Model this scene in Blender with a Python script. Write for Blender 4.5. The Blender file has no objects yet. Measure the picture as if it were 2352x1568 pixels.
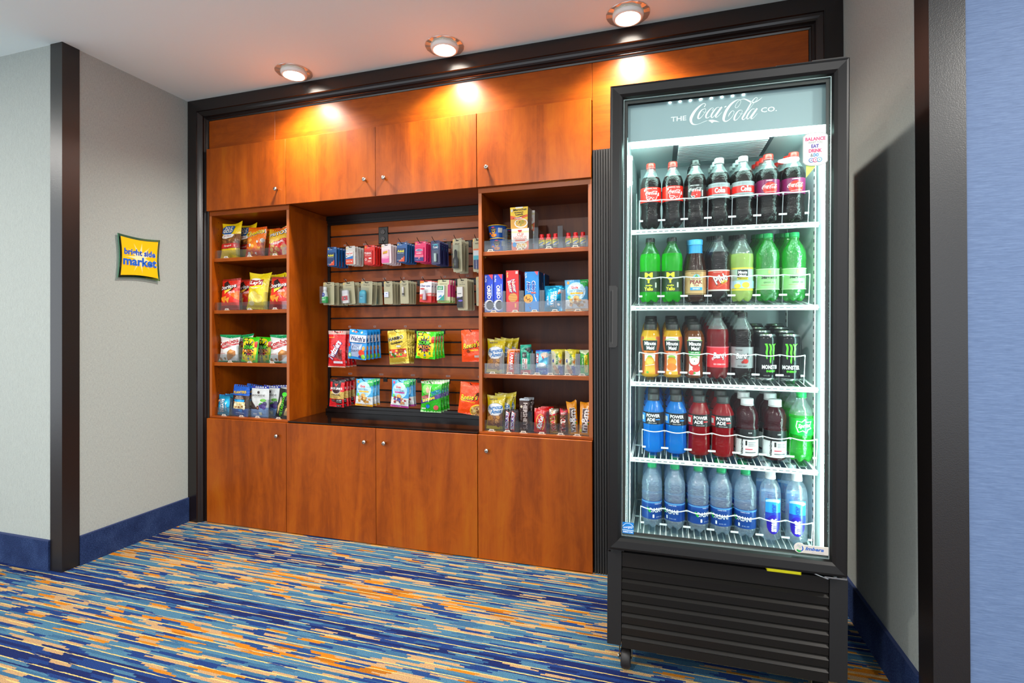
import bpy, math, random
from mathutils import Vector, Matrix
R = math.radians
PI = math.pi
SC = bpy.context.scene
COL = SC.collection

# ------------------------------------------------------------------ camera, world, exposure
cam_data = bpy.data.cameras.new('camera')
cam = bpy.data.objects.new('camera', cam_data)
COL.objects.link(cam)
SC.camera = cam
cam_data.sensor_width = 36.0
cam_data.lens = 36.0 * 1172.06 / 2352
cam_data.shift_y = -34.29 / 2352
cam_data.clip_start = 0.05
_yaw, _pit, _rol = R(16.697), R(0.249), R(-0.2097)
_fwd = Vector((-math.sin(_yaw) * math.cos(_pit), math.cos(_yaw) * math.cos(_pit), math.sin(_pit)))
_rt = Vector((math.cos(_yaw), math.sin(_yaw), 0))
_up = _rt.cross(_fwd)
_r2 = _rt * math.cos(_rol) + _up * math.sin(_rol)
_u2 = _up * math.cos(_rol) - _rt * math.sin(_rol)
cam.matrix_world = Matrix(((_r2.x, _u2.x, -_fwd.x, 0), (_r2.y, _u2.y, -_fwd.y, 0), (_r2.z, _u2.z, -_fwd.z, 1.2), (0, 0, 0, 1)))

SC.view_settings.view_transform = 'Standard'
SC.view_settings.look = 'None'
SC.view_settings.exposure = 0.2
SC.view_settings.gamma = 1.0
SC.view_settings.use_curve_mapping = False
SC.cycles.max_bounces = 8
SC.cycles.diffuse_bounces = 4
SC.cycles.glossy_bounces = 3
SC.cycles.transmission_bounces = 4
SC.cycles.transparent_max_bounces = 24
SC.cycles.caustics_reflective = False
SC.cycles.caustics_refractive = False
SC.cycles.sample_clamp_indirect = 4.0
SC.cycles.use_denoising = True

world = bpy.data.worlds.new('world')
SC.world = world
world.use_nodes = True
_bg = world.node_tree.nodes['Background']
_bg.inputs[0].default_value = (0.86, 0.93, 1.0, 1)      # the open lobby behind the camera
_bg.inputs[1].default_value = 1.9

def lamp(name, kind, loc, power, color=(1, 0.93, 0.84), rot=(0, 0, 0), **kw):
    d = bpy.data.lights.new(name, kind)
    d.energy = power
    d.color = color
    for k, v in kw.items():
        setattr(d, k, v)
    o = bpy.data.objects.new(name, d)
    COL.objects.link(o)
    o.location = loc
    o.rotation_euler = rot
    return o

H = 2.6376            # ceiling height
CL = [(-1.978, 2.374), (-1.067, 2.382), (-0.156, 2.384)]
for x, y in CL:      # the three downlights of the alcove
    lamp('downlight_lamp', 'SPOT', (x, y, H - 0.040), 150, (1, 0.93, 0.85), spot_size=R(142), spot_blend=1.0, shadow_soft_size=0.055)
for x, y, p in ((-2.9, -0.4, 55), (-1.0, -0.6, 66), (1.1, -1.3, 66), (-4.6, 0.6, 30), (1.9, 0.5, 64)):   # added fill lamps on the unseen lobby ceiling, one matched to a door-glass reflection
    lamp('lobby_fill_lamp', 'AREA', (x, y, H - 0.02), p, (1, 0.96, 0.9), shape='DISK', size=0.16)

# ------------------------------------------------------------------ materials
def lin(h):
    if not isinstance(h, str):
        return tuple(h)
    c = [int(h[i:i + 2], 16) / 255 for i in (0, 2, 4)]
    return tuple(((x + 0.055) / 1.055) ** 2.4 if x > 0.04045 else x / 12.92 for x in c)

_M = {}
def mat(color, rough=0.5, metal=0.0, emit=0.0, spec=0.5, coat=0.0, name=None):
    key = (color, rough, metal, emit, spec, coat)
    if key in _M:
        return _M[key]
    m = bpy.data.materials.new(name or 'paint_%s' % (color if isinstance(color, str) else 'mix'))
    m.use_nodes = True
    b = m.node_tree.nodes['Principled BSDF']
    c = lin(color)
    b.inputs['Base Color'].default_value = (*c, 1)
    b.inputs['Roughness'].default_value = rough
    b.inputs['Metallic'].default_value = metal
    b.inputs['Specular IOR Level'].default_value = spec
    if coat:
        b.inputs['Coat Weight'].default_value = coat
        b.inputs['Coat Roughness'].default_value = 0.08
    if emit:
        b.inputs['Emission Color'].default_value = (*c, 1)
        b.inputs['Emission Strength'].default_value = emit
    _M[key] = m
    return m

class G:
    """small node graph helper"""
    def __init__(s, name):
        s.m = bpy.data.materials.new(name)
        s.m.use_nodes = True
        s.t = s.m.node_tree
        s.b = s.t.nodes['Principled BSDF']
        s.out = s.t.nodes['Material Output']
    def n(s, typ, ins=None, **props):
        nd = s.t.nodes.new(typ)
        for k, v in props.items():
            setattr(nd, k, v)
        for k, v in (ins or {}).items():
            sock = nd.inputs[k]
            if hasattr(v, 'is_output'):
                s.t.links.new(v, sock)
            else:
                sock.default_value = v
        return nd
    def math(s, op, a, b=None, c=None):
        ins = {0: a}
        if b is not None: ins[1] = b
        if c is not None: ins[2] = c
        return s.n('ShaderNodeMath', ins, operation=op).outputs[0]
    def pos(s, obj=False):
        if obj:
            return s.n('ShaderNodeTexCoord').outputs['Object']
        return s.n('ShaderNodeNewGeometry').outputs['Position']
    def mapping(s, v, scale=(1, 1, 1), loc=(0, 0, 0), rot=(0, 0, 0)):
        return s.n('ShaderNodeMapping', {'Vector': v, 'Scale': scale, 'Location': loc, 'Rotation': rot}).outputs[0]
    def noise(s, v, scale=5, detail=3, rough=0.5, dist=0.0):
        return s.n('ShaderNodeTexNoise', {'Vector': v, 'Scale': scale, 'Detail': detail, 'Roughness': rough, 'Distortion': dist}).outputs['Fac']
    def ramp(s, f, stops, interp='LINEAR'):
        nd = s.n('ShaderNodeValToRGB', {0: f})
        cr = nd.color_ramp
        cr.interpolation = interp
        while len(cr.elements) < len(stops):
            cr.elements.new(0.5)
        for e, (p, c) in zip(cr.elements, stops):
            e.position = p
            e.color = (*lin(c), 1)
        return nd.outputs[0]
    def mix(s, f, a, b, mode='MIX'):
        nd = s.n('ShaderNodeMix', None, data_type='RGBA', blend_type=mode)
        for i, v in ((0, f), (6, a), (7, b)):
            if hasattr(v, 'is_output'):
                s.t.links.new(v, nd.inputs[i])
            else:
                nd.inputs[i].default_value = v if i == 0 else (*lin(v), 1)
        return nd.outputs[2]
    def bump(s, h, strength=0.2, dist=0.002):
        nd = s.n('ShaderNodeBump', {'Height': h, 'Strength': strength, 'Distance': dist})
        s.t.links.new(nd.outputs[0], s.b.inputs['Normal'])
    def base(s, c, rough=0.5, spec=0.5):
        if hasattr(c, 'is_output'):
            s.t.links.new(c, s.b.inputs['Base Color'])
        else:
            s.b.inputs['Base Color'].default_value = (*lin(c), 1)
        s.b.inputs['Roughness'].default_value = rough
        s.b.inputs['Specular IOR Level'].default_value = spec
        return s.m

def wood(name, grain, seed=0.0, dark=1.0, rough=0.33):
    """cherry laminate; grain: 'z' upright, 'x' along the wall, 'y' into the wall"""
    g = G(name)
    p = g.pos()
    sc = {'z': (1, 1, 0.09), 'x': (0.09, 1, 1), 'y': (1, 0.09, 1)}[grain]
    v = g.mapping(p, sc, (seed, seed * 1.7, seed * 0.6))
    broad = g.noise(v, 7.0, 4, 0.55, 0.9)
    fine = g.noise(g.mapping(p, tuple(q * (1 if q == 1 else 0.35) for q in sc)), 190, 3, 0.6)
    flame = g.noise(g.mapping(p, tuple(1 if q == 1 else 0.42 for q in sc), (seed * 3, 0, 0)), 13, 5, 0.7, 1.8)
    f = g.math('ADD', g.math('MULTIPLY', broad, 0.68), g.math('MULTIPLY', flame, 0.32))
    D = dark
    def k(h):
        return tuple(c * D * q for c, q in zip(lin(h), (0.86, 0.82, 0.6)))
    c = g.ramp(f, [(0.30, k('702C04')), (0.44, k('8C3E06')), (0.55, k('A44E0A')), (0.70, k('B0600E'))])
    c2 = g.mix(0.5, c, g.ramp(fine, [(0.3, k('783405')), (0.7, k('AE5E12'))]), 'MIX')
    c3 = g.mix(0.35, c, c2)
    g.base(c3, rough, 0.32)
    g.bump(fine, 0.06, 0.001)
    return g.m

def wallpaper():
    g = G('wallpaper_grey')
    p = g.pos()
    h = g.noise(g.mapping(p, (1, 1, 9)), 110, 3, 0.6)
    v = g.noise(g.mapping(p, (6, 6, 0.6)), 90, 2, 0.5)
    f = g.math('ADD', g.math('MULTIPLY', h, 0.65), g.math('MULTIPLY', v, 0.35))
    c = g.ramp(f, [(0.3, '8A8F8A'), (0.5, '9EA49F'), (0.7, 'AEB4AE')])
    g.base(c, 0.75, 0.25)
    g.bump(f, 0.35, 0.0015)
    return g.m

def bluepaper():
    g = G('wallpaper_blue')
    p = g.pos()
    h = g.noise(g.mapping(p, (0.9, 1, 26)), 26, 5, 0.7)
    h2 = g.noise(g.mapping(p, (1.5, 1, 60)), 30, 2, 0.6)
    f = g.math('ADD', g.math('MULTIPLY', h, 0.6), g.math('MULTIPLY', h2, 0.4))
    c = g.ramp(f, [(0.3, '445674'), (0.5, '56698A'), (0.66, '687C9B'), (0.8, '8090AA')])
    g.base(c, 0.6, 0.3)
    g.bump(f, 0.2, 0.001)
    return g.m

def carpet():
    g = G('carpet_striped')
    p = g.pos()
    jit = g.noise(p, 60, 2, 0.5)
    sx = g.n('ShaderNodeSeparateXYZ', {0: p})
    x, y = sx.outputs[0], g.math('ADD', sx.outputs[1], g.math('MULTIPLY', g.math('SUBTRACT', jit, 0.5), 0.004))
    def wn(a, b=0.0):
        v = g.n('ShaderNodeCombineXYZ', {0: a, 1: b}).outputs[0]
        return g.n('ShaderNodeTexWhiteNoise', {'Vector': v}, noise_dimensions='3D').outputs['Value']
    sub = g.math('FLOOR', g.math('DIVIDE', y, 0.0068))
    row = g.math('FLOOR', g.math('DIVIDE', y, 0.0136))
    xx = g.math('ADD', g.math('DIVIDE', x, 0.105), g.math('MULTIPLY', wn(row, 3.3), 9.0))
    xx = g.math('ADD', xx, g.math('MULTIPLY', wn(sub, 7.7), 0.45))
    cell = g.math('FLOOR', xx)
    v = wn(cell, row)
    ph = g.math('FRACT', g.math('ADD', g.math('DIVIDE', y, 0.47), g.math('MULTIPLY', wn(row, 9.1), 0.05)))
    navy = g.ramp(v, [(0, '18265A'), (0.45, '1E3A74'), (0.72, '2F5680'), (0.84, '46708C'), (0.93, 'B8946A')], 'CONSTANT')
    steel = g.ramp(v, [(0, '48748F'), (0.36, '3A6384'), (0.60, '1E3A74'), (0.80, 'B8946A'), (0.95, 'C0781E')], 'CONSTANT')
    gold = g.ramp(v, [(0, 'C8781A'), (0.20, 'B8946A'), (0.50, '48748F'), (0.72, 'A8641A'), (0.80, '24447A')], 'CONSTANT')
    is_gold = g.ramp(ph, [(0, '000000'), (0.30, 'FFFFFF'), (0.50, '000000'), (0.9, '000000')], 'CONSTANT')
    is_navy = g.ramp(ph, [(0, '000000'), (0.68, 'FFFFFF'), (0.92, '000000')], 'CONSTANT')
    c = g.mix(is_gold, steel, gold)
    c = g.mix(is_navy, c, navy)
    yl = g.math('LESS_THAN', g.math('FRACT', g.math('DIVIDE', y, 0.0408)), 0.11)
    yb = g.math('GREATER_THAN', g.noise(g.mapping(p, (1, 14, 1)), 7, 1), 0.40)
    c = g.mix(g.math('MULTIPLY', yl, yb), c, 'D8BC74')
    tuft = g.noise(p, 330, 2, 0.7)
    c = g.mix(1.0, c, g.ramp(tuft, [(0.25, '9A9A9A'), (0.7, 'FFFFFF')]), 'MULTIPLY')
    g.base(c, 0.9, 0.1)
    g.bump(tuft, 0.6, 0.004)
    return g.m

def carpet_base():
    g = G('carpet_navy')
    p = g.pos()
    n = g.noise(g.mapping(p, (1, 1, 2.4)), 130, 3, 0.7)
    n2 = g.noise(p, 12, 2, 0.6)
    f = g.math('ADD', g.math('MULTIPLY', n, 0.75), g.math('MULTIPLY', n2, 0.25))
    c = g.ramp(f, [(0.33, '121C3E'), (0.52, '26375F'), (0.7, '41567F')])
    g.base(c, 0.92, 0.1)
    g.bump(n, 0.9, 0.006)
    return g.m

def black_trim():
    g = G('black_lacquer')
    n = g.noise(g.pos(), 160, 2, 0.5)
    g.base('17100F', 0.27, 0.55)
    g.bump(n, 0.09, 0.001)
    return g.m

def guard_mat():
    g = G('black_pebbled')
    n = g.noise(g.pos(), 320, 3, 0.6)
    g.base('151110', 0.34, 0.6)
    g.bump(n, 0.35, 0.001)
    return g.m

def stone():
    g = G('black_granite')
    n = g.noise(g.pos(), 260, 2, 0.7)
    c = g.ramp(n, [(0.45, '0C0706'), (0.68, '1A0F0C'), (0.8, '3A2A22')])
    g.base(c, 0.07, 0.6)
    return g.m

def glassy(name, tint, fac_t=0.9, rough=0.03, gl=0.06, glossc=(1, 1, 1)):
    """thin clear sheet: transparent plus a mirror sheen that grows at grazing angles"""
    g = G(name)
    tr = g.n('ShaderNodeBsdfTransparent', {0: (*lin(tint), 1)})
    go = g.n('ShaderNodeBsdfGlossy', {0: (*glossc, 1), 'Roughness': rough})
    lw = g.n('ShaderNodeLayerWeight', {0: 0.5}).outputs['Facing']
    f = g.math('MULTIPLY_ADD', g.math('POWER', lw, 3.0), 0.5, gl)
    mx = g.n('ShaderNodeMixShader', {0: f, 1: tr.outputs[0], 2: go.outputs[0]})
    g.t.links.new(mx.outputs[0], g.out.inputs[0])
    return g.m

def liquid(name, color, see=0.25, tint=None, glow=0.6, gl=0.06, rough=0.07, bump=0.0):
    """drink in clear plastic: part see-through, part light-scattering, glossy skin"""
    g = G(name)
    tr = g.n('ShaderNodeBsdfTransparent', {0: (*lin(tint or color), 1)})
    di = g.n('ShaderNodeBsdfDiffuse', {0: (*lin(color), 1)})
    tl = g.n('ShaderNodeBsdfTranslucent', {0: (*lin(color), 1)})
    a = g.n('ShaderNodeMixShader', {0: glow, 1: di.outputs[0], 2: tl.outputs[0]})
    b = g.n('ShaderNodeMixShader', {0: see, 1: a.outputs[0], 2: tr.outputs[0]})
    go = g.n('ShaderNodeBsdfGlossy', {0: (1, 1, 1, 1), 'Roughness': rough})
    if bump:
        bp = g.n('ShaderNodeBump', {'Height': g.noise(g.mapping(g.pos(True), (1, 1, 1.5)), 120, 2, 0.6), 'Strength': bump, 'Distance': 0.003})
        g.t.links.new(bp.outputs[0], go.inputs['Normal'])
    lw = g.n('ShaderNodeLayerWeight', {0: 0.5}).outputs['Facing']
    f = g.math('MULTIPLY_ADD', g.math('POWER', lw, 3.0), 0.45, gl)
    mx = g.n('ShaderNodeMixShader', {0: f, 1: b.outputs[0], 2: go.outputs[0]})
    g.t.links.new(mx.outputs[0], g.out.inputs[0])
    return g.m

W_Z = wood('cherry_upright', 'z')
W_Z2 = wood('cherry_upright_doors', 'z', 4.3)
W_X = wood('cherry_lengthwise', 'x', 1.3)
W_XS = wood('cherry_slats', 'x', 7.3, 1.15, 0.3)
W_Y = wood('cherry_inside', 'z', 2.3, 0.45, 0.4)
W_EDGE = mat('A65A28', 0.35, name='cherry_edge')
PAPER = wallpaper()
BLUEPAPER = bluepaper()
CARPET = carpet()
CBASE = carpet_base()
TRIM = black_trim()
GUARD = guard_mat()
STONE = stone()
ACRYL = glassy('clear_acrylic', 'EEF0F2', gl=0.06, rough=0.05)
CEIL = mat('EEFAFA', 0.85, spec=0.2, name='ceiling_paint')
BLACK = mat('0E0D0D', 0.4, name='black_plastic')
DARK = mat('050505', 0.7, name='black_gap')
CHROME = mat('C8C4BC', 0.22, 1.0, name='brushed_nickel')
STEEL = mat('B8BCBC', 0.25, 1.0, name='zinc_steel')

# ------------------------------------------------------------------ mesh helpers
class MB:
    def __init__(s):
        s.v, s.f, s.mi, s.ms, s.sm = [], [], [], [], []
    def idx(s, m):
        if m not in s.ms:
            s.ms.append(m)
        return s.ms.index(m)
    def add(s, vs, fs, m, smooth=False):
        o = len(s.v)
        s.v += [tuple(v) for v in vs]
        i = s.idx(m)
        for f in fs:
            s.f.append(tuple(o + k for k in f))
            s.mi.append(i)
            s.sm.append(smooth)
        return s
    def box(s, x0, y0, z0, x1, y1, z1, m):
        v = [(x0, y0, z0), (x1, y0, z0), (x1, y1, z0), (x0, y1, z0), (x0, y0, z1), (x1, y0, z1), (x1, y1, z1), (x0, y1, z1)]
        f = [(0, 3, 2, 1), (4, 5, 6, 7), (0, 1, 5, 4), (1, 2, 6, 5), (2, 3, 7, 6), (3, 0, 4, 7)]
        return s.add(v, f, m)
    def bevbox(s, x0, y0, z0, x1, y1, z1, m, b=0.0015):
        """box with its four front edges chamfered"""
        v = [(x0 + b, y0, z0 + b), (x1 - b, y0, z0 + b), (x1 - b, y0, z1 - b), (x0 + b, y0, z1 - b),
             (x0, y0 + b, z0), (x1, y0 + b, z0), (x1, y0 + b, z1), (x0, y0 + b, z1),
             (x0, y1, z0), (x1, y1, z0), (x1, y1, z1), (x0, y1, z1)]
        f = [(0, 1, 2, 3), (4, 5, 1, 0), (5, 6, 2, 1), (6, 7, 3, 2), (7, 4, 0, 3), (8, 9, 5, 4), (9, 10, 6, 5), (10, 11, 7, 6), (11, 8, 4, 7), (11, 10, 9, 8)]
        return s.add(v, f, m)
    def lathe(s, prof, m, n=20, c=(0, 0, 0), smooth=True, petal=None, caps=True):
        """prof: (r, z, material or None); petal(r, z, a) -> (r, z)"""
        rings = []
        for p in prof:
            r, z = p[0], p[1]
            ring = []
            for k in range(n):
                a = 2 * PI * k / n
                rr, zz = (r, z) if petal is None else petal(r, z, a)
                ring.append((c[0] + rr * math.cos(a), c[1] + rr * math.sin(a), c[2] + zz))
            rings.append(ring)
        o = len(s.v)
        for ring in rings:
            s.v += ring
        for i in range(len(prof) - 1):
            mm = prof[i][2] if len(prof[i]) > 2 and prof[i][2] else m
            ii = s.idx(mm)
            for k in range(n):
                k2 = (k + 1) % n
                s.f.append((o + i * n + k, o + i * n + k2, o + (i + 1) * n + k2, o + (i + 1) * n + k))
                s.mi.append(ii)
                s.sm.append(smooth)
        if caps:
            i0 = s.idx(prof[0][2] if len(prof[0]) > 2 and prof[0][2] else m)
            i1 = s.idx(prof[-1][2] if len(prof[-1]) > 2 and prof[-1][2] else m)
            if prof[0][0] > 1e-5:
                s.f.append(tuple(o + k for k in reversed(range(n)))); s.mi.append(i0); s.sm.append(False)
            if prof[-1][0] > 1e-5:
                q = o + (len(prof) - 1) * n
                s.f.append(tuple(q + k for k in range(n))); s.mi.append(i1); s.sm.append(False)
        return s
    def tube(s, pts, r, m, n=6, closed=False):
        pts = [Vector(p) for p in pts]
        o = len(s.v)
        k = len(pts)
        prev = None
        for i, p in enumerate(pts):
            if closed:
                t = pts[(i + 1) % k] - pts[i - 1]
            else:
                t = pts[min(i + 1, k - 1)] - pts[max(i - 1, 0)]
            t.normalize()
            if prev is None:
                a = t.cross(Vector((0, 0, 1)))
                if a.length < 0.1:
                    a = t.cross(Vector((1, 0, 0)))
            else:
                a = prev - t * prev.dot(t)
            a.normalize()
            prev = a
            b = t.cross(a)
            for j in range(n):
                w = 2 * PI * j / n
                s.v.append(tuple(p + a * (r * math.cos(w)) + b * (r * math.sin(w))))
        ii = s.idx(m)
        for i in range(k if closed else k - 1):
            i2 = (i + 1) % k
            for j in range(n):
                j2 = (j + 1) % n
                s.f.append((o + i * n + j, o + i * n + j2, o + i2 * n + j2, o + i2 * n + j)); s.mi.append(ii); s.sm.append(True)
        if not closed:
            s.f.append(tuple(o + j for j in reversed(range(n)))); s.mi.append(ii); s.sm.append(False)
            s.f.append(tuple(o + (k - 1) * n + j for j in range(n))); s.mi.append(ii); s.sm.append(False)
        return s
    def sweep(s, x0, z0, x1, z1, prof, m, sides='LTRB', y=0.0):
        """picture-frame moulding around a rectangle; prof: (inset, y)"""
        def corner(cx, cz, sx, sz, bottom=False):
            return [(cx + sx * d, y + yy, cz + (0 if bottom else sz * d)) for d, yy in prof]
        full = 'B' in sides
        C = [corner(x0, z0, 1, 1, not full), corner(x0, z1, 1, -1), corner(x1, z1, -1, -1), corner(x1, z0, -1, 1, not full)]
        o = len(s.v)
        for c in C:
            s.v += c
        n = len(prof)
        ii = s.idx(m)
        for a, b, key in ((0, 1, 'L'), (1, 2, 'T'), (2, 3, 'R'), (3, 0, 'B')):
            if key in sides:
                for j in range(n - 1):
                    s.f.append((o + a * n + j, o + a * n + j + 1, o + b * n + j + 1, o + b * n + j)); s.mi.append(ii); s.sm.append(False)
        return s
    def mesh(s, name):
        me = bpy.data.meshes.new(name)
        me.from_pydata(s.v, [], s.f)
        for m in s.ms:
            me.materials.append(m)
        me.polygons.foreach_set('material_index', s.mi)
        me.polygons.foreach_set('use_smooth', s.sm)
        me.update()
        return me
    def build(s, name, parent=None, loc=None):
        o = bpy.data.objects.new(name, s.mesh(name))
        COL.objects.link(o)
        if parent is not None:
            o.parent = parent
        if loc is not None:
            o.location = loc
        return o

def tag(o, label=None, cat=None, group=None, kind=None):
    if label: o['label'] = label
    if cat: o['category'] = cat
    if group: o['group'] = group
    if kind: o['kind'] = kind
    return o

def empty(name, label, cat, mw=None, group=None):
    o = bpy.data.objects.new(name, None)
    o.empty_display_size = 0.02
    COL.objects.link(o)
    if mw is not None:
        o.matrix_world = mw
    return tag(o, label, cat, group)

def struct(name, mb):
    return tag(mb.build(name), kind='structure')

# ---- a kind of thing is a small tree of meshes; place() makes one individual of it
def kind(name, cat, parts):
    """parts: [(name, MB, [(sub name, MB)...])] or one MB for a thing that is a single mesh"""
    if isinstance(parts, MB):
        return dict(name=name, cat=cat, one=parts.mesh(name))
    return dict(name=name, cat=cat, parts=[(p[0], p[1].mesh(p[0]), [(q[0], q[1].mesh(q[0])) for q in (p[2] if len(p) > 2 else ())]) for p in parts])

def place(k, mw, label, group=None):
    if 'one' in k:
        o = bpy.data.objects.new(k['name'], k['one'])
        COL.objects.link(o)
        o.matrix_world = mw
        return tag(o, label, k['cat'], group)
    r = empty(k['name'], label, k['cat'], mw, group)
    for n, me, subs in k['parts']:
        c = bpy.data.objects.new(n, me)
        COL.objects.link(c)
        c.parent = r
        for n2, me2 in subs:
            d = bpy.data.objects.new(n2, me2)
            COL.objects.link(d)
            d.parent = c
    return r

def T(x, y, z):
    return Matrix.Translation((x, y, z))
def RX(a): return Matrix.Rotation(a, 4, 'X')
def RY(a): return Matrix.Rotation(a, 4, 'Y')
def RZ(a): return Matrix.Rotation(a, 4, 'Z')

# ------------------------------------------------------------------ printed artwork laid onto surfaces
_TX = {}
def text_tris(txt, bold=0.0, shear=0.0, space=1.0):
    key = (txt, bold, shear, space)
    if key in _TX:
        return _TX[key]
    cu = bpy.data.curves.new('lettering', 'FONT')
    cu.body = txt
    cu.offset = bold
    cu.shear = shear
    cu.space_character = space
    cu.resolution_u = 2
    ob = bpy.data.objects.new('lettering', cu)
    me = ob.to_mesh()
    vs = [(v.co.x, v.co.y) for v in me.vertices]
    tr = []
    for p in me.polygons:
        q = list(p.vertices)
        for i in range(1, len(q) - 1):
            tr.append((vs[q[0]], vs[q[i]], vs[q[i + 1]]))
    ob.to_mesh_clear()
    bpy.data.objects.remove(ob)
    bpy.data.curves.remove(cu)
    xs = [p[0] for t in tr for p in t] or [0, 1]
    ys = [p[1] for t in tr for p in t] or [0, 1]
    x0, x1, y0, y1 = min(xs), max(xs), min(ys), max(ys)
    w, h = max(x1 - x0, 1e-4), max(y1 - y0, 1e-4)
    tr = [tuple(((p[0] - x0) / w - 0.5, (p[1] - y0) / h - 0.5) for p in t) for t in tr]
    _TX[key] = (tr, w / h)
    return _TX[key]

def stroke_tris(pts, cyc=False):
    """pts: (x, y, width) -> ribbon with round-ish joints"""
    P = []
    n = len(pts)
    for i in range(n - 1):                       # Catmull-Rom
        p0, p1, p2, p3 = pts[max(i - 1, 0)], pts[i], pts[i + 1], pts[min(i + 2, n - 1)]
        for k in range(4):
            t = k / 4
            P.append(tuple(0.5 * (2 * p1[j] + (p2[j] - p0[j]) * t + (2 * p0[j] - 5 * p1[j] + 4 * p2[j] - p3[j]) * t * t + (3 * p1[j] - p0[j] - 3 * p2[j] + p3[j]) * t ** 3) for j in range(3)))
    P.append(pts[-1])
    L = []
    for i, p in enumerate(P):
        a, b = P[max(i - 1, 0)], P[min(i + 1, len(P) - 1)]
        dx, dy = b[0] - a[0], b[1] - a[1]
        l = math.hypot(dx, dy) or 1
        w = max(p[2], 1e-5) / 2
        L.append(((p[0] - dy / l * w, p[1] + dx / l * w), (p[0] + dy / l * w, p[1] - dx / l * w)))
    out = []
    for i in range(len(L) - 1):
        (a, b), (c, d) = L[i], L[i + 1]
        out += [(a, b, c), (b, d, c)]
    return out

COLA=[[(-303,86,14),(-282,115,10),(-296,137,9),(-328,131,13),(-386,88,27),(-443,26,37),(-486,-54,43),(-491,-107,36),(-471,-151,25),(-435,-168,13),(-384,-166,6),(-327,-147,6),(-270,-129,7),(-227,-127,10)],[(-289,58,6),(-332,44,14),(-367,2,23),(-389,-57,24),(-381,-84,17),(-349,-72,10),(-310,-27,6),(-281,23,6),(-282,54,6),(-299,62,6)],[(-321,24,5),(-306,3,5),(-271,7,5)],[(-191,17,11),(-171,45,7),(-189,60,7),(-225,32,17),(-267,-24,24),(-277,-69,21),(-263,-87,13),(-228,-74,7),(-199,-47,5)],[(-87,55,7),(-122,55,10),(-164,10,20),(-199,-47,23),(-196,-85,16),(-171,-80,8),(-122,-17,7),(-73,53,7)],[(-52,58,24),(-101,-12,24),(-139,-72,23),(-125,-91,10),(-86,-59,6),(-48,-18,4)],[(-17,47,17),(11,62,17)],[(37,-98,6),(54,-59,14),(88,-21,10),(113,-24,7),(116,-51,6),(89,-108,6),(47,-148,10),(2,-166,17),(-26,-141,31),(-19,-81,39),(12,-2,38),(67,75,31),(129,124,19),(178,141,8),(205,130,6),(206,89,5),(178,40,6),(151,21,7),(133,34,8),(144,74,6),(178,119,6),(219,138,7),(260,139,14),(309,111,23),(356,79,22),(397,75,16),(445,95,12),(478,117,7),(500,138,2)],[(220,-17,6),(179,-27,14),(141,-76,22),(120,-134,24),(127,-163,17),(158,-153,8),(200,-105,6),(228,-48,6),(223,-19,6)],[(192,-59,5),(213,-80,5),(241,-72,5)],[(282,-54,5),(330,-14,5),(391,68,5),(431,115,7),(428,142,7),(400,134,10),(356,79,18),(302,-19,23),(248,-110,25),(231,-149,21),(251,-166,11),(289,-129,5)],[(398,-22,7),(364,-24,10),(326,-66,19),(296,-122,22),(296,-156,16),(320,-155,8),(364,-96,7),(411,-31,7)],[(433,-18,23),(388,-88,23),(351,-147,22),(364,-165,10),(402,-134,5),(435,-93,4)]]
COLAP=[(-270,-126),(-227,-119),(-178,-122),(-128,-140),(-80,-170),(-128,-157),(-167,-156),(-192,-173),(-213,-148),(-242,-135)]

def cola_tris():
    tr = []
    for s in COLA:
        tr += stroke_tris([(x / 1000, y / 1000, w / 1000) for x, y, w in s])
    P = [(x / 1000, y / 1000) for x, y in COLAP]
    c = (0.5 * (P[0][0] + P[4][0]), 0.5 * (P[0][1] + P[7][1]) + 0.02)
    up = P[:5]
    dn = [P[0], P[9], P[8], P[7], P[6], P[5], P[4]]
    for i in range(4):
        for a, b in ((up[i], up[i + 1]),):
            tr.append((a, b, dn[min(i + 1, 6)]))
    for i in range(6):
        tr.append((dn[i], dn[i + 1], up[min(max(i - 1, 0) + 1, 4)]))
    return tr
COLA_T = cola_tris()

def refine(tr, L):
    out, st = [], list(tr)
    while st:
        t = st.pop()
        e = [math.hypot(t[i][0] - t[(i + 1) % 3][0], t[i][1] - t[(i + 1) % 3][1]) for i in range(3)]
        m = max(e)
        if m <= L or len(out) + len(st) > 6000:
            out.append(t)
            continue
        i = e.index(m)
        a, b, c = t[i], t[(i + 1) % 3], t[(i + 2) % 3]
        q = ((a[0] + b[0]) / 2, (a[1] + b[1]) / 2)
        st += [(a, q, c), (q, b, c)]
    return out

INK = {}
def ink(c, fin):
    k = (c, fin)
    if k not in INK:
        if fin in ('film', 'foil'):
            g = G('wrapper_' + c)
            g.base(c, 0.24 if fin == 'film' else 0.22, 0.6)
            g.b.inputs['Metallic'].default_value = 0.0 if fin == 'film' else 0.5
            n = g.n('ShaderNodeTexNoise', {'Vector': g.pos(), 'Scale': 34.0, 'Detail': 2.0, 'Roughness': 0.5, 'Distortion': 1.2}).outputs['Fac']
            g.bump(n, 0.55, 0.006)
            INK[k] = g.m
        elif fin == 'card':
            INK[k] = mat(c, 0.42)
        elif fin == 'label':
            INK[k] = mat(c, 0.3)
        elif fin == 'matte':
            INK[k] = mat(c, 0.6)
        else:
            INK[k] = mat(c, 0.35)
    return INK[k]

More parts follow.
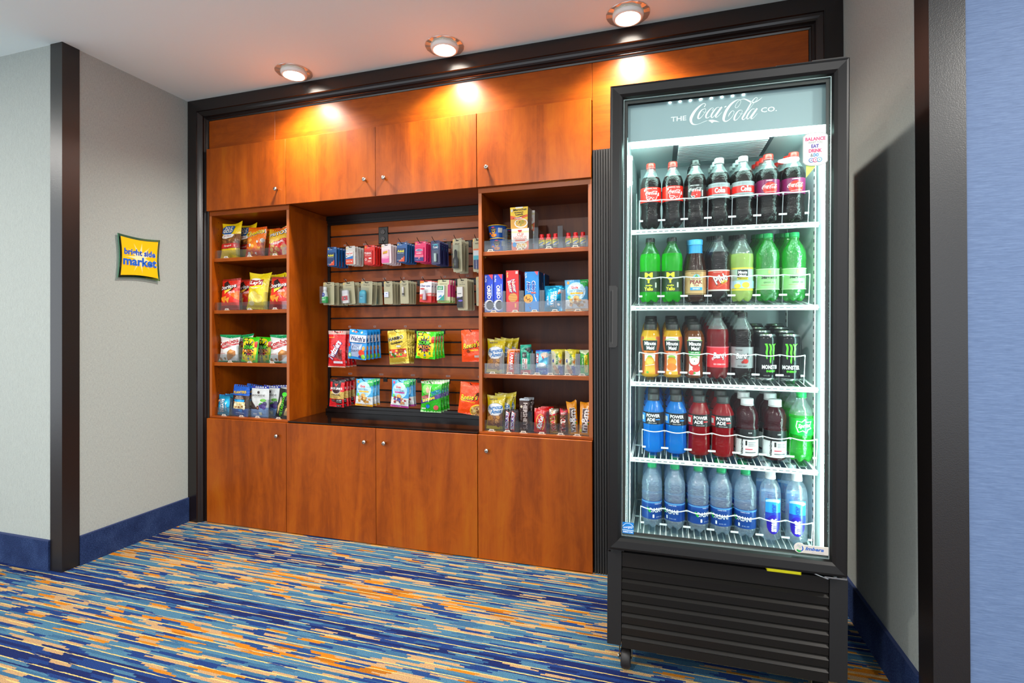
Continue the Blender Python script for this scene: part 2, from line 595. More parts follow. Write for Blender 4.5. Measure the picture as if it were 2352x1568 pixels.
def art(mb, items, W, Hh, mp, fin='film', L=0.012, lift=0.0004, start=1):
    """items in fractions of the W x Hh front (x from the left, y from the bottom); mp(x, z, off) -> point"""
    lay = start
    for it in items:
        k = it[0]
        if k == 'r':
            _, x0, y0, x1, y1, c = it
            a, b, d, e = (x0, y0), (x1, y0), (x1, y1), (x0, y1)
            tr = [(a, b, d), (a, d, e)]
        elif k == 'e':
            _, cx, cy, rx, ry, c = it[:6]
            rot = R(it[6]) if len(it) > 6 else 0
            P = []
            for i in range(16):
                u, v = rx * math.cos(2 * PI * i / 16) * W, ry * math.sin(2 * PI * i / 16) * Hh
                P.append((cx + (u * math.cos(rot) - v * math.sin(rot)) / W, cy + (u * math.sin(rot) + v * math.cos(rot)) / Hh))
            tr = [((cx, cy), P[i], P[(i + 1) % 16]) for i in range(16)]
        elif k == 'p':
            P, c = it[1], it[2]
            tr = [(P[0], P[i], P[i + 1]) for i in range(1, len(P) - 1)]
        elif k == 't':
            _, s, cx, cy, w, h, c = it[:7]
            rot = it[7] if len(it) > 7 else 0
            st = it[8] if len(it) > 8 else ''
            bold = 0.035 if 'B' in st else (0.018 if 'b' in st else 0.0)
            base, _asp = text_tris(s, bold, 0.3 if 'i' in st else 0.0, 0.92 if 'c' in st else 1.0)
            if 60 < abs(rot) < 120:
                ww, hh = w * Hh, h * W
            else:
                ww, hh = w * W, h * Hh
            cs, sn = math.cos(R(rot)), math.sin(R(rot))
            tr = [tuple((cx + (p[0] * ww * cs - p[1] * hh * sn) / W, cy + (p[0] * ww * sn + p[1] * hh * cs) / Hh) for p in t) for t in base]
        elif k == 's':
            _, P, c = it
            tr = stroke_tris([(p[0] * W, p[1] * Hh, p[2] * W) for p in P])
            tr = [tuple((p[0] / W, p[1] / Hh) for p in t) for t in tr]
        elif k == 'cola':
            _, cx, cy, w, c = it
            tr = [tuple((cx + p[0] * w, cy + p[1] * w * W / Hh) for p in t) for t in COLA_T]
        elif k == 'star':
            _, cx, cy, r0, r1, n, c = it
            P = []
            for i in range(2 * n):
                q = r0 if i % 2 else r1
                P.append((cx + q * math.cos(PI * i / n + 0.3), cy + q * W / Hh * math.sin(PI * i / n + 0.3)))
            tr = [((cx, cy), P[i], P[(i + 1) % (2 * n)]) for i in range(2 * n)]
        elif k == 'dots':                     # scatter of small blobs: cookies, nuts, candies
            _, x0, y0, x1, y1, r, n, cols, seed = it
            rg = random.Random(seed)
            groups = {}
            for i in range(n):
                cx, cy = rg.uniform(x0, x1), rg.uniform(y0, y1)
                q = r * rg.uniform(0.7, 1.2)
                P = [(cx + q * math.cos(PI * j / 3 + i) * rg.uniform(0.8, 1.15), cy + q * W / Hh * math.sin(PI * j / 3 + i) * rg.uniform(0.8, 1.15)) for j in range(6)]
                groups.setdefault(cols[i % len(cols)], []).extend(((cx, cy), P[j], P[(j + 1) % 6]) for j in range(6))
            for c, tr in groups.items():
                _lay(mb, tr, W, Hh, mp, c, fin, L, lift * lay)
                lay += 0.3
            lay += 0.7
            continue
        _lay(mb, tr, W, Hh, mp, c, fin, L, lift * lay)
        lay += 1
    return mb

def _lay(mb, tr, W, Hh, mp, c, fin, L, off):
    tr = [tuple(((p[0] - 0.5) * W, p[1] * Hh) for p in t) for t in tr]
    tr = refine(tr, L)
    vs, fs, seen = [], [], {}
    for t in tr:
        f = []
        for p in t:
            k = (round(p[0], 5), round(p[1], 5))
            if k not in seen:
                seen[k] = len(vs)
                vs.append(mp(p[0], p[1], off))
            f.append(seen[k])
        area = (t[1][0] - t[0][0]) * (t[2][1] - t[0][1]) - (t[2][0] - t[0][0]) * (t[1][1] - t[0][1])
        if len(set(f)) == 3:
            fs.append(tuple(f) if area > 0 else (f[0], f[2], f[1]))
    mb.add(vs, fs, ink(c, fin) if isinstance(c, str) else c, True)

def flat_map(y):
    return lambda x, z, off: (x, y - off, z)
def flat_map_at(y, cx, z0):
    return lambda x, z, off: (cx + x, y - off, z0 + z)
def cyl_map(Rr, rot=0.0, z0=0.0):
    def f(x, z, off):
        a = x / Rr - PI / 2 + rot
        return ((Rr + off) * math.cos(a), (Rr + off) * math.sin(a), z0 + z)
    return f

# ------------------------------------------------------------------ the setting
XL, XR = -2.874, 0.735
struct('floor', MB().box(-7, -3.2, -0.05, 5, 3.1, 0, CARPET))
struct('ceiling', MB().box(-7, -3.2, H, 5, 3.1, H + 0.1, CEIL))
struct('wall_left', MB().box(XL - 0.1, 1.890, 0, XL, 3.0, H, PAPER))
struct('wall_left_front', MB().box(-7, 1.790, 0, XL, 1.890, H, PAPER))
struct('wall_back', MB().box(XL, 2.945, 0, XR, 3.045, H, PAPER))
struct('wall_right', MB().box(XR, 1.848, 0, XR + 0.1, 3.0, H, PAPER))
struct('wall_right_front', MB().box(XR, 1.748, 0, 5, 1.848, H, BLUEPAPER))
def baseboard(x0, y0, x1, y1, name):
    m = MB().box(x0, y0, 0, x1, y1, 0.146, CBASE)
    m.box(x0, y0, 0.1462, x1, y1, 0.150, mat('22325C', 0.9))
    struct(name, m)
baseboard(XL, 1.866, XL + 0.012, 2.486, 'baseboard_left')
baseboard(-7, 1.777, -2.953, 1.790, 'baseboard_left_front')
baseboard(XR - 0.012, 1.831, XR, 2.486, 'baseboard_right')
baseboard(0.816, 1.736, 5, 1.748, 'baseboard_right_front')
g1 = MB()
g1.box(-2.953, 1.7855, 0, -2.869, 1.7895, H, GUARD).box(-2.8735, 1.7897, 0, -2.869, 1.865, H, GUARD)
struct('trim_1', g1)
g2 = MB()
g2.box(0.728, 1.7415, 0, 0.815, 1.7475, H, GUARD).box(0.728, 1.7477, 0, 0.7345, 1.83, H, GUARD)
struct('trim_2', g2)
# black moulding round the alcove
prof = [(0, 2.60), (0, 2.487), (0.066, 2.487), (0.068, 2.482), (0.073, 2.482), (0.075, 2.490), (0.083, 2.496), (0.092, 2.500), (0.099, 2.506), (0.100, 2.518), (0.103, 2.523), (0.109, 2.523), (0.112, 2.530), (0.120, 2.532), (0.120, 2.58)]
struct('trim_3', MB().sweep(XL + 0.0005, 0, XR - 0.0005, H - 0.0005, prof, TRIM, 'LTR'))

def panel(name, label, x0, x1, z0, z1, m):
    tag(MB().bevbox(x0, 2.534, z0, x1, 2.552, z1, m, 0.001).build(name), label, 'panel')
panel('wood_panel', 'short cherry wood fascia panel over the upper cabinet beside the grey wall', -2.7525, -2.249, 2.3315, 2.5165, W_X)
panel('wood_panel', 'long cherry wood fascia panel above the three right-hand upper cabinet doors', -2.2475, -0.3415, 2.3315, 2.5165, W_X)
panel('wood_panel', 'tall cherry wood panel on the wall above the drinks cooler', -0.3400, 0.6135, 2.079, 2.5165, W_X)
fl = MB().box(-0.338, 2.524, 0.002, 0.6125, 2.545, 2.078, BLACK)
RIB = mat('2A2826', 0.45, name='ribbed_black')
x = -0.3365
while x < 0.605:
    fl.add([(x, 2.5235, 0.002), (x + 0.0022, 2.516, 0.002), (x + 0.0085, 2.516, 0.002), (x + 0.0108, 2.5235, 0.002),
            (x, 2.5235, 2.078), (x + 0.0022, 2.516, 2.078), (x + 0.0085, 2.516, 2.078), (x + 0.0108, 2.5235, 2.078)],
           [(0, 1, 5, 4), (1, 2, 6, 5), (2, 3, 7, 6), (4, 5, 6, 7)], RIB)
    x += 0.0126
tag(fl.build('ribbed_panel'), 'black vertically ribbed panel between the cabinets and the drinks cooler', 'panel')

# ------------------------------------------------------------------ cabinets
def knob_mb(x, z, y):
    m = MB()
    pr = [(0.0045, 0.0), (0.0045, 0.010), (0.0105, 0.014), (0.012, 0.019), (0.0105, 0.023), (0.005, 0.025)]
    m.lathe([(r, q, CHROME) for r, q in pr], CHROME, 16)
    m.lathe([(0.0035, 0.0252), (0.0030, 0.0256)], mat('4A4238', 0.5, 0.6), 10)
    m.v = [(x + a, y - c, z + b) for a, b, c in m.v]
    return m
def cabinet(name, label, x0, x1, z0, z1, doors, zk):
    """doors: (x0, x1, knob x)"""
    r = empty(name, label, 'cabinet', T((x0 + x1) / 2, 2.71, z0))
    inv = r.matrix_world.translation
    def put(mb, n, par):
        mb.v = [(a - inv.x, b - inv.y, c - inv.z) for a, b, c in mb.v]
        return mb.build(n, par)
    g = 0.018
    b = MB()
    b.box(x0 + 0.001, 2.5235, z0 + 0.001, x0 + g, 2.9, z1 - 0.001, W_Z).box(x1 - g, 2.5235, z0 + 0.001, x1 - 0.001, 2.9, z1 - 0.001, W_Z)
    b.box(x0 + g, 2.5235, z0 + 0.001, x1 - g, 2.9, z0 + g, W_X).box(x0 + g, 2.5235, z1 - g, x1 - g, 2.9, z1 - 0.001, W_X)
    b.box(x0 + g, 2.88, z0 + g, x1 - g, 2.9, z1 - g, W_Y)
    put(b, 'body', r)
    for i, (a, c, kx) in enumerate(doors):
        d = put(MB().bevbox(a + 0.0012, 2.505, z0 - 0.004, c - 0.0012, 2.5225, z1, W_Z2 if (i + int(a * 10)) % 2 else W_Z, 0.0012), 'door', r)
        put(knob_mb(kx, zk, 2.505), 'knob', d)
cabinet('wall_cabinet', 'upper cherry cabinet with one door, above the crisp bag shelves', -2.7445, -2.1475, 1.9455, 2.3298, [(-2.7445, -2.1475, -2.207)], 2.033)
cabinet('wall_cabinet', 'wide two-door upper cherry cabinet over the slat wall niche', -2.1465, -0.942, 1.9455, 2.3298, [(-2.1465, -1.545, -1.606), (-1.545, -0.942, -1.484)], 2.036)
cabinet('wall_cabinet', 'upper cherry cabinet with one door, above the noodle cup shelves', -0.941, -0.3435, 1.9455, 2.3298, [(-0.941, -0.3435, -0.883)], 2.037)
cabinet('base_cabinet', 'lower cherry cabinet with one door, under the crisp bag shelves', -2.7445, -2.1475, 0.0085, 0.6480, [(-2.7445, -2.1475, -2.203)], 0.571)
cabinet('base_cabinet', 'wide two-door lower cherry cabinet under the black counter', -2.1465, -0.942, 0.0085, 0.6480, [(-2.1465, -1.545, -1.610), (-1.545, -0.942, -1.486)], 0.572)
cabinet('base_cabinet', 'lower cherry cabinet with one door, beside the ribbed black panel', -0.941, -0.3435, 0.0085, 0.6480, [(-0.941, -0.3435, -0.886)], 0.570)

BRASS = mat('A8843C', 0.35, 0.8)
def shelf_unit(label, x0, x1, tops):
    r = empty('shelf_unit', label, 'shelves')
    g = 0.0185
    y0, y1 = 2.5255, 2.903
    for a, b in ((x0, x0 + g), (x1 - g, x1)):
        m = MB().box(a, y0 + 0.001, 0.6615, b, y1, 1.9135, W_Z)
        m.box(a + 0.0005, y0, 0.6615, b - 0.0005, y0 + 0.0009, 1.9135, W_EDGE)
        inner = b if a == x0 else a
        sg = 1 if a == x0 else -1
        for k in range(30):
            for yy in (2.575, 2.85):
                z = 0.72 + k * 0.04
                m.box(min(inner, inner + sg * 0.0006), yy - 0.002, z, max(inner, inner + sg * 0.0006), yy + 0.002, z + 0.004, mat('2A1206', 0.6))
        m.build('side_panel', r)
    MB().box(x0, y0, 1.914, x1, y1, 1.9435, W_X).build('top_panel', r)
    MB().box(x0, y0, 0.6500, x1, y1, 0.6610, W_X).build('bottom_panel', r)
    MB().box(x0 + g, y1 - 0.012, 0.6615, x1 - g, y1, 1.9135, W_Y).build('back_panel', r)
    for z in tops:
        MB().bevbox(x0 + g + 0.0006, 2.540, z - 0.0215, x1 - g - 0.0006, y1 - 0.0125, z, W_X, 0.0012).build('shelf', r)
        for xx in (x0 + g, x1 - g - 0.006):
            MB().box(xx, 2.575, z - 0.028, xx + 0.006, 2.583, z - 0.0218, BRASS).build('shelf_pin', r)
LT = (1.6485, 1.322, 0.996)
RT = (1.607, 1.286, 0.963)
shelf_unit('tall open cherry shelf unit of four bays, left of the niche', -2.742, -2.1405, LT)
shelf_unit('tall open cherry shelf unit of four bays beside the ribbed black panel', -0.9405, -0.3435, RT)

# counter and slat wall of the niche
tag(MB().bevbox(-2.1400, 2.509, 0.6500, -0.9412, 2.925, 0.6590, STONE, 0.003).build('countertop'), 'glossy black stone countertop at the bottom of the slat wall niche', 'countertop')
sw = empty('slat_wall', 'cherry slat wall display board with black grooves at the back of the niche', 'slat wall')
MB().box(-2.1395, 2.9045, 0.660, -0.9415, 2.925, 1.944, DARK).build('backing_board', sw)
sl = MB()
gz = [1.8120 - 0.0771 * k for k in range(15)]
edges = [1.888] + gz + [0.702]
for i in range(len(edges) - 1):
    t, b = edges[i], edges[i + 1]
    if i: t -= 0.0045
    if i < len(edges) - 2: b += 0.0045
    sl.bevbox(-2.122, 2.8960, b, -0.9418, 2.9043, t, W_XS, 0.0012)
sl.build('slat_panel', sw)
fr = MB()
for z0, z1, y in ((1.916, 1.944, 2.872), (1.900, 1.9158, 2.880), (1.8885, 1.8998, 2.890)):
    fr.box(-2.1395, y, z0, -0.9415, 2.904, z1, TRIM)
fr.box(-2.1395, 2.886, 0.7005, -2.1225, 2.904, 1.888, TRIM)
fr.box(-2.1395, 2.862, 0.6600, -0.9415, 2.904, 0.682, TRIM).box(-2.1395, 2.878, 0.6822, -0.9415, 2.904, 0.7000, TRIM)
fr.build('black_moulding', sw)
PT = mat('A9837A', 0.55, name='price_paper')
PTX = mat('5A3A38', 0.6)
def wall_tag(x, z, w=0.018):
    m = MB().box(x - w / 2, 2.8948, z, x + w / 2, 2.8957, z + 0.011, PT)
    m.box(x - w / 2 + 0.003, 2.8944, z + 0.004, x + w / 2 - 0.003, 2.8947, z + 0.0075, PTX)
    m.build('price_tag', sw)
for x, w in ((-2.013, 0.018), (-1.865, 0.022), (-1.722, 0.02), (-1.56, 0.022), (-1.425, 0.02), (-1.30, 0.022), (-1.188, 0.024), (-1.06, 0.018)):
    wall_tag(x, 1.746, w)
for x, w in ((-2.01, 0.016), (-1.875, 0.022), (-1.72, 0.022), (-1.582, 0.012), (-1.452, 0.012), (-1.30, 0.014), (-1.15, 0.018), (-1.02, 0.016)):
    wall_tag(x, 1.518, w)
for x in (-1.978, -1.792, -1.572, -1.335, -1.063):
    wall_tag(x, 1.212, 0.018)
for x in (-1.975, -1.745, -1.52, -1.28, -1.07):
    wall_tag(x, 0.905, 0.028)

# outlet
ot = empty('wall_outlet', 'dark brown double power outlet on the slat wall, above the hanging packs', 'outlet')
PLATE = mat('15110F', 0.4, name='outlet_plate')
MB().bevbox(-1.762, 2.890, 1.745, -1.692, 2.8955, 1.856, PLATE, 0.004).build('cover_plate', ot)
for z in (1.778, 1.823):
    m = MB().lathe([(0.0165, 0.0), (0.0165, 0.004), (0.0145, 0.005)], mat('4A4240', 0.3), 18)
    m.v = [(a - 1.727, 2.890 - c, z + b) for a, b, c in m.v]
    for dx in (-0.006, 0.006):
        m.box(-1.727 + dx - 0.001, 2.8845, z + 0.001, -1.727 + dx + 0.001, 2.8849, z + 0.009, DARK)
    m.box(-1.7295, 2.8845, z - 0.010, -1.7245, 2.8849, z - 0.005, DARK)
    m.build('receptacle', ot)

# downlights
GL = glassy('ring_glass', 'E4DCD4', gl=0.22, rough=0.06)
LENS = mat('FFF6E8', 0.4, emit=22, name='lamp_lens')
for i, (x, y) in enumerate(CL):
    r = empty('downlight', ('round glass-rimmed ceiling downlight nearest the grey side wall', 'middle round ceiling downlight above the two-door cabinet', 'round ceiling downlight nearest the drinks cooler')[i], 'ceiling light', T(x, y, H), 'downlights along the cabinet front')
    m = MB()
    n = 24
    vs = []
    for k in range(n):
        a = 2 * PI * k / n
        c, s = math.cos(a), math.sin(a)
        j = 0.004 if k % 2 else 0.006
        vs += [(0.066 * c, 0.066 * s, -0.0015), (0.066 * c, 0.066 * s, -j), (0.098 * c, 0.098 * s, -j + 0.001), (0.0995 * c, 0.0995 * s, -0.0015)]
    fs = []
    for k in range(n):
        a, b = k * 4, ((k + 1) % n) * 4
        for q in range(3):
            fs.append((a + q, b + q, b + q + 1, a + q + 1))
    m.add(vs, fs, GL, False)
    m.build('glass_rim', r)
    m = MB()
    WR = mat('EFEAE2', 0.4, name='lamp_ring')
    m.lathe([(0.047, -0.004), (0.047, -0.018), (0.058, -0.024), (0.066, -0.022), (0.070, -0.012), (0.070, -0.002)], WR, 32, caps=False)
    m.build('trim_ring', r)
    m = MB()
    m.lathe([(0.0465, -0.016), (0.044, -0.026), (0.034, -0.031), (0.0, -0.033)], LENS, 24, caps=False)
    m.build('lens', r)

# bright side market sign
sg = empty('wall_sign', 'square yellow and blue market sign on bowed green glass, on the grey wall', 'sign', T(-2.874, 2.17, 1.61))
GG = glassy('green_glass', 'A9CDBD', gl=0.10, rough=0.05)
GE = mat('4F8A70', 0.2, name='glass_edge')
def bowed(hw, hh, sag, n=10):
    P = []
    c = [(-hw, -hh), (hw, -hh), (hw, hh), (-hw, hh)]
    for i in range(4):
        a, b = c[i], c[(i + 1) % 4]
        nx, ny = -(b[1] - a[1]), (b[0] - a[0])
        l = math.hypot(nx, ny)
        for k in range(n):
            t = k / n
            s = sag * math.sin(PI * t)
            P.append((a[0] + (b[0] - a[0]) * t + nx / l * s, a[1] + (b[1] - a[1]) * t + ny / l * s))
    return P
def plate(P, x0, x1, m, me):
    mb = MB()
    n = len(P)
    mb.add([(x1, a, b) for a, b in P] + [(x1, 0, 0)], [(i, (i + 1) % n, n) for i in range(n)], m)
    mb.add([(x0, a, b) for a, b in P] + [(x0, 0, 0)], [((i + 1) % n, i, n) for i in range(n)], m)
    mb.add([(x0, a, b) for a, b in P] + [(x1, a, b) for a, b in P], [(i, (i + 1) % n, n + (i + 1) % n, n + i) for i in range(n)], me)
    return mb
plate(bowed(0.121, 0.121, 0.009), 0.010, 0.016, GG, GE).build('glass_plate', sg)
P2 = bowed(0.108, 0.107, 0.008)
fp = plate(P2, 0.0163, 0.0175, mat('F2B705', 0.4), mat('D09A05', 0.4))
def sign_map(x, z, off):
    return (0.0176 + off, x, z - 0.107)
art(fp, [('star', 0.5, 0.5, 0.14, 0.40, 11, 'F4CF6A'), ('star', 0.5, 0.5, 0.12, 0.30, 11, 'F6DDA8'),
         ('t', 'bright side', 0.505, 0.62, 0.84, 0.18, 'F5E6C8', 0, 'B'), ('t', 'bright side', 0.5, 0.625, 0.83, 0.18, '1E56B8', 0, 'B'),
         ('t', 'market', 0.505, 0.39, 0.90, 0.235, 'F5E6C8', 0, 'B'), ('t', 'market', 0.5, 0.395, 0.89, 0.235, '0F5CC0', 0, 'B')], 0.216, 0.214, sign_map, 'card')
fp.build('sign_face', sg)
for a, b in ((-0.1, -0.1), (0.1, -0.1), (0.1, 0.1), (-0.1, 0.1)):
    m = MB().lathe([(0.004, 0.0), (0.004, 0.0098)], STEEL, 10)
    m.v = [(q[2] + 0.0002, q[0] + a, q[1] + b) for q in m.v]
    m.build('standoff', sg)

# ------------------------------------------------------------------ drinks cooler
MF = T(-0.189, 1.71, 0) @ RZ(0.01468) @ RY(0.0096)
fr_root = empty('drinks_cooler', 'tall black upright drinks cooler with lit glass door full of bottles', 'refrigerator', MF)
SHELL = mat('080707', 0.5, 0.0, name='cooler_black')
LINER = mat('C4D4D6', 0.35, name='cooler_liner')
FRAME = mat('0F0D0C', 0.38, 0.35, name='door_frame_metal')
WIRE = mat('F2F6F4', 0.35, name='white_wire')
LED = mat('D2FFF6', 0.3, emit=24, name='led_white')
LEDR = mat('D2FFF6', 0.3, emit=56, name='led_side')
def fbuild(mb, n, par=None):
    return mb.build(n, par or fr_root)
m = MB()
m.box(-0.006, 0.067, 0.440, 0.048, 0.66, 2.0, SHELL).box(0.662, 0.067, 0.440, 0.712, 0.66, 2.0, SHELL)
m.box(0.048, 0.067, 1.90, 0.662, 0.66, 2.0, SHELL).box(0.048, 0.60, 0.440, 0.662, 0.66, 1.90, SHELL).box(0.048, 0.09, 0.440, 0.662, 0.60, 0.470, SHELL)
fbuild(m, 'housing')
m = MB()
za, zb = 0.4705, 1.85
a, b, c, d = (0.0525, 0.066), (0.074, 0.56), (0.624, 0.56), (0.6575, 0.066)
m.add([(a[0], a[1], za), (b[0], b[1], za), (c[0], c[1], za), (d[0], d[1], za), (a[0], a[1], zb), (b[0], b[1], zb), (c[0], c[1], zb), (d[0], d[1], zb)],
      [(0, 1, 5, 4), (1, 2, 6, 5), (2, 3, 7, 6), (4, 5, 6, 7), (3, 2, 1, 0)], LINER)
fbuild(m, 'liner')
# ceiling vent of the cooling unit
m = MB().box(0.205, 0.130, 1.8405, 0.525, 0.352, 1.8495, mat('46535A', 0.5))
for k in range(11):
    y = 0.150 + k * 0.018
    m.box(0.222, y, 1.8330, 0.508, y + 0.010, 1.8400, mat('D4DEE2', 0.4))
fbuild(m, 'ceiling_vent')
m = MB().box(0.085, 0.44, 1.755, 0.618, 0.555, 1.8495, mat('AEB9BD', 0.4))
fbuild(m, 'evaporator_cover')
# header with lettering
m = MB().box(0.0545, 0.052, 1.829, 0.652, 0.0555, 1.952, mat('93A9AD', 0.35, name='header_grey'))
WT = 'EEF6F4'
hm = flat_map_at(0.052, 0.3613, 1.9031)
for tr in (COLA_T,):
    _lay(m, [tuple((p[0] + 0.5, p[1]) for p in t) for t in tr], 1.0, 1.0, lambda x, z, off: hm(x * 0.2146, z * 0.2146, off), WT, 'card', 0.05, 0.0006)
art(m, [('t', 'THE', 0.5, 0.5, 1, 1, WT, 0, 'b')], 0.048, 0.0155, flat_map_at(0.052, 0.2176, 1.884), 'card', 0.05)
art(m, [('t', 'CO.', 0.5, 0.5, 1, 1, WT, 0, 'b')], 0.046, 0.0155, flat_map_at(0.052, 0.488, 1.8845), 'card', 0.05)
fbuild(m, 'header_panel')
m = MB().box(0.062, 0.0575, 1.8262, 0.650, 0.112, 1.8400, LED)
m.box(0.058, 0.0562, 1.8402, 0.652, 0.113, 1.848, LINER)
fbuild(m, 'top_lamp')
for k in range(8):
    m = MB().lathe([(0.0045, 0), (0.0035, 0.0025), (0.0, 0.003)], mat('F4FFFC', 0.3, emit=10), 10, (0, 0, 0), caps=False)
    m.v = [(0.19 + k * 0.032 + p[0], 0.0505 - p[2], 1.9475 + p[1] * 0.5) for p in m.v]
    fbuild(m, 'header_led')
m = MB().lathe([(0.0052, 1.692), (0.0068, 1.694), (0.0068, 1.705), (0.0056, 1.706), (0.0056, 1.776), (0.0068, 1.777), (0.0068, 1.789), (0.0052, 1.791)], LEDR, 12, (0.0620, 0.082, 0))
fbuild(m, 'led_tube')
m = MB()
m.box(0.0535, 0.0665, 0.50, 0.0575, 0.0705, 1.68, LINER)
m.add([(0.0535, 0.0712, 0.50), (0.0575, 0.0712, 0.50), (0.0575, 0.0712, 1.68), (0.0535, 0.0712, 1.68)], [(3, 2, 1, 0)], mat('D2FFF6', 0.3, emit=30))
fbuild(m, 'led_fill_strip')  # added strip, lit face turned to the back, brightens the left lanes
m = MB().lathe([(0.003, 0.50), (0.0045, 0.502), (0.0045, 1.815), (0.003, 1.817)], LEDR, 10, (0.6475, 0.074, 0))
fbuild(m, 'led_tube')
# perforated shelf standards
for x, y in ((0.0615, 0.15), (0.645, 0.15), (0.068, 0.44), (0.628, 0.44)):
    m = MB()
    s = 1 if x < 0.3 else -1
    m.box(min(x, x + s * 0.003), y - 0.009, 0.50, max(x, x + s * 0.003), y + 0.009, 1.75, WIRE)
    xx = x + s * 0.0034
    for k in range(48):
        z = 0.51 + k * 0.0256
        m.box(min(x, xx), y - 0.0045, z, max(x, xx), y + 0.0045, z + 0.011, mat('3C4648', 0.6))
    fbuild(m, 'shelf_standard')

# door
door = fbuild(MB().sweep(0, 0.4704, 0.695, 2.003, [(0, 0.064), (0, 0.004), (0.003, 0.001), (0.008, 0), (0.030, 0.003), (0.038, 0.010), (0.0425, 0.018), (0.0425, 0.05), (0.0, 0.064)], FRAME, 'LTRB'), 'door')
fbuild(MB().sweep(0, 0.4704, 0.695, 2.003, [(0.0426, 0.030), (0.0426, 0.0195), (0.0445, 0.0195), (0.0445, 0.030)], mat('AFC2C0', 0.25, 0.8), 'LTRB'), 'glazing_bead', door)
fbuild(MB().sweep(0, 0.4704, 0.695, 2.003, [(0.0446, 0.0300), (0.0446, 0.0285), (0.0545, 0.0285), (0.0545, 0.0300)], mat('2E2C2A', 0.35), 'LTRB'), 'dark_border', door)
PANE = glassy('door_glass', 'F6FCFA', gl=0.012, rough=0.0)
fbuild(MB().add([(0.0447, 0.0240, 0.5151), (0.6503, 0.0240, 0.5151), (0.6503, 0.0240, 1.9583), (0.0447, 0.0240, 1.9583)], [(0, 1, 2, 3)], PANE), 'glass_pane', door)
m = MB()
hp = [(0.001, 1.138), (0.022, 1.138), (0.028, 1.144), (0.028, 1.334), (0.022, 1.340), (0.001, 1.340)]
n = len(hp)
m.add([(x, -0.015, z) for x, z in hp] + [(x, 0.0, z) for x, z in hp], [tuple(range(n))] + [(i, n + i, n + (i + 1) % n, (i + 1) % n) for i in range(n)], mat('302E2C', 0.35, 0.5))
m.box(0.0045, -0.0158, 1.156, 0.0105, -0.0152, 1.322, DARK)
m.box(0.0115, -0.0165, 1.150, 0.0130, -0.0152, 1.326, mat('55524E', 0.3, 0.7))
fbuild(m, 'pull_handle', door)
# stickers on the glass
m = MB()
P = [(-0.034, 0.012), (-0.026, 0.004), (-0.012, 0.0), (0.012, 0.0), (0.026, 0.004), (0.034, 0.012), (0.034, 0.090), (0.026, 0.098), (0.012, 0.102), (-0.012, 0.102), (-0.026, 0.098), (-0.034, 0.090)]
cx, cz = 0.611, 1.696
m.add([(cx + x, 0.0231, cz + z) for x, z in P] + [(cx + x, 0.0237, cz + z) for x, z in P], [tuple(range(12))] + [(i, 12 + i, 12 + (i + 1) % 12, (i + 1) % 12) for i in range(12)], mat('A9ADA8', 0.4))
Q = [(x * 0.94, (z - 0.051) * 0.955 + 0.051) for x, z in P]
m.add([(cx + x, 0.0228, cz + z) for x, z in Q], [tuple(range(12))], mat('DADDD6', 0.4))
am = flat_map_at(0.0227, cx, cz)
art(m, [('t', 'BALANCE', 0.5, 0.80, 0.80, 0.105, 'E0316E', 0, 'B'), ('t', 'WHAT YOU', 0.5, 0.695, 0.57, 0.075, '8A8A86', 0, ''),
        ('t', 'EAT', 0.49, 0.585, 0.30, 0.105, '4A2F96', 0, 'B'), ('t', 'DRINK', 0.5, 0.45, 0.52, 0.105, 'E0316E', 0, 'B'),
        ('t', '&', 0.36, 0.32, 0.10, 0.09, '5A5A58', 0, ''), ('t', 'DO', 0.53, 0.32, 0.21, 0.10, '2A86BE', 0, 'B'),
        ('e', 0.34, 0.17, 0.105, 0.07, '3C6AA8'), ('e', 0.34, 0.17, 0.075, 0.05, 'DADDD6'), ('e', 0.50, 0.17, 0.105, 0.07, 'C23A74'), ('e', 0.50, 0.17, 0.075, 0.05, 'DADDD6'),
        ('e', 0.66, 0.175, 0.105, 0.07, '3A9AB4'), ('e', 0.66, 0.175, 0.075, 0.05, 'DADDD6'), ('e', 0.34, 0.17, 0.03, 0.015, '4A2F96'), ('e', 0.50, 0.17, 0.022, 0.022, 'E0316E'), ('e', 0.66, 0.175, 0.028, 0.014, '3A9A6A')],
    0.068, 0.102, am, 'card', 0.05, 0.00012)
fbuild(m, 'balance_sticker', door)
m = MB().add([(0.587, 0.0262, 1.662), (0.6135, 0.0262, 1.696), (0.587, 0.0262, 1.70)], [(0, 1, 2)], mat('D6DA6A', 0.5))
fbuild(m, 'yellow_corner_sticker', door)
m = MB().add([(0.0452, 0.0232, 0.520), (0.0815, 0.0232, 0.520), (0.0815, 0.0232, 0.5575), (0.0452, 0.0232, 0.5575)], [(0, 1, 2, 3)], mat('0E6FB8', 0.35))
art(m, [('s', [(0.02, 0.62, 0.03), (0.25, 0.86, 0.03), (0.55, 0.92, 0.03), (0.85, 0.8, 0.03), (0.98, 0.6, 0.03)], 'E8F2F8'), ('r', 0, 0.29, 1, 0.33, 'E8F2F8'),
        ('t', 'energy', 0.40, 0.52, 0.62, 0.2, 'F2F8FA', 8, 'i'), ('star', 0.78, 0.58, 0.06, 0.17, 5, 'F2F8FA'), ('star', 0.78, 0.58, 0.035, 0.12, 5, '0E6FB8'),
        ('t', 'ENERGY STAR', 0.5, 0.16, 0.86, 0.13, 'E8F2F8', 0, 'b')], 0.0363, 0.0375, flat_map_at(0.0231, 0.06335, 0.520), 'card', 0.05, 0.00012)
fbuild(m, 'energy_sticker', door)
m = MB()
m.bevbox(0.572, 0.0165, 0.5235, 0.6495, 0.0185, 0.5485, mat('C9C2B8', 0.35, 0.3), 0.0008)
m.lathe([(0.0155, 0.0), (0.0155, 0.002), (0.0150, 0.0028)], mat('D2CCC2', 0.35, 0.3), 28)
q = len(m.v) - 84
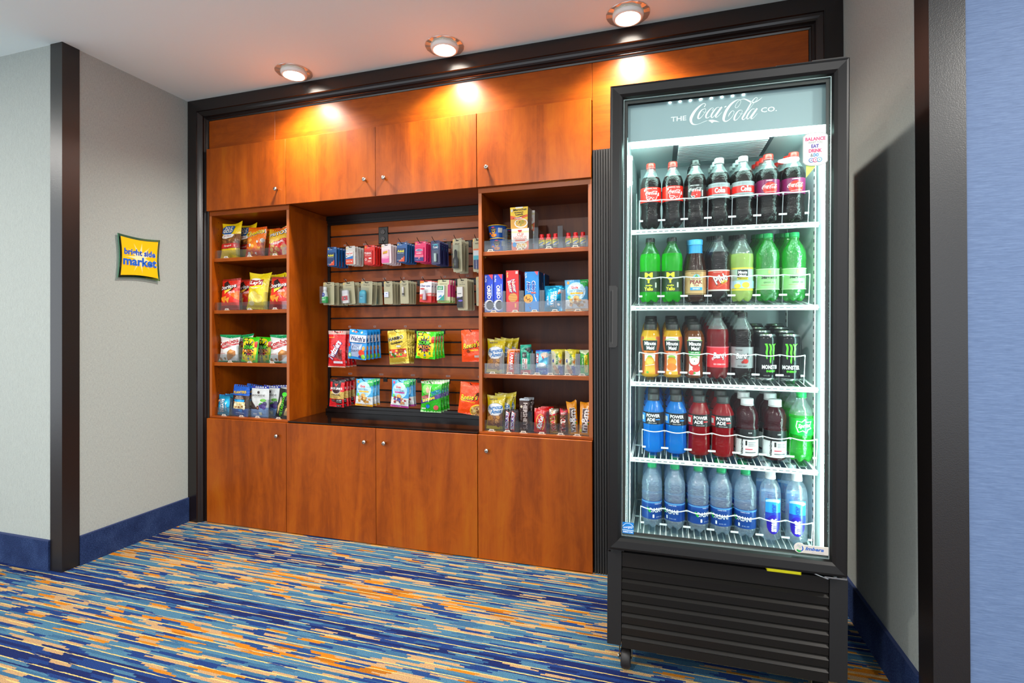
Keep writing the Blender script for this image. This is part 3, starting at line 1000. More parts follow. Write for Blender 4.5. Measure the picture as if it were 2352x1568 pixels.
m.v[q:] = [(0.5715 + p[0], 0.0185 - p[2], 0.5385 + p[1]) for p in m.v[q:]]
bm_ = flat_map_at(0.0164, 0.612, 0.5235)
art(m, [('t', 'Imbera', 0.50, 0.60, 0.66, 0.42, '1450A0', 0, 'Bi'), ('t', 'Beyond Cooling', 0.62, 0.16, 0.42, 0.13, '8E99A8', 0, '')], 0.0755, 0.025, bm_, 'card', 0.05, 0.00012)
bc = flat_map_at(0.0156, 0.5715, 0.523)
art(m, [('s', [(0.25, 0.32, 0.16), (0.45, 0.18, 0.20), (0.66, 0.25, 0.14)], '0E8A3E'), ('s', [(0.62, 0.20, 0.08), (0.80, 0.40, 0.10), (0.76, 0.66, 0.09), (0.68, 0.74, 0.04)], '1450A0'),
        ('e', 0.52, 0.72, 0.05, 0.03, '0E8A3E', -25), ('e', 0.36, 0.78, 0.05, 0.03, '1450A0', -25), ('e', 0.54, 0.56, 0.05, 0.03, '1450A0', -30), ('e', 0.38, 0.62, 0.04, 0.025, '0E8A3E', -25), ('e', 0.24, 0.68, 0.03, 0.02, '6A8AB8', -25)],
    0.030, 0.030, bc, 'card', 0.05, 0.00012)
fbuild(m, 'maker_badge', door)
# top cover strip and hinges
fbuild(MB().box(0.50, 0.012, 2.0035, 0.693, 0.05, 2.0085, SHELL).box(0.600, 0.015, 2.0088, 0.690, 0.04, 2.0125, mat('3A3836', 0.4, 0.4)), 'top_hinge')
m = MB().box(0.640, 0.020, 0.4555, 0.700, 0.064, 0.4600, STEEL)
m.tube([(0.60, 0.05, 0.462), (0.62, 0.03, 0.459), (0.65, 0.028, 0.450), (0.665, 0.05, 0.443)], 0.0028, STEEL)
m.lathe([(0.005, 0.4605), (0.005, 0.4698)], STEEL, 10, (0.672, 0.035, 0))
fbuild(m, 'bottom_hinge')
m = MB().box(0.004, 0.060, 0.437, 0.04, 0.0665, 0.455, DARK)
fbuild(m, 'corner_block')
fbuild(MB().bevbox(0.487, 0.040, 0.4445, 0.583, 0.0655, 0.4615, mat('F2E800', 0.4), 0.003), 'yellow_tag')
# base with louvres
fbuild(MB().box(-0.007, 0.065, 0.12, 0.040, 0.66, 0.4355, SHELL), 'base_side')
fbuild(MB().box(0.667, 0.065, 0.12, 0.716, 0.66, 0.4355, SHELL), 'base_side')
m = MB()
SL = mat('201E1C', 0.36, 0.6, name='louvre_black')
m.box(0.0415, 0.068, 0.389, 0.6655, 0.09, 0.437, SL)
m.box(0.0415, 0.068, 0.112, 0.6655, 0.09, 0.1415, SL)
zt = 0.389
for k in range(7):
    z0 = zt - 0.0385 * k
    m.add([(0.0415, 0.068, z0), (0.6655, 0.068, z0), (0.6655, 0.090, z0), (0.0415, 0.090, z0)], [(0, 3, 2, 1)], SL)
    lo = z0 - 0.0385 if k < 6 else 0.1415
    vs = [(0.0415, 0.082, z0 + 0.001), (0.6655, 0.082, z0 + 0.001), (0.6655, 0.0655, z0 - 0.0140), (0.0415, 0.0655, z0 - 0.0140), (0.6655, 0.068, lo), (0.0415, 0.068, lo)]
    m.add(vs, [(0, 3, 2, 1), (3, 5, 4, 2)], SL)
fbuild(m, 'louvre_panel')
fbuild(MB().box(0.03, 0.10, 0.115, 0.675, 0.64, 0.135, SHELL), 'base_plate')
for cx, cy in ((0.052, 0.142), (0.655, 0.142), (0.052, 0.60), (0.655, 0.60)):
    m = MB()
    m.box(cx - 0.026, cy - 0.03, 0.108, cx + 0.026, cy + 0.03, 0.1145, STEEL)
    for sx in (-0.0225, 0.0205):
        m.add([(cx + sx, cy - 0.028, 0.108), (cx + sx, cy + 0.026, 0.108), (cx + sx, cy + 0.010, 0.030), (cx + sx, cy - 0.012, 0.030),
               (cx + sx + 0.002, cy - 0.028, 0.108), (cx + sx + 0.002, cy + 0.026, 0.108), (cx + sx + 0.002, cy + 0.010, 0.030), (cx + sx + 0.002, cy - 0.012, 0.030)],
              [(0, 1, 2, 3), (7, 6, 5, 4), (0, 3, 7, 4), (1, 5, 6, 2), (3, 2, 6, 7)], mat('9A9270', 0.35, 0.8))
    c = fbuild(m, 'caster')
    m = MB().lathe([(0.030, -0.017), (0.036, -0.013), (0.037, 0.0), (0.036, 0.013), (0.030, 0.017)], mat('1E1A18', 0.5), 28)
    m.v = [(cx + p[2], cy + p[0], 0.0375 + p[1]) for p in m.v]
    fbuild(m, 'wheel', c)
    m = MB().lathe([(0.0035, -0.028), (0.007, -0.0275), (0.007, -0.0235), (0.0035, -0.023), (0.0035, 0.024)], STEEL, 6)
    m.v = [(cx + p[2], cy + p[0], 0.0375 + p[1]) for p in m.v]
    fbuild(m, 'axle_bolt', c)

# ------------------------------------------------------------------ shelves of the cooler
TILT = R(9.0)
SH = [(1.5585, (0.129, 0.203, 0.278, 0.354, 0.430, 0.507, 0.583)),
      (1.2955, (0.128, 0.202, 0.280, 0.355, 0.428, 0.507, 0.586)),
      (1.0335, (0.130, 0.205, 0.277, 0.352, 0.430, 0.502, 0.573)),
      (0.7715, (0.142, 0.218, 0.294, 0.370, 0.446, 0.531, 0.609)),
      (0.5075, (0.138, 0.215, 0.292, 0.366, 0.442, 0.518, 0.597))]
BASE_LY = 0.165
LOOP = mat('EEF6F6', 0.35, name='white_loop')
LANE = glassy('lane_plastic', 'E8F2F2', gl=0.25, rough=0.2)
for si, (z0, cols) in enumerate(SH):
    M = T(0, BASE_LY, z0) @ RX(TILT)
    def tr(mb):
        mb.v = [tuple(M @ Vector(p)) for p in mb.v]
        return mb
    m = MB()
    xa, xb = (0.066, 0.643)
    y1 = 0.345
    for y, z, r in ((-0.060, -0.010, 0.0030), (-0.060, -0.021, 0.0034), (-0.052, -0.0155, 0.002), (y1, -0.0155, 0.003), (0.08, -0.0185, 0.0028), (0.21, -0.0185, 0.0028)):
        e = 0.018 if y > 0.3 else (0.008 if y > 0.1 else 0)
        m.tube([(xa + e * 0.6, y, z), (xb - e, y, z)], r, WIRE)
    m.box(xa + 0.004, -0.0625, -0.0195, xb - 0.004, -0.0595, -0.0115, WIRE)
    for k in range(30):
        if k not in (9, 19):
            m.box(xa + 0.016 + k * 0.0188, -0.0630, -0.0170, xa + 0.028 + k * 0.0188, -0.0626, -0.0145, mat('76888A', 0.6))
    nb = 31
    for k in range(nb):
        x = xa + 0.006 + (xb - xa - 0.012) * k / (nb - 1)
        e = (x - 0.355) * 0.045
        m.tube([(x, -0.058, -0.0135), (x - e, y1, -0.0135)], 0.0015, WIRE, 4)
    for x, e in ((xa, 0.012), (xb, -0.016)):
        m.tube([(x, -0.060, -0.0155), (x + e, y1, -0.0155)], 0.0032, WIRE)
    s = fbuild(tr(m), 'wire_shelf')
    m = MB()
    ed = [cols[0] - 0.0375] + [(cols[i] + cols[i + 1]) / 2 for i in range(6)] + [cols[6] + 0.038]
    zl = (0.092, 0.088, 0.090, 0.084, 0.080)[si]
    for i in range(7):
        a, b = ed[i] + 0.0012, ed[i + 1] - 0.0012
        pts = [(a, -0.026, zl - 0.006), (a, -0.030, zl)]
        for k in range(1, 8):
            t = k / 8
            pts.append((a + (b - a) * t, -0.030 - 0.011 * math.sin(PI * t), zl - 0.003 * math.sin(PI * t)))
        pts += [(b, -0.030, zl), (b, -0.026, zl - 0.006)]
        m.tube(pts, 0.0019, LOOP, 6)
    for i in range(8):
        x = ed[i]
        w = 0.012
        x0_, x1_ = (x - w if i else x), (x + w if i < 7 else x)
        m.box(x0_, -0.036, 0.020, x1_, -0.034, 0.026, LOOP)
        m.box(x - 0.0005, -0.030, 0.0, x + 0.0005, 0.33, 0.018, LANE)
        m.box(x - 0.0010, -0.029, -0.006, x + 0.0010, -0.027, zl, LANE if 0 < i < 7 else LOOP)
    for c_ in cols:
        m.box(c_ - 0.012, -0.034, -0.0115, c_ + 0.012, 0.335, -0.0065, LANE)
    fbuild(tr(m), 'bottle_organizer', s)

# ------------------------------------------------------------------ bottles and cans
CLEAR = liquid('clear_pet', 'DCE8E8', 0.78, 'F0F8F8', 0.5, 0.10, 0.06, 0.3)
def Lq(name, *a, **k):
    return liquid(name, *a, **k)
LQ = dict(
    cola=Lq('cola', '120605', 0.04, '2A0A04', 0.2, 0.025, 0.10, 0.7),
    green=Lq('green_soda', '14F010', 0.30, '60FF50', 0.7, 0.025, 0.08, 0.5),
    tea=Lq('brown_tea', '3A1A08', 0.12, '7A3A10', 0.4, 0.025, 0.08, 0.4),
    lemon=Lq('lemonade', 'D6F08C', 0.15, 'E8F8B0', 0.6, 0.025, 0.08, 0.4),
    gale=Lq('green_bottle', '0CC838', 0.40, '40F070', 0.7, 0.09, 0.06, 0.9),
    orange=Lq('orange_juice', 'FFC020', 0.03, 'FFD060', 0.5, 0.025, 0.08, 0.2),
    apple=Lq('apple_juice', '8A4A14', 0.2, 'C08030', 0.5, 0.025, 0.08, 0.2),
    red=Lq('red_soda', 'A01018', 0.2, 'C03030', 0.6, 0.025, 0.08, 0.5),
    sblue=Lq('blue_sports', '14A2FF', 0.16, '50B8FF', 0.6, 0.025, 0.08, 0.4),
    sred=Lq('red_sports', 'B81420', 0.12, 'D84048', 0.6, 0.025, 0.08, 0.4),
    plum=Lq('plum_water', '4A0C18', 0.2, '7A2030', 0.5, 0.025, 0.08, 0.5),
    sprite=Lq('green_lemon_soda', '14D828', 0.25, '50F060', 0.75, 0.06, 0.08, 0.9),
    wblue=Lq('blue_water', 'DCEEFF', 0.72, 'DDEFFC', 0.6, 0.10, 0.05, 0.9),
    wclear=Lq('clear_water', 'E8F2FF', 0.76, 'EEF6FF', 0.6, 0.10, 0.05, 0.8))

def petal(r, z, a):
    if z > 0.032: return r, z
    t = 1 - z / 0.032
    c = 0.5 + 0.5 * math.cos(5 * a)
    return r * (1 - 0.13 * t * c), z + 0.010 * t * c
def cap_mb(r, z0, h, m, n=24):
    mb = MB()
    mb.lathe([(r, z0), (r, z0 + h * 0.84), (r * 0.93, z0 + h), (0, z0 + h)], m, n, petal=lambda rr, z, a: (rr * (1 + 0.012 * math.cos(n * a / 2)), z) if rr > r * 0.95 else (rr, z), caps=False)
    mb.lathe([(r * 1.03, z0 - 0.004), (r * 1.03, z0 - 0.001)], m, n)
    return mb
def label_mb(Rl, z1, z2, col, items, fin='label', rot=0.0, W=None):
    mb = MB()
    mb.lathe([(Rl, z1), (Rl, z2)], ink(col, fin), 32, caps=False)
    W = W or 0.052
    art(mb, items, W, z2 - z1, cyl_map(Rl, rot, z1), fin, 0.006, 0.00022)
    return mb

SODA = [(0.010, 0.004), (0.024, 0.0), (0.0305, 0.008), (0.0330, 0.026), (0.0330, 0.034), (0.0312, 0.050), (0.0305, 0.064), (0.0315, 0.082), (0.0328, 0.088), (0.0330, 0.144), (0.0332, 0.152),
        (0.0328, 0.160), (0.0308, 0.171), (0.0270, 0.182), (0.0212, 0.193), (0.0160, 0.203), (0.0138, 0.209), (0.0130, 0.2125), (0.0130, 0.216), (0.0155, 0.217), (0.0155, 0.2185), (0.0120, 0.219), (0.0120, 0.2325)]
SODA2 = [(0.010, 0.004), (0.024, 0.0), (0.0305, 0.008), (0.0330, 0.026), (0.0328, 0.034), (0.0328, 0.112), (0.0334, 0.118), (0.0324, 0.128), (0.0334, 0.138), (0.0332, 0.156), (0.0322, 0.166), (0.0298, 0.176), (0.0258, 0.186), (0.0205, 0.196),
         (0.0155, 0.2055), (0.0130, 0.2125), (0.0130, 0.216), (0.0155, 0.217), (0.0155, 0.2185), (0.0120, 0.219), (0.0120, 0.2325)]
def soda(liq, cap, z1, z2, lcol, items, prof=SODA, level=0.172, tint=None, **kw):
    b = MB()
    L = LQ[liq]
    b.lathe([(r, z, (L if z < level else (tint or CLEAR))) for r, z in prof], L, 30, petal=petal)
    return kind('soda_bottle', 'bottle', [('bottle_body', b), ('cap', cap_mb(0.0143, 0.2200, 0.0150, mat(cap, 0.35))), ('label', label_mb(0.0334, z1, z2, lcol, items, **kw))])
GNECK = Lq('green_neck', '30B040', 0.6, '50E060', 0.6, 0.10, 0.06, 0.4)
KB = {}
KB['cola_red'] = soda('cola', 'E8281C', 0.090, 0.143, 'E2200F', [('cola', 0.55, 0.62, 0.80, 'FFFFFF'), ('t', 'ORIGINAL TASTE', 0.5, 0.90, 0.75, 0.06, 'FFE8E0', 0, 'b'),
    ('s', [(0.25, 0.48, 0.022), (0.22, 0.30, 0.022), (0.30, 0.14, 0.022), (0.42, 0.16, 0.022), (0.52, 0.30, 0.022), (0.62, 0.14, 0.022), (0.80, 0.16, 0.022), (0.90, 0.40, 0.022), (0.92, 0.52, 0.022)], 'FFFFFF'),
    ('s', [(0.22, 0.30, 0.022), (0.36, 0.34, 0.022), (0.50, 0.30, 0.022)], 'FFFFFF'), ('s', [(0.25, 0.20, 0.022), (0.44, 0.22, 0.022)], 'FFFFFF'), ('e', 0.66, 0.26, 0.025, 0.025, 'FFFFFF'),
    ('e', 0.12, 0.80, 0.06, 0.07, 'F8D8D0'), ('r', 0.94, 0.40, 1.02, 0.62, 'F4E4E0')])
KB['cola_black'] = soda('cola', '141414', 0.090, 0.143, '0C0A0A', [('e', 0.60, 0.34, 0.30, 0.30, 'DC1C12'), ('r', 0.30, 0.04, 0.50, 0.24, '0C0A0A'), ('cola', 0.55, 0.66, 0.80, 'FFFFFF'), ('t', 'ZERO SUGAR', 0.5, 0.92, 0.55, 0.06, 'F0F0F0', 0, 'b'),
    ('s', [(0.28, 0.30, 0.02), (0.40, 0.12, 0.02), (0.55, 0.20, 0.02)], 'F0F0F0'), ('s', [(0.30, 0.20, 0.02), (0.52, 0.24, 0.02)], 'F0F0F0'), ('e', 0.62, 0.30, 0.025, 0.02, 'FFFFFF'), ('r', 0.92, 0.2, 1.0, 0.6, 'B0B0B0')])
KB['cola_silver'] = soda('cola', 'E6EAEA', 0.090, 0.143, '8E9396', [('r', -0.5, 0.27, 1.5, 0.72, 'D8201A'), ('t', 'Coke', 0.55, 0.50, 0.62, 0.34, 'FFFFFF', 0, 'B'), ('t', 'DIET', 0.62, 0.67, 0.12, 0.07, 'FFFFFF', 0, ''),
    ('t', 'ZERO CALORIES PER BOTTLE', 0.5, 0.86, 0.9, 0.06, '6A6E72', 0, ''), ('t', 'ASPARTAME SWEETENED', 0.5, 0.14, 0.7, 0.06, '55595C', 0, '')])
KB['cola_cherry'] = soda('cola', 'E8281C', 0.090, 0.143, '741048', [('e', 0.58, 0.42, 0.42, 0.40, 'DE2014'), ('r', 0.02, 0.0, 1.1, 0.12, '741048'), ('cola', 0.55, 0.55, 0.88, 'FFFFFF'), ('t', 'CHERRY', 0.52, 0.92, 0.34, 0.07, 'FFE8F0', 0, 'b'), ('s', [(0.3, 0.18, 0.02), (0.9, 0.2, 0.02)], 'F4D0D0'), ('e', 0.55, 0.30, 0.03, 0.04, '8A1C5A')])
KB['citrus'] = soda('green', '1A1816', 0.038, 0.112, '1E3A16', [('t', 'M', 0.48, 0.82, 0.50, 0.24, 'E8E81C', 0, 'B'), ('t', 'Y', 0.48, 0.55, 0.50, 0.26, 'E8E81C', 0, 'B'), ('t', 'Yello', 0.48, 0.14, 0.55, 0.18, 'E8E81C', 0, 'B'), ('t', 'mello', 0.50, 0.31, 0.40, 0.08, 'E8E81C', 0, 'B'), ('r', 0.88, 0.2, 0.98, 0.45, 'C8D8C0')], SODA2, 0.168, GNECK)
KB['pibb'] = soda('cola', '1A1816', 0.038, 0.112, 'C8321A', [('r', -0.6, 0.94, 1.6, 1.0, 'D8D0C8'), ('r', -0.6, 0.0, 1.6, 0.07, 'D8D0C8'), ('s', [(0.1, 0.20, 0.03), (0.5, 0.36, 0.03), (0.9, 0.24, 0.03)], 'E8702A'), ('s', [(0.2, 0.12, 0.03), (0.6, 0.30, 0.03), (0.95, 0.5, 0.03)], 'E8702A'),
    ('t', 'Pibb', 0.50, 0.56, 0.86, 0.42, '1A0A08', 24, 'B'), ('t', 'Pibb', 0.48, 0.58, 0.80, 0.38, 'F4F0EC', 24, 'B'), ('t', 'XTRA', 0.66, 0.44, 0.42, 0.13, 'F0C81A', 24, 'B'), ('t', 'FRESH FLAVOR', 0.3, 0.88, 0.5, 0.05, 'F4E0C8', 0, '')], SODA2)
KB['lemonade'] = soda('lemon', '1A1816', 0.038, 0.118, 'E6DC3C', [('r', -0.6, 0.42, 1.6, 0.93, 'A8C8B0'), ('r', 0.24, 0.56, 0.84, 0.90, '16201A'), ('t', 'Minute', 0.54, 0.79, 0.50, 0.13, 'FFFFFF', 0, 'B'), ('t', 'Maid', 0.54, 0.64, 0.36, 0.12, 'FFFFFF', 0, 'B'), ('r', 0.24, 0.47, 0.84, 0.56, 'F0E020'), ('t', 'LEMONADE', 0.54, 0.515, 0.5, 0.05, '1A3A1A', 0, 'b'),
    ('r', -0.6, 0.1, 1.6, 0.42, 'A8D8E8'), ('e', 0.72, 0.24, 0.22, 0.13, 'F4E23A'), ('e', 0.25, 0.2, 0.2, 0.1, 'F4E23A'), ('t', '3%', 0.3, 0.34, 0.2, 0.09, 'FFFFFF', 0, 'b')], SODA2, 0.160)
KB['ginger'] = soda('gale', '0AA050', 0.040, 0.112, '98D488', [('t', "Seagram's", 0.52, 0.60, 0.88, 0.20, '1E3A1E', 0, 'B'), ('t', 'GINGER ALE', 0.52, 0.34, 0.62, 0.08, '2E5A2A', 0, ''), ('s', [(0.05, 0.22, 0.02), (0.95, 0.22, 0.02)], 'A86A3A'), ('e', 0.52, 0.84, 0.09, 0.09, 'B0C070'), ('r', -0.6, 0.96, 1.6, 1.0, 'C0E8B0'), ('r', -0.6, 0.0, 1.6, 0.04, 'C0E8B0')], SODA2, 0.175, LQ['gale'])
KB['root_red'] = soda('red', '1A1816', 0.042, 0.115, 'D81C2A', [('t', 'Barq', 0.46, 0.53, 0.70, 0.40, '5A0A10', 6, 'Bi'), ('t', 'Barq', 0.44, 0.55, 0.66, 0.38, 'FFFFFF', 6, 'Bi'), ('t', "'s", 0.86, 0.62, 0.12, 0.2, 'FFFFFF', 0, 'B'), ('t', 'RED CREME SODA', 0.5, 0.16, 0.7, 0.07, 'F8D8D8', 0, 'b'), ('e', 0.10, 0.42, 0.07, 0.08, 'E8B0B8'), ('r', -0.6, 0.95, 1.6, 1.0, 'E86A78')], SODA2)
KB['root_silver'] = soda('cola', '1A1816', 0.042, 0.115, '94989A', [('t', 'Barq', 0.46, 0.53, 0.70, 0.40, '1A1A1A', 6, 'Bi'), ('t', 'Barq', 0.44, 0.55, 0.64, 0.36, 'F4F4F4', 6, 'Bi'), ('t', "'s", 0.84, 0.62, 0.12, 0.2, '1A1A1A', 0, 'B'), ('e', 0.68, 0.33, 0.16, 0.11, 'B82418'), ('e', 0.52, 0.28, 0.08, 0.06, '8A1810'), ('t', "IT'S GOOD", 0.3, 0.86, 0.4, 0.06, '3A3A3A', 0, 'b'), ('t', 'ROOT BEER', 0.5, 0.10, 0.5, 0.06, '3A3A3A', 0, 'b')], SODA2)
KB['sprite'] = soda('sprite', '0FB050', 0.094, 0.150, '12C03A', [('p', [(0.06, 0.50), (0.22, 0.72), (0.12, 0.86), (0.40, 0.82), (0.56, 1.0), (0.64, 0.82), (0.96, 0.86), (0.84, 0.56), (0.98, 0.42), (0.74, 0.34), (0.66, 0.12), (0.48, 0.28), (0.20, 0.14), (0.26, 0.38)], 'F2FAF2'),
    ('p', [(0.12, 0.52), (0.26, 0.71), (0.18, 0.82), (0.42, 0.78), (0.55, 0.92), (0.62, 0.78), (0.90, 0.81), (0.80, 0.56), (0.91, 0.45), (0.71, 0.38), (0.63, 0.20), (0.48, 0.33), (0.25, 0.20), (0.31, 0.40)], '10B83A'), ('t', 'Sprite', 0.52, 0.56, 0.66, 0.30, 'FFFFFF', 8, 'Bi')], SODA, 0.160)
# tea: wide blue sleeve over the neck
TEA = [(0.026, 0.0), (0.0315, 0.006), (0.0328, 0.02), (0.0328, 0.112), (0.0318, 0.124), (0.0280, 0.145), (0.0235, 0.165), (0.0205, 0.176), (0.0198, 0.190), (0.0195, 0.210)]
b = MB().lathe([(r, z) for r, z in TEA], LQ['tea'], 30)
c = MB().lathe([(0.0212, 0.172), (0.0206, 0.185), (0.0203, 0.203)], mat('2E9ADC', 0.35), 28, caps=False)
c.lathe([(0.0218, 0.2035), (0.0218, 0.2200), (0.0205, 0.2225), (0, 0.2225)], mat('4AB0EC', 0.35), 28, caps=False)
KB['tea'] = kind('tea_bottle', 'bottle', [('bottle_body', b), ('cap', c), ('label', label_mb(0.0333, 0.026, 0.112, 'C8A46C', [('r', -0.6, 0.94, 1.6, 0.98, '7A5A2A'), ('r', -0.6, 0.02, 1.6, 0.05, '7A5A2A'), ('e', 0.52, 0.66, 0.24, 0.18, '7AB8D0'), ('p', [(0.30, 0.62), (0.52, 0.84), (0.74, 0.62)], '5A9A4A'), ('r', 0.16, 0.24, 0.86, 0.72, 'E8D8A8'),
    ('t', 'GOLD', 0.51, 0.67, 0.56, 0.09, '8A1A1A', 0, 'b'), ('t', 'PEAK', 0.51, 0.52, 0.72, 0.16, '8A1A1A', 0, 'B'), ('t', 'TEA', 0.51, 0.38, 0.32, 0.08, '8A1A1A', 0, 'b'), ('r', 0.16, 0.18, 0.86, 0.30, '3AA0D8'), ('t', 'SWEET', 0.51, 0.24, 0.4, 0.06, 'FFFFFF', 0, 'b'), ('t', 'REAL BREWED', 0.51, 0.88, 0.6, 0.05, '5A4A2A', 0, '')]))])
# juice bottles: square-shouldered, pinched waist, full sleeve
JUI = [(0.022, 0.0), (0.0285, 0.006), (0.0285, 0.020), (0.0262, 0.034), (0.0250, 0.060), (0.0262, 0.090), (0.0300, 0.112), (0.0312, 0.124), (0.0312, 0.140), (0.0290, 0.154), (0.0240, 0.166), (0.0200, 0.171), (0.0200, 0.174)]
def sleeve_r(prof, z):
    for (r0, z0), (r1, z1) in zip(prof, prof[1:]):
        if z0 <= z <= z1 and z1 > z0:
            return r0 + (r1 - r0) * (z - z0) / (z1 - z0)
    return prof[-1][0]
def sleeve_map(prof, z0, e=0.0004):
    def f(x, z, off):
        r = sleeve_r(prof, z + z0) + e + off
        a = x / 0.029 - PI / 2
        return (r * math.cos(a), r * math.sin(a), z + z0)
    return f
def juice(liq, lcol, name, body, items):
    b = MB().lathe([(r, z) for r, z in JUI], LQ[liq], 30)
    l = MB().lathe([(sleeve_r(JUI, z) + 0.0004, z, ink('B4562C' if liq == 'orange' else '6A3A20', 'label')) for z in (0.012, 0.020, 0.034, 0.047, 0.060, 0.075, 0.090, 0.101, 0.112, 0.124, 0.140, 0.148)], ink(lcol, 'label'), 30, caps=False)
    it = [('r', 0.14, 0.0, 0.86, 1.0, body), ('r', 0.05, 0.62, 0.95, 0.90, '14201A'), ('s', [(0.05, 0.90, 0.03), (0.5, 0.95, 0.05), (0.95, 0.90, 0.03)], '8ACA3A'), ('t', 'Minute', 0.52, 0.82, 0.66, 0.10, 'FFFFFF', 0, 'B'), ('t', 'Maid', 0.54, 0.70, 0.46, 0.10, 'FFFFFF', 0, 'B')] + items
    art(l, it, 0.052, 0.136, sleeve_map(JUI, 0.012), 'label', 0.006, 0.00022)
    return kind('juice_bottle', 'bottle', [('bottle_body', b), ('cap', cap_mb(0.0205, 0.1745, 0.0185, mat('1C1A18', 0.4), 30)), ('label', l)])
KB['juice_orange'] = juice('orange', 'E8E0C8', 'ORANGE', 'F0A01E', [('r', 0.12, 0.52, 0.88, 0.62, 'F0781E'), ('t', 'ORANGE', 0.5, 0.57, 0.5, 0.05, '3A5A1A', 0, 'b'), ('r', 0.14, 0.34, 0.86, 0.52, 'F4F0DC'), ('e', 0.5, 0.45, 0.16, 0.05, '7ABA3A'), ('e', 0.5, 0.34, 0.30, 0.12, 'F49A1C'), ('e', 0.5, 0.34, 0.22, 0.085, 'F8B84A'), ('s', [(0.2, 0.22, 0.03), (0.8, 0.26, 0.05)], 'F8ECC8'), ('e', 0.55, 0.12, 0.28, 0.10, 'F4A41C'), ('e', 0.38, 0.05, 0.08, 0.03, '5AA02A')])
KB['juice_tangerine'] = juice('orange', 'E8E0C8', 'ORANGE', 'F4F0E0', [('r', 0.12, 0.52, 0.88, 0.62, 'E8641E'), ('t', 'ORANGE', 0.5, 0.57, 0.5, 0.05, 'FFF0D8', 0, 'b'), ('e', 0.5, 0.46, 0.24, 0.05, '9ACA4A'), ('e', 0.5, 0.34, 0.30, 0.12, 'E8941C'), ('e', 0.5, 0.20, 0.32, 0.10, 'F07A14'), ('r', 0.14, 0.0, 0.86, 0.09, 'F0A828'), ('e', 0.42, 0.04, 0.08, 0.03, 'F8F8F0')])
KB['juice_apple'] = juice('apple', 'E8E0C8', 'APPLE', 'F6F4EE', [('r', 0.12, 0.50, 0.88, 0.62, '1EA03A'), ('t', '100% APPLE', 0.52, 0.59, 0.5, 0.04, 'FFFFFF', 0, 'b'), ('t', 'JUICE', 0.6, 0.535, 0.3, 0.04, 'FFFFFF', 0, 'b'), ('e', 0.5, 0.45, 0.22, 0.04, '6ABA3A'), ('e', 0.5, 0.34, 0.34, 0.12, 'C01A14'), ('e', 0.5, 0.37, 0.30, 0.10, 'F8F4E0'), ('e', 0.5, 0.37, 0.03, 0.015, '3A1A0A'), ('e', 0.62, 0.18, 0.24, 0.09, 'C8281C'), ('e', 0.34, 0.07, 0.16, 0.06, 'D03020'), ('e', 0.5, 0.06, 0.07, 0.025, '4A9A2A')])
# tall energy drink can
CAN = [(0.024, 0.0), (0.0295, 0.004), (0.0322, 0.010), (0.0325, 0.014), (0.0325, 0.140), (0.0300, 0.149), (0.0268, 0.153), (0.0272, 0.1555), (0.0262, 0.1560)]
b = MB().lathe([(r, z, (mat('0A0C10', 0.22, 0.5) if 0.004 < z < 0.149 else mat('C0C4C4', 0.2, 1.0))) for r, z in CAN], mat('0A0C10', 0.22, 0.5), 36, caps=False)
claw = []
for k, (x, l0, l1) in enumerate(((0.30, 0.50, 0.82), (0.50, 0.40, 0.82), (0.68, 0.47, 0.82))):
    claw.append(('s', [(x - 0.09, 0.83, 0.05), (x - 0.01, l1 - 0.02, 0.10), (x + 0.02, 0.72, 0.09), (x - 0.01, 0.62, 0.10), (x + 0.02, 0.55, 0.06), (x, l0 + 0.02, 0.08), (x + 0.015, l0 - 0.04, 0.01)], '5AE020'))
art(b, [('p', [(0.18, 0.84), (0.30, 0.80), (0.34, 0.84)], '5AE020')] + claw + [('p', [(0.68, 0.82), (0.84, 0.85), (0.72, 0.78)], '5AE020'), ('t', 'MONSTER', 0.52, 0.27, 0.92, 0.10, 'F2F2F2', 0, 'B'), ('t', 'ENERGY', 0.54, 0.17, 0.5, 0.05, '5AE020', 0, 'b'), ('t', '16 FL OZ', 0.3, 0.06, 0.3, 0.03, 'A0A4A0', 0, '')], 0.054, 0.136, cyl_map(0.0326, 0, 0.010), 'label', 0.007, 0.0002)
t_ = MB().lathe([(0.0255, 0.1545), (0.0, 0.1540)], mat('C0C8C0', 0.25, 0.9), 30, caps=False)
t_.lathe([(0.0, 0.1562), (0.008, 0.1560), (0.009, 0.1550)], mat('7AC83A', 0.3, 0.4), 14, (0, -0.004, 0), caps=False)
KB['can'] = kind('energy_drink_can', 'can', [('can_body', b), ('lid', t_)])
# sports drink
SPO = [(0.026, 0.0), (0.0325, 0.006), (0.0335, 0.016), (0.0330, 0.050), (0.0322, 0.088), (0.0335, 0.100), (0.0335, 0.142), (0.0320, 0.150), (0.0255, 0.166), (0.0192, 0.178), (0.0175, 0.181), (0.0175, 0.184)]
def sport(liq, c2, nm):
    b = MB().lathe([(r, z) for r, z in SPO], LQ[liq], 32)
    for k in range(4):
        a = -PI / 2 + (k - 1.5) * 0.55
        pass
    return kind('sports_drink_bottle', 'bottle', [('bottle_body', b), ('cap', cap_mb(0.0188, 0.1850, 0.0190, mat('3A3C3C', 0.4), 26)), ('label', label_mb(0.0341, 0.101, 0.143, '101214',
        [('t', 'POWER', 0.52, 0.72, 0.86, 0.28, 'F6F8F8', 0, 'B'), ('t', 'ADE', 0.38, 0.38, 0.52, 0.28, 'F6F8F8', 0, 'B'), ('t', 'SPORTS DRINK', 0.5, 0.10, 0.5, 0.08, 'C8CCCC', 0, 'b'), ('r', 0.68, 0.36, 0.96, 0.46, c2), ('r', -0.45, 0.1, 0.02, 0.9, c2), ('r', -0.4, 0.3, -0.1, 0.7, 'D8E0E0')]))])
KB['sport_blue'] = sport('sblue', '2A8AE0', 'x')
KB['sport_red'] = sport('sred', 'C82A30', 'x')
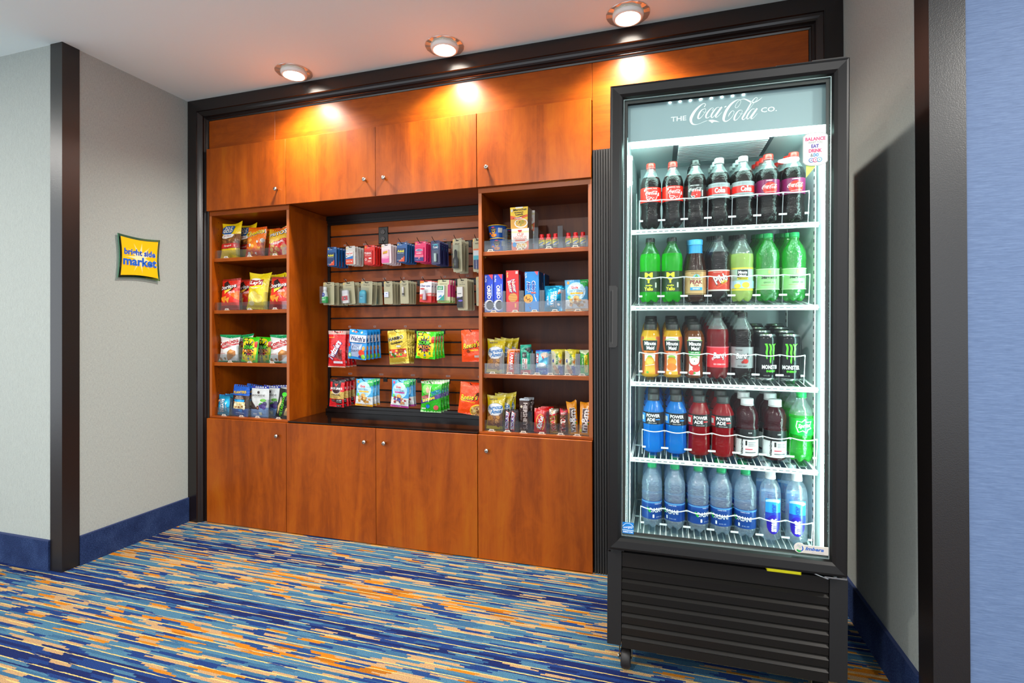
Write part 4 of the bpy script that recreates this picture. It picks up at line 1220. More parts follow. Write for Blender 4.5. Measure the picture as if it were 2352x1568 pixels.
# vitamin water
VIT = [(0.026, 0.0), (0.0325, 0.006), (0.0335, 0.014), (0.0335, 0.092), (0.0325, 0.100), (0.0330, 0.106), (0.0300, 0.112), (0.0325, 0.122), (0.0330, 0.135), (0.0310, 0.152), (0.0265, 0.164), (0.0200, 0.172), (0.0180, 0.176), (0.0180, 0.180)]
b = MB().lathe([(r, z) for r, z in VIT], LQ['plum'], 32)
KB['vitamin'] = kind('vitamin_drink_bottle', 'bottle', [('bottle_body', b), ('cap', cap_mb(0.0188, 0.1810, 0.0190, mat('D8DEE0', 0.3), 26)), ('label', label_mb(0.0339, 0.012, 0.100, 'E6ECEC',
    [('r', -0.5, 0.62, 1.5, 1.0, '1C1E20'), ('t', 'vitaminwater', 0.10, 0.48, 0.86, 0.15, '161616', 90, 'B'), ('r', 0.30, 0.40, 0.40, 0.58, '2A2A2A'), ('r', 0.46, 0.50, 0.90, 0.53, '8A8E90'), ('r', 0.46, 0.44, 0.86, 0.47, '8A8E90'), ('r', 0.46, 0.38, 0.90, 0.41, '8A8E90'), ('r', 0.3, 0.24, 0.7, 0.28, 'C84A5A'), ('r', 0.3, 0.12, 0.9, 0.16, '6A6E70'), ('t', 'xxx', 0.55, 0.88, 0.2, 0.05, 'E8E8E8', 0, '')]))])
# water, green cap
DAS = [(0.010, 0.004), (0.024, 0.0), (0.0300, 0.008), (0.0325, 0.026), (0.0328, 0.030), (0.0315, 0.032), (0.0320, 0.034), (0.0320, 0.096), (0.0310, 0.100), (0.0330, 0.106), (0.0315, 0.112), (0.0332, 0.120), (0.0315, 0.127), (0.0330, 0.135), (0.0318, 0.142),
       (0.0326, 0.150), (0.0322, 0.160), (0.0300, 0.172), (0.0255, 0.183), (0.0200, 0.193), (0.0150, 0.203), (0.0130, 0.210), (0.0155, 0.2115), (0.0155, 0.213), (0.0120, 0.2135), (0.0120, 0.226)]
b = MB().lathe([(r, z) for r, z in DAS], LQ['wblue'], 30, petal=petal)
KB['water_green'] = kind('water_bottle', 'bottle', [('bottle_body', b), ('cap', cap_mb(0.0143, 0.2140, 0.0150, mat('14A868', 0.35))), ('label', label_mb(0.0328, 0.034, 0.098, '14408C',
    [('r', -0.6, 0.86, 1.6, 1.0, '2A5AA8'), ('t', 'PURIFIED WATER', 0.62, 0.86, 0.5, 0.05, 'D8E4F4', 0, 'b'), ('r', -0.6, 0.92, 1.6, 0.96, '6AB0D8'), ('t', 'DASANI', 0.52, 0.52, 0.92, 0.26, 'F4F8FC', 0, 'b'), ('e', 0.02, 0.52, 0.07, 0.16, '3AC04A', 30), ('r', 0.24, 0.10, 0.34, 0.28, 'E8F0F8'), ('t', '20 FL OZ', 0.65, 0.14, 0.4, 0.06, 'B8CCE8', 0, '')]))])
# tall clear water, sport cap
SMA = [(0.022, 0.0), (0.0300, 0.006), (0.0320, 0.018), (0.0310, 0.024), (0.0310, 0.120), (0.0305, 0.150), (0.0285, 0.170), (0.0240, 0.186), (0.0180, 0.196), (0.0140, 0.200), (0.0140, 0.204)]
b = MB().lathe([(r, z) for r, z in SMA], LQ['wclear'], 30)
c = MB().lathe([(0.0155, 0.2045), (0.0155, 0.214), (0.0145, 0.216), (0.0145, 0.226), (0.0115, 0.229), (0, 0.229)], mat('EEF2F8', 0.3), 24, caps=False)
l = MB()
art(l, [('r', 0.04, 0.40, 0.96, 1.0, '2A9AE0'), ('e', 0.5, 0.93, 0.46, 0.07, 'B8DCF4'), ('e', 0.4, 0.88, 0.36, 0.04, '2A9AE0'), ('r', 0.04, 0.40, 0.96, 0.62, '2440B0'), ('e', 0.5, 0.30, 0.38, 0.27, '2A18A0'), ('r', 0.12, 0.30, 0.88, 0.45, '2A18A0'), ('t', 'smart', 0.48, 0.28, 0.36, 0.36, 'FFFFFF', 90, 'B'), ('t', 'water', 0.50, 0.72, 0.28, 0.26, '2440B0', 90, 'b')], 0.052, 0.122, cyl_map(0.0316, 0, 0.022), 'label', 0.006, 0.00022)
KB['water_white'] = kind('water_bottle', 'bottle', [('bottle_body', b), ('cap', c), ('label', l)])

ORD = ['front one', 'second from the front', 'third from the front', 'fourth from the front', 'fifth from the front', 'sixth from the front']
SHN = ['top cooler shelf', 'second cooler shelf', 'middle cooler shelf', 'fourth cooler shelf', 'bottom cooler shelf']
CLN = ['leftmost lane', 'second lane', 'third lane', 'middle lane', 'fifth lane', 'sixth lane', 'rightmost lane']
FILL = [[('cola_red', 2, 'red-label cola bottle'), ('cola_red', 2, 'red-label cola bottle'), ('cola_black', 4, 'black-label cola bottle'), ('cola_silver', 5, 'silver-label cola bottle'), ('cola_silver', 4, 'silver-label cola bottle'), ('cola_cherry', 4, 'magenta-label cola bottle'), ('cola_cherry', 4, 'magenta-label cola bottle')],
        [('citrus', 3, 'bright green soda bottle'), ('citrus', 3, 'bright green soda bottle'), ('tea', 3, 'blue-necked brown tea bottle'), ('pibb', 5, 'red-label dark soda bottle'), ('lemonade', 4, 'pale yellow lemonade bottle'), ('ginger', 4, 'green ginger ale bottle'), ('ginger', 4, 'green ginger ale bottle')],
        [('juice_orange', 4, 'orange juice bottle'), ('juice_tangerine', 4, 'orange juice bottle'), ('juice_apple', 4, 'apple juice bottle'), ('root_red', 5, 'red soda bottle'), ('root_silver', 5, 'silver-label dark soda bottle'), ('can', 4, 'tall black drink can'), ('can', 4, 'tall black drink can')],
        [('sport_blue', 4, 'blue sports drink bottle'), ('sport_blue', 4, 'blue sports drink bottle'), ('sport_red', 4, 'red sports drink bottle'), ('sport_red', 4, 'red sports drink bottle'), ('vitamin', 3, 'plum drink bottle with white cap'), ('vitamin', 3, 'plum drink bottle with white cap'), ('sprite', 4, 'clear green soda bottle')],
        [('water_green', 3, 'green-capped water bottle')] * 5 + [('water_white', 3, 'white-capped water bottle')] * 2]
rnd = random.Random(5)
for si, (z0, cols) in enumerate(SH):
    for ci, x in enumerate(cols):
        key, n, desc = FILL[si][ci]
        pitch = 0.0745 if key not in ('juice_orange', 'juice_tangerine', 'juice_apple') else 0.070
        for k in range(n):
            y = k * pitch + (0.0 if k == 0 else rnd.uniform(0, 0.0015) * k)
            sp = R(rnd.uniform(-8, 8)) + (R(rnd.choice((-30, 25, 8, -12))) if si == 4 else 0) + (R(16) if key == 'can' and ci == 5 else 0)
            zs = {'sport_blue': 0.99, 'sport_red': 0.99, 'vitamin': 0.995, 'can': 0.99, 'water_green': 0.98, 'water_white': 0.98}.get(key, 0.962)
            M = MF @ T(x, BASE_LY, z0) @ RX(TILT) @ T(0, y, -0.0025) @ RX(-TILT * 0.8) @ RZ(sp) @ Matrix.Diagonal((1.06, 1.06, zs, 1))
            place(KB[key], M, '%s, %s, %s, %s' % (desc, ORD[k], CLN[ci], SHN[si]), 'drinks on the %s' % SHN[si])

# ------------------------------------------------------------------ packages
from mathutils import noise as mnoise
def bag_surface(W, Hh, Tk, crimp=0.06, seed=0, wr=1.0, peak=0.0, cb=None):
    cb = crimp if cb is None else cb
    def f(x, z):
        u, v = x / W, min(max(z / Hh, 0.0), 1.0)
        e = min(max((v - cb) / (1 - cb - crimp), 0.0), 1.0)
        pr = math.sin(PI * e) ** 0.55 if 0 < e < 1 else 0.0
        side = max(0.0, 1 - abs(2 * u) ** 3.2) ** 0.8
        n = mnoise.noise(Vector((u * 3.2 + seed, v * 4.5, seed * 1.7))) * 0.010 + mnoise.noise(Vector((u * 9 + seed, v * 7, seed))) * 0.003
        pl = 0.0016 * math.sin(u * 44 + seed) * (math.exp(-e * 7) + math.exp(-(1 - e) * 7))
        d = Tk / 2 * pr * side + wr * (n * pr * side * min(1.0, Tk / 0.03) + pl * (1 - abs(2 * u)) * min(1.0, Tk / 0.02)) + 0.0008
        bend = wr * 0.010 * math.sin(u * 3.6 + seed) * (math.exp(-(1 - v) * 9) + 0.5 * math.exp(-v * 9)) * min(1.0, Tk / 0.03)
        xx = x * (1 - 0.07 * pr * min(1.0, Tk / 0.04))
        zz = z + peak * (abs(2 * u) ** 1.6) * math.exp(-(1 - v) * 5) * (1 if u > 0 else 0.6)
        return xx, d, zz, bend
    return f
def bag_mb(W, Hh, Tk, base, items, fin='film', crimp=0.06, seed=0, wr=1.0, top=None, bot=None, peak=0.0, back=None, L=0.012, cb=None):
    S = bag_surface(W, Hh, Tk, crimp, seed, wr, peak, cb)
    mb = MB()
    nu, nv = 14, 18
    m0 = base if not isinstance(base, str) else ink(base, fin)
    for sgn in (-1, 1):
        vs = []
        for j in range(nv + 1):
            for i in range(nu + 1):
                x, z = (i / nu - 0.5) * W, j / nv * Hh
                xx, d, zz, b = S(x, z)
                vs.append((xx, sgn * d + b, zz))
        fs, ft, fb = [], [], []
        for j in range(nv):
            for i in range(nu):
                a = j * (nu + 1) + i
                q = (a, a + 1, a + nu + 2, a + nu + 1) if sgn < 0 else (a + 1, a, a + nu + 1, a + nu + 2)
                (ft if (top and j >= nv - 1) else fb if (bot and j < 1) else fs).append(q)
        o = len(mb.v)
        mb.add(vs, fs, m0 if sgn < 0 or not back else ink(back, fin), True)
        for lst, mm in ((ft, top), (fb, bot)):
            if lst:
                ii = mb.idx(ink(mm, fin) if isinstance(mm, str) else mm)
                for q in lst:
                    mb.f.append(tuple(o + k for k in q)); mb.mi.append(ii); mb.sm.append(True)
    def mp(x, z, off):
        x = min(max(x, -W / 2), W / 2); z = min(max(z, 0), Hh)
        xx, d, zz, b = S(x, z)
        return (xx, -d + b - off - 0.0003, zz)
    art(mb, items, W, Hh, mp, fin, L, 0.00035)
    return mb
def bag(name, cat, *a, **k):
    return kind(name, cat, bag_mb(*a, **k))
def carton(name, W, Hh, D, base, items, side=None, top=None, taper=0.0, side_items=()):
    """box standing on z=0, front at y=0; taper widens the top"""
    mb = MB()
    w0, w1 = W * (1 - taper) / 2, W / 2
    b = 0.0012
    v = [(-w0, 0, 0), (w0, 0, 0), (w0, D, 0), (-w0, D, 0), (-w1, 0, Hh), (w1, 0, Hh), (w1, D, Hh), (-w1, D, Hh)]
    mb.add(v, [(0, 1, 5, 4)], ink(base, 'card'))
    mb.add(v, [(1, 2, 6, 5), (2, 3, 7, 6), (3, 0, 4, 7)], ink(side or base, 'card'))
    mb.add(v, [(4, 5, 6, 7), (0, 3, 2, 1)], ink(top or base, 'card'))
    def mp(x, z, off):
        q = (w0 + (w1 - w0) * z / Hh) / w1
        return (x * q, -off, z)
    art(mb, items, W, Hh, mp, 'card', 0.03, 0.00025)
    if side_items:
        art(mb, side_items, D, Hh, lambda x, z, off: (w0 + (w1 - w0) * z / Hh + off, x + D / 2, z), 'card', 0.03, 0.00025)
    return kind(name, 'box', mb)

# ---- artwork of the bags (x from left, y from bottom, in fractions)
B = {}
B['pretzel'] = bag('snack_bag', 'bag', 0.164, 0.225, 0.05, 'E8C414', [('r', -0.01, 0.26, 1.0, 0.66, '7A4A22'), ('dots', 0.05, 0.36, 0.95, 0.62, 0.045, 22, ('9A6030', '5E3616', 'B07838'), 3), ('r', 0, 0.27, 1, 0.40, 'C01A14'), ('t', 'Original', 0.48, 0.335, 0.42, 0.06, 'F8E8D8', 0, 'b'),
    ('p', [(0.10, 0.60), (0.20, 0.55), (0.45, 0.53), (0.72, 0.58), (0.80, 0.64), (0.60, 0.68), (0.25, 0.69)], 'E8E2DC'), ('t', 'TINY TWISTS', 0.45, 0.61, 0.38, 0.035, 'A82018', 0, 'b'), ('p', [(0.08, 0.72), (0.20, 0.68), (0.60, 0.66), (0.72, 0.72), (0.74, 0.88), (0.60, 0.93), (0.25, 0.93), (0.08, 0.86)], '1E5A9A'),
    ('t', 'ROLD', 0.44, 0.86, 0.40, 0.085, 'E8E4C8', 0, 'b'), ('t', 'GOLD', 0.42, 0.765, 0.54, 0.10, 'E8E4C8', 0, 'B')], 'film', 0.05, 1.3, peak=0.012)
B['puffs'] = bag('snack_bag', 'bag', 0.150, 0.190, 0.05, 'F07814', [('r', 0, 0.0, 1, 0.20, 'C83218'), ('dots', 0.08, 0.08, 0.92, 0.55, 0.085, 26, ('F08A1C', 'D84A14', 'F6B040', 'C8381A', 'F0EAE0'), 5), ('p', [(0.0, 1.0), (1.0, 1.0), (1.0, 0.92), (0.0, 0.97)], 'D8500E'),
    ('t', 'Cheetos', 0.5, 0.79, 0.98, 0.20, 'F8F4F0', 14, 'B'), ('t', 'Cheetos', 0.5, 0.79, 0.93, 0.185, '141210', 14, 'B'), ('t', 'Cheetos', 0.5, 0.795, 0.88, 0.16, 'F6D81C', 14, 'b'), ('t', 'Crunchy', 0.5, 0.645, 0.36, 0.05, 'F6C81C', 14, 'b')], 'film', 0.05, 2.2)
B['cornchips'] = bag('snack_bag', 'bag', 0.150, 0.165, 0.045, 'D8201A', [('r', 0, 0.62, 1, 1.0, 'E0A820'), ('p', [(0, 0.62), (0.5, 0.50), (1.0, 0.66), (1, 0.7), (0, 0.7)], 'E8B830'), ('e', 0.26, 0.52, 0.18, 0.09, 'E8C868'), ('dots', 0.08, 0.05, 0.95, 0.36, 0.09, 14, ('D8A050', 'E8B868', 'C07830'), 8), ('t', 'FRITOS', 0.58, 0.80, 0.88, 0.16, '16141E', 10, 'B'), ('t', 'FRITOS', 0.57, 0.805, 0.82, 0.13, 'F0F0F4', 10, 'b'), ('t', 'ORIGINAL', 0.60, 0.46, 0.60, 0.08, 'F8F0EC', 14, 'B')], 'film', 0.05, 3.1, peak=0.02)
B['nachochips'] = bag('snack_bag', 'bag', 0.150, 0.196, 0.05, 'E0281A', [('r', 0, 0, 1, 0.14, '9A1C1A'), ('p', [(0.55, 0.5), (1, 0.6), (1, 0.3)], 'F06A1C'), ('p', [(0.06, 0.40), (0.48, 0.44), (0.28, 0.20)], 'F0901C'), ('p', [(0.34, 0.34), (0.62, 0.40), (0.50, 0.20)], 'F6A83A'), ('p', [(0.20, 0.86), (0.36, 0.94), (0.78, 0.66), (0.36, 0.52), (0.28, 0.70)], '2A1416'),
    ('p', [(0.28, 0.62), (0.32, 0.62), (0.36, 0.55), (0.72, 0.70), (0.34, 0.50)], 'F8C040'), ('t', 'Doritos', 0.46, 0.73, 0.90, 0.15, '1A1214', 8, 'B'), ('t', 'Doritos', 0.46, 0.735, 0.84, 0.125, 'F8F6F4', 8, 'b'), ('t', 'NACHO', 0.70, 0.585, 0.30, 0.035, 'F8E8E0', 6, 'b'), ('t', 'CHEESE', 0.70, 0.545, 0.34, 0.035, 'F8E8E0', 6, 'b')], 'film', 0.06, 4.4, top='9A2018', peak=0.006)
B['potatochips'] = bag('snack_bag', 'bag', 0.155, 0.222, 0.055, 'E6CC10', [('r', 0, 0, 1, 0.12, 'C8AE14'), ('e', 0.40, 0.36, 0.26, 0.14, 'F4DC70'), ('e', 0.62, 0.30, 0.24, 0.12, 'F0D460'), ('e', 0.30, 0.17, 0.16, 0.07, 'D8C890'), ('e', 0.45, 0.72, 0.36, 0.15, 'F4F0E0'), ('e', 0.45, 0.66, 0.31, 0.07, 'F4C81C'),
    ('p', [(0.12, 0.62), (0.30, 0.64), (0.76, 0.68), (0.80, 0.83), (0.45, 0.80), (0.16, 0.82)], 'A81418'), ('t', "Lay's", 0.46, 0.73, 0.60, 0.13, 'F8F4F0', 2, 'Bi'), ('t', 'CLASSIC', 0.72, 0.55, 0.30, 0.03, 'A89810', 0, 'b')], 'film', 0.05, 5.9, peak=0.016)
B['combos'] = bag('snack_bag', 'bag', 0.150, 0.170, 0.045, 'E4E4E0', [('p', [(0, 0.93), (0.2, 0.95), (0.6, 0.86), (1, 0.92), (1, 1), (0, 1)], '0E9A5A'), ('p', [(0.0, 0.50), (0.3, 0.46), (1.0, 0.64), (1.0, 0.70), (0.3, 0.54), (0, 0.58)], 'B8242C'), ('t', 'PIZZERIA PRETZEL', 0.5, 0.56, 0.6, 0.03, 'F0D8D8', 10, 'b'),
    ('t', 'Combos', 0.5, 0.71, 0.98, 0.17, 'B8141C', 13, 'B'), ('p', [(0.46, 0.04), (0.52, 0.34), (0.70, 0.46), (0.92, 0.40), (0.92, 0.24), (0.66, 0.10)], 'B8783C'), ('p', [(0.56, 0.30), (0.70, 0.42), (0.88, 0.38), (0.80, 0.32)], 'D89858'), ('dots', 0.06, 0.06, 0.38, 0.12, 0.06, 4, ('A08050', '8A6A40'), 2), ('t', 'BAKED SNACKS', 0.26, 0.30, 0.36, 0.03, 'C85A5A', 0, 'b'), ('r', 0, 0, 1, 0.035, '0E7A4A')], 'film', 0.06, 6.3, top='0E9A5A')
SOURART = [('e', 0.46, 0.46, 0.50, 0.48, 'F0E010'), ('r', 0.06, 0.08, 0.90, 0.5, 'F0E010'), ('r', 0.06, 0.84, 0.36, 0.97, '2A2A10'), ('e', 0.21, 0.90, 0.12, 0.045, 'D8D020'), ('star', 0.46, 0.50, 0.26, 0.40, 14, '161410'), ('t', 'SOUR', 0.47, 0.59, 0.66, 0.14, '5ADA1A', 0, 'B'), ('t', 'PATCH', 0.47, 0.43, 0.74, 0.14, 'F08A1A', 0, 'B'), ('t', 'KIDS', 0.56, 0.31, 0.30, 0.07, 'C81C4A', 0, 'B'),
    ('r', 0.84, 0.60, 0.97, 0.76, 'D8301C'), ('e', 0.90, 0.78, 0.08, 0.06, 'E8402A'), ('r', 0.16, 0.12, 0.22, 0.20, 'D8301C'), ('r', 0.46, 0.10, 0.54, 0.17, '2A6AD0'), ('r', 0.72, 0.16, 0.80, 0.26, '2AA03A'), ('r', 0.40, 0.80, 0.46, 0.86, '2AA03A'), ('r', 0.66, 0.74, 0.70, 0.84, '2A6AD0')]
B['sour'] = bag('candy_bag', 'bag', 0.125, 0.155, 0.03, '38CC14', SOURART, 'film', 0.05, 7.7)
B['treatbar'] = bag('snack_bar', 'bar', 0.092, 0.125, 0.026, '18A4D4', [('r', 0.04, 0.1, 0.10, 0.84, '2878B8'), ('t', 'RICE KRISPIES', 0.30, 0.47, 0.66, 0.14, 'EAF4FA', 90, 'b'), ('t', 'TREATS', 0.52, 0.47, 0.68, 0.22, 'FFFFFF', 90, 'B'), ('t', 'original', 0.78, 0.42, 0.42, 0.14, 'D8F0F8', 90, 'b'), ('dots', 0.04, 0.1, 0.16, 0.85, 0.06, 5, ('E8A080', 'F0C8A8'), 4)], 'foil', 0.08, 8.2, top='1878B8')
B['treatbar2'] = bag('snack_bar', 'bar', 0.094, 0.132, 0.026, '18A4D4', [('t', 'original', 0.20, 0.42, 0.36, 0.14, 'FFFFFF', -90, 'b'), ('t', 'TREATS', 0.46, 0.46, 0.60, 0.20, 'FFFFFF', -90, 'B'), ('t', 'RICE KRISPIES', 0.66, 0.46, 0.62, 0.12, 'EAF4FA', -90, 'b'), ('dots', 0.76, 0.2, 0.92, 0.86, 0.07, 6, ('F0D8C0', 'E89078', 'F8F0E8'), 4)], 'foil', 0.08, 8.9)
B['nutbag'] = bag('nut_pouch', 'bag', 0.135, 0.190, 0.03, '3E2418', [('r', 0, 0.66, 1, 1, '0A5CC8'), ('r', 0.0, 0.0, 1, 0.24, '1050A8'), ('t', 'PLANTERS', 0.48, 0.76, 0.80, 0.10, '102A60', 4, 'B'), ('t', 'PLANTERS', 0.48, 0.765, 0.76, 0.085, 'F0C81C', 4, 'B'), ('t', 'NUTS &', 0.48, 0.62, 0.34, 0.04, 'D8C8B8', 0, 'b'), ('t', 'CHOCOLATE', 0.48, 0.57, 0.46, 0.04, 'D8C8B8', 0, 'b'),
    ('r', 0.22, 0.44, 0.80, 0.53, '1E9AD8'), ('r', 0.16, 0.22, 0.86, 0.45, 'E8D8A0'), ('dots', 0.18, 0.24, 0.84, 0.43, 0.06, 22, ('F0E4B8', 'D8B878', '8A5A30', 'F8F0D0'), 9), ('e', 0.60, 0.17, 0.12, 0.045, '1E8AE0'), ('r', 0.3, 0.08, 0.8, 0.10, 'A8C8F0')], 'film', 0.05, 9.3)
B['berrypouch'] = bag('candy_pouch', 'bag', 0.140, 0.186, 0.03, 'DCE0DE', [('r', 0, 0.93, 1, 1.0, '2434A0'), ('t', 'DARK CHOCOLATE', 0.5, 0.96, 0.6, 0.02, 'D0D4F0', 0, 'b'), ('r', 0, 0.0, 1, 0.30, '7A9ED0'), ('p', [(0.04, 0.24), (0.06, 0.60), (0.14, 0.50), (0.22, 0.42), (0.34, 0.30), (0.60, 0.26), (0.60, 0.24)], '3A2A26'), ('e', 0.45, 0.29, 0.09, 0.07, '5A2A20'), ('e', 0.45, 0.29, 0.04, 0.03, 'C89070'),
    ('e', 0.66, 0.36, 0.12, 0.09, '4A3A78'), ('e', 0.84, 0.42, 0.10, 0.08, '3A2A60'), ('e', 0.80, 0.32, 0.11, 0.08, '54448A'), ('p', [(0.54, 0.38), (0.62, 0.46), (0.74, 0.46), (0.62, 0.40)], '4AA02A'), ('e', 0.76, 0.54, 0.14, 0.05, '6ABE3A'), ('e', 0.48, 0.80, 0.06, 0.045, '3A2A26'), ('t', 'BROOKSIDE', 0.48, 0.70, 0.74, 0.065, '2A2424', 0, ''), ('t', 'dark chocolate', 0.5, 0.635, 0.5, 0.02, '6A6A6A', 0, ''), ('r', 0.18, 0.06, 0.40, 0.11, 'C8D4E8'), ('r', 0.55, 0.05, 0.70, 0.15, 'D8E4C8')], 'film', 0.05, 10.1)
B['pistachio'] = bag('nut_pouch', 'bag', 0.105, 0.175, 0.03, '1A1A18', [('p', [(0.10, 0.15), (0.24, 0.10), (0.40, 0.55), (0.34, 0.7)], 'D8C080'), ('p', [(0.62, 0.1), (0.9, 0.1), (0.9, 0.40), (0.72, 0.36)], 'D0A868'), ('e', 0.50, 0.82, 0.18, 0.07, '3AD81A'), ('t', 'PISTACHIOS', 0.47, 0.42, 0.74, 0.17, '6AE81A', 84, 'b'), ('t', 'WONDERFUL', 0.3, 0.62, 0.2, 0.07, 'E8E8E8', 84, 'b')], 'film', 0.05, 11.4)
DOLE = lambda c: [('r', 0, 0, 1, 0.36, 'D4D8D6'), ('e', 0.5, 0.62, 0.42, 0.30, 'A8D4EC'), ('r', 0, 0, 1, 0.07, c), ('e', 0.5, 0.20, 0.40, 0.12, 'E8ECEC'), ('p', [(0.66, 1.0), (1.0, 1.0), (1.0, 0.76), (0.90, 0.80), (0.86, 0.72), (0.80, 0.84), (0.68, 0.86)], '1EA04A'), ('t', 'GLUTEN FREE', 0.83, 0.92, 0.24, 0.025, 'E0F0E0', 0, 'b'), ('r', 0.10, 0.86, 0.20, 0.95, 'D8901C' if c == 'E8A41C' else 'D83A6A'),
    ('t', 'Dole', 0.44, 0.75, 0.32, 0.11, 'F4F0E8', 0, 'B'), ('t', 'Dole', 0.44, 0.75, 0.29, 0.09, 'C8141C', 0, 'B'), ('t', 'Snack Bites', 0.46, 0.64, 0.58, 0.075, '6A7A80', 0, ''), ('r', 0.24, 0.53, 0.80, 0.585, c), ('e', 0.18, 0.43, 0.07, 0.06, '6ACA5A'), ('e', 0.5, 0.40, 0.13, 0.09, 'E0B060'), ('dots', 0.24, 0.16, 0.78, 0.36, 0.07, 16, ('C89040', 'E0B060', 'A87030') if c == 'E8A41C' else ('C89060', '9A3A3A', 'D8A868', '3A3A7A'), 6), ('dots', 0.04, 0.24, 0.96, 0.34, 0.05, 6, ('D8A850', 'E8C880') if c == 'E8A41C' else ('B83A4A', '3A4A9A'), 7)]
B['dole_gold'] = bag('snack_pouch', 'bag', 0.118, 0.158, 0.022, '4AA8DC', DOLE('E8A41C'), 'film', 0.04, 12.2, wr=0.5)
B['dole_berry'] = bag('snack_pouch', 'bag', 0.118, 0.158, 0.022, '3A9CD8', DOLE('B03A8A'), 'film', 0.04, 12.8, wr=0.5)
B['licorice'] = bag('candy_bag', 'bag', 0.122, 0.222, 0.022, 'C81418', [('r', 0, 0.90, 1, 1.0, 'B89890'), ('r', 0, 0, 1, 0.03, 'C0A090'), ('p', [(0.42, 0.28), (0.84, 0.20), (0.84, 0.46), (0.60, 0.54)], '6A1A14'), ('dots', 0.5, 0.24, 0.82, 0.48, 0.05, 9, ('8A2018', '5A120E'), 2), ('r', 0.05, 0.80, 0.40, 0.83, 'E8701C'), ('t', 'Twizzlers', 0.40, 0.47, 1.10, 0.24, '2A1A6A', 58, 'B'), ('t', 'Twizzlers', 0.40, 0.475, 1.04, 0.20, 'D8D4E0', 58, 'B'), ('r', 0.36, 0.11, 0.88, 0.17, 'D8D4E0')], 'film', 0.05, 13.6)
B['fruitsnack'] = bag('candy_bag', 'bag', 0.128, 0.178, 0.026, '1E90DC', [('dots', 0.04, 0.9, 0.96, 0.96, 0.05, 5, ('F0603A', 'F8D8B0', '6AC82A'), 3), ('r', 0.06, 0.56, 0.98, 0.83, '1E2A6A'), ('r', 0.07, 0.575, 0.97, 0.82, 'DCE0E8'), ('t', "Welch's", 0.52, 0.70, 0.80, 0.17, '141C5A', -3, 'B'), ('p', [(0.22, 0.54), (0.80, 0.52), (0.70, 0.24), (0.66, 0.08), (0.16, 0.10)], 'A8B8D8'), ('t', 'Fruit', 0.46, 0.42, 0.42, 0.11, '16203A', 8, 'i'), ('t', 'Snacks', 0.42, 0.31, 0.52, 0.10, '16203A', 8, 'i'),
    ('e', 0.12, 0.14, 0.09, 0.09, '5ABA7A'), ('e', 0.12, 0.14, 0.05, 0.05, 'E8E8D0'), ('e', 0.78, 0.22, 0.15, 0.12, 'E8452A'), ('e', 0.86, 0.10, 0.11, 0.08, '8ACA3A'), ('e', 0.88, 0.38, 0.07, 0.08, 'F09A3A'), ('e', 0.08, 0.48, 0.06, 0.06, 'D83A3A'), ('e', 0.68, 0.09, 0.07, 0.05, '2A3A8A')], 'film', 0.05, 14.9)
B['gummies'] = bag('candy_bag', 'bag', 0.132, 0.198, 0.026, 'D2B43A', [('r', 0.06, 0.20, 0.94, 0.44, 'D01A1C'), ('r', 0.06, 0.225, 0.94, 0.415, 'B86A3A'), ('dots', 0.08, 0.24, 0.92, 0.40, 0.055, 30, ('D81C2A', 'E8602A', 'F0C82A', '2AA03A', 'F0E8D8'), 12), ('t', 'HARIBO', 0.46, 0.76, 0.82, 0.115, 'F8F4E0', 6, 'B'), ('t', 'HARIBO', 0.46, 0.76, 0.78, 0.10, '141210', 6, 'B'), ('t', 'Goldbears', 0.50, 0.635, 0.66, 0.07, '141210', 6, 'B'), ('e', 0.60, 0.52, 0.14, 0.03, 'D8D8D0')], 'foil', 0.05, 15.5, top='DCC860', bot='DCC860')
B['peanutcups'] = bag('candy_bag', 'bag', 0.130, 0.178, 0.03, 'F04A0E', [('t', "Reese's", 0.52, 0.52, 0.86, 0.20, '2A1408', 8, 'Bi'), ('t', "Reese's", 0.51, 0.53, 0.80, 0.17, 'F4D81C', 8, 'b' 'i'), ('t', 'PIECES', 0.62, 0.36, 0.40, 0.05, 'F4D81C', 4, 'B'), ('r', 0.64, 0.13, 0.96, 0.20, 'C8B8B0'), ('e', 0.36, 0.33, 0.08, 0.05, '8A3A14')], 'film', 0.06, 16.1)
B['peanutcups2'] = bag('candy_bag', 'bag', 0.138, 0.176, 0.03, 'F04A0E', [('t', "Reese's", 0.46, 0.55, 0.84, 0.19, '2A1408', 6, 'Bi'), ('t', "Reese's", 0.45, 0.56, 0.78, 0.165, 'F4D81C', 6, 'bi'), ('t', 'miniature cups', 0.42, 0.42, 0.66, 0.05, 'F4D81C', -4, 'b'), ('e', 0.88, 0.14, 0.34, 0.22, 'F4C81C'), ('e', 0.90, 0.12, 0.32, 0.20, 'A87838'), ('dots', 0.62, 0.02, 0.95, 0.26, 0.07, 9, ('C8A060', '7A4A20', 'D8C080'), 5), ('e', 0.86, 0.68, 0.08, 0.06, '6A3018')], 'film', 0.06, 16.9)
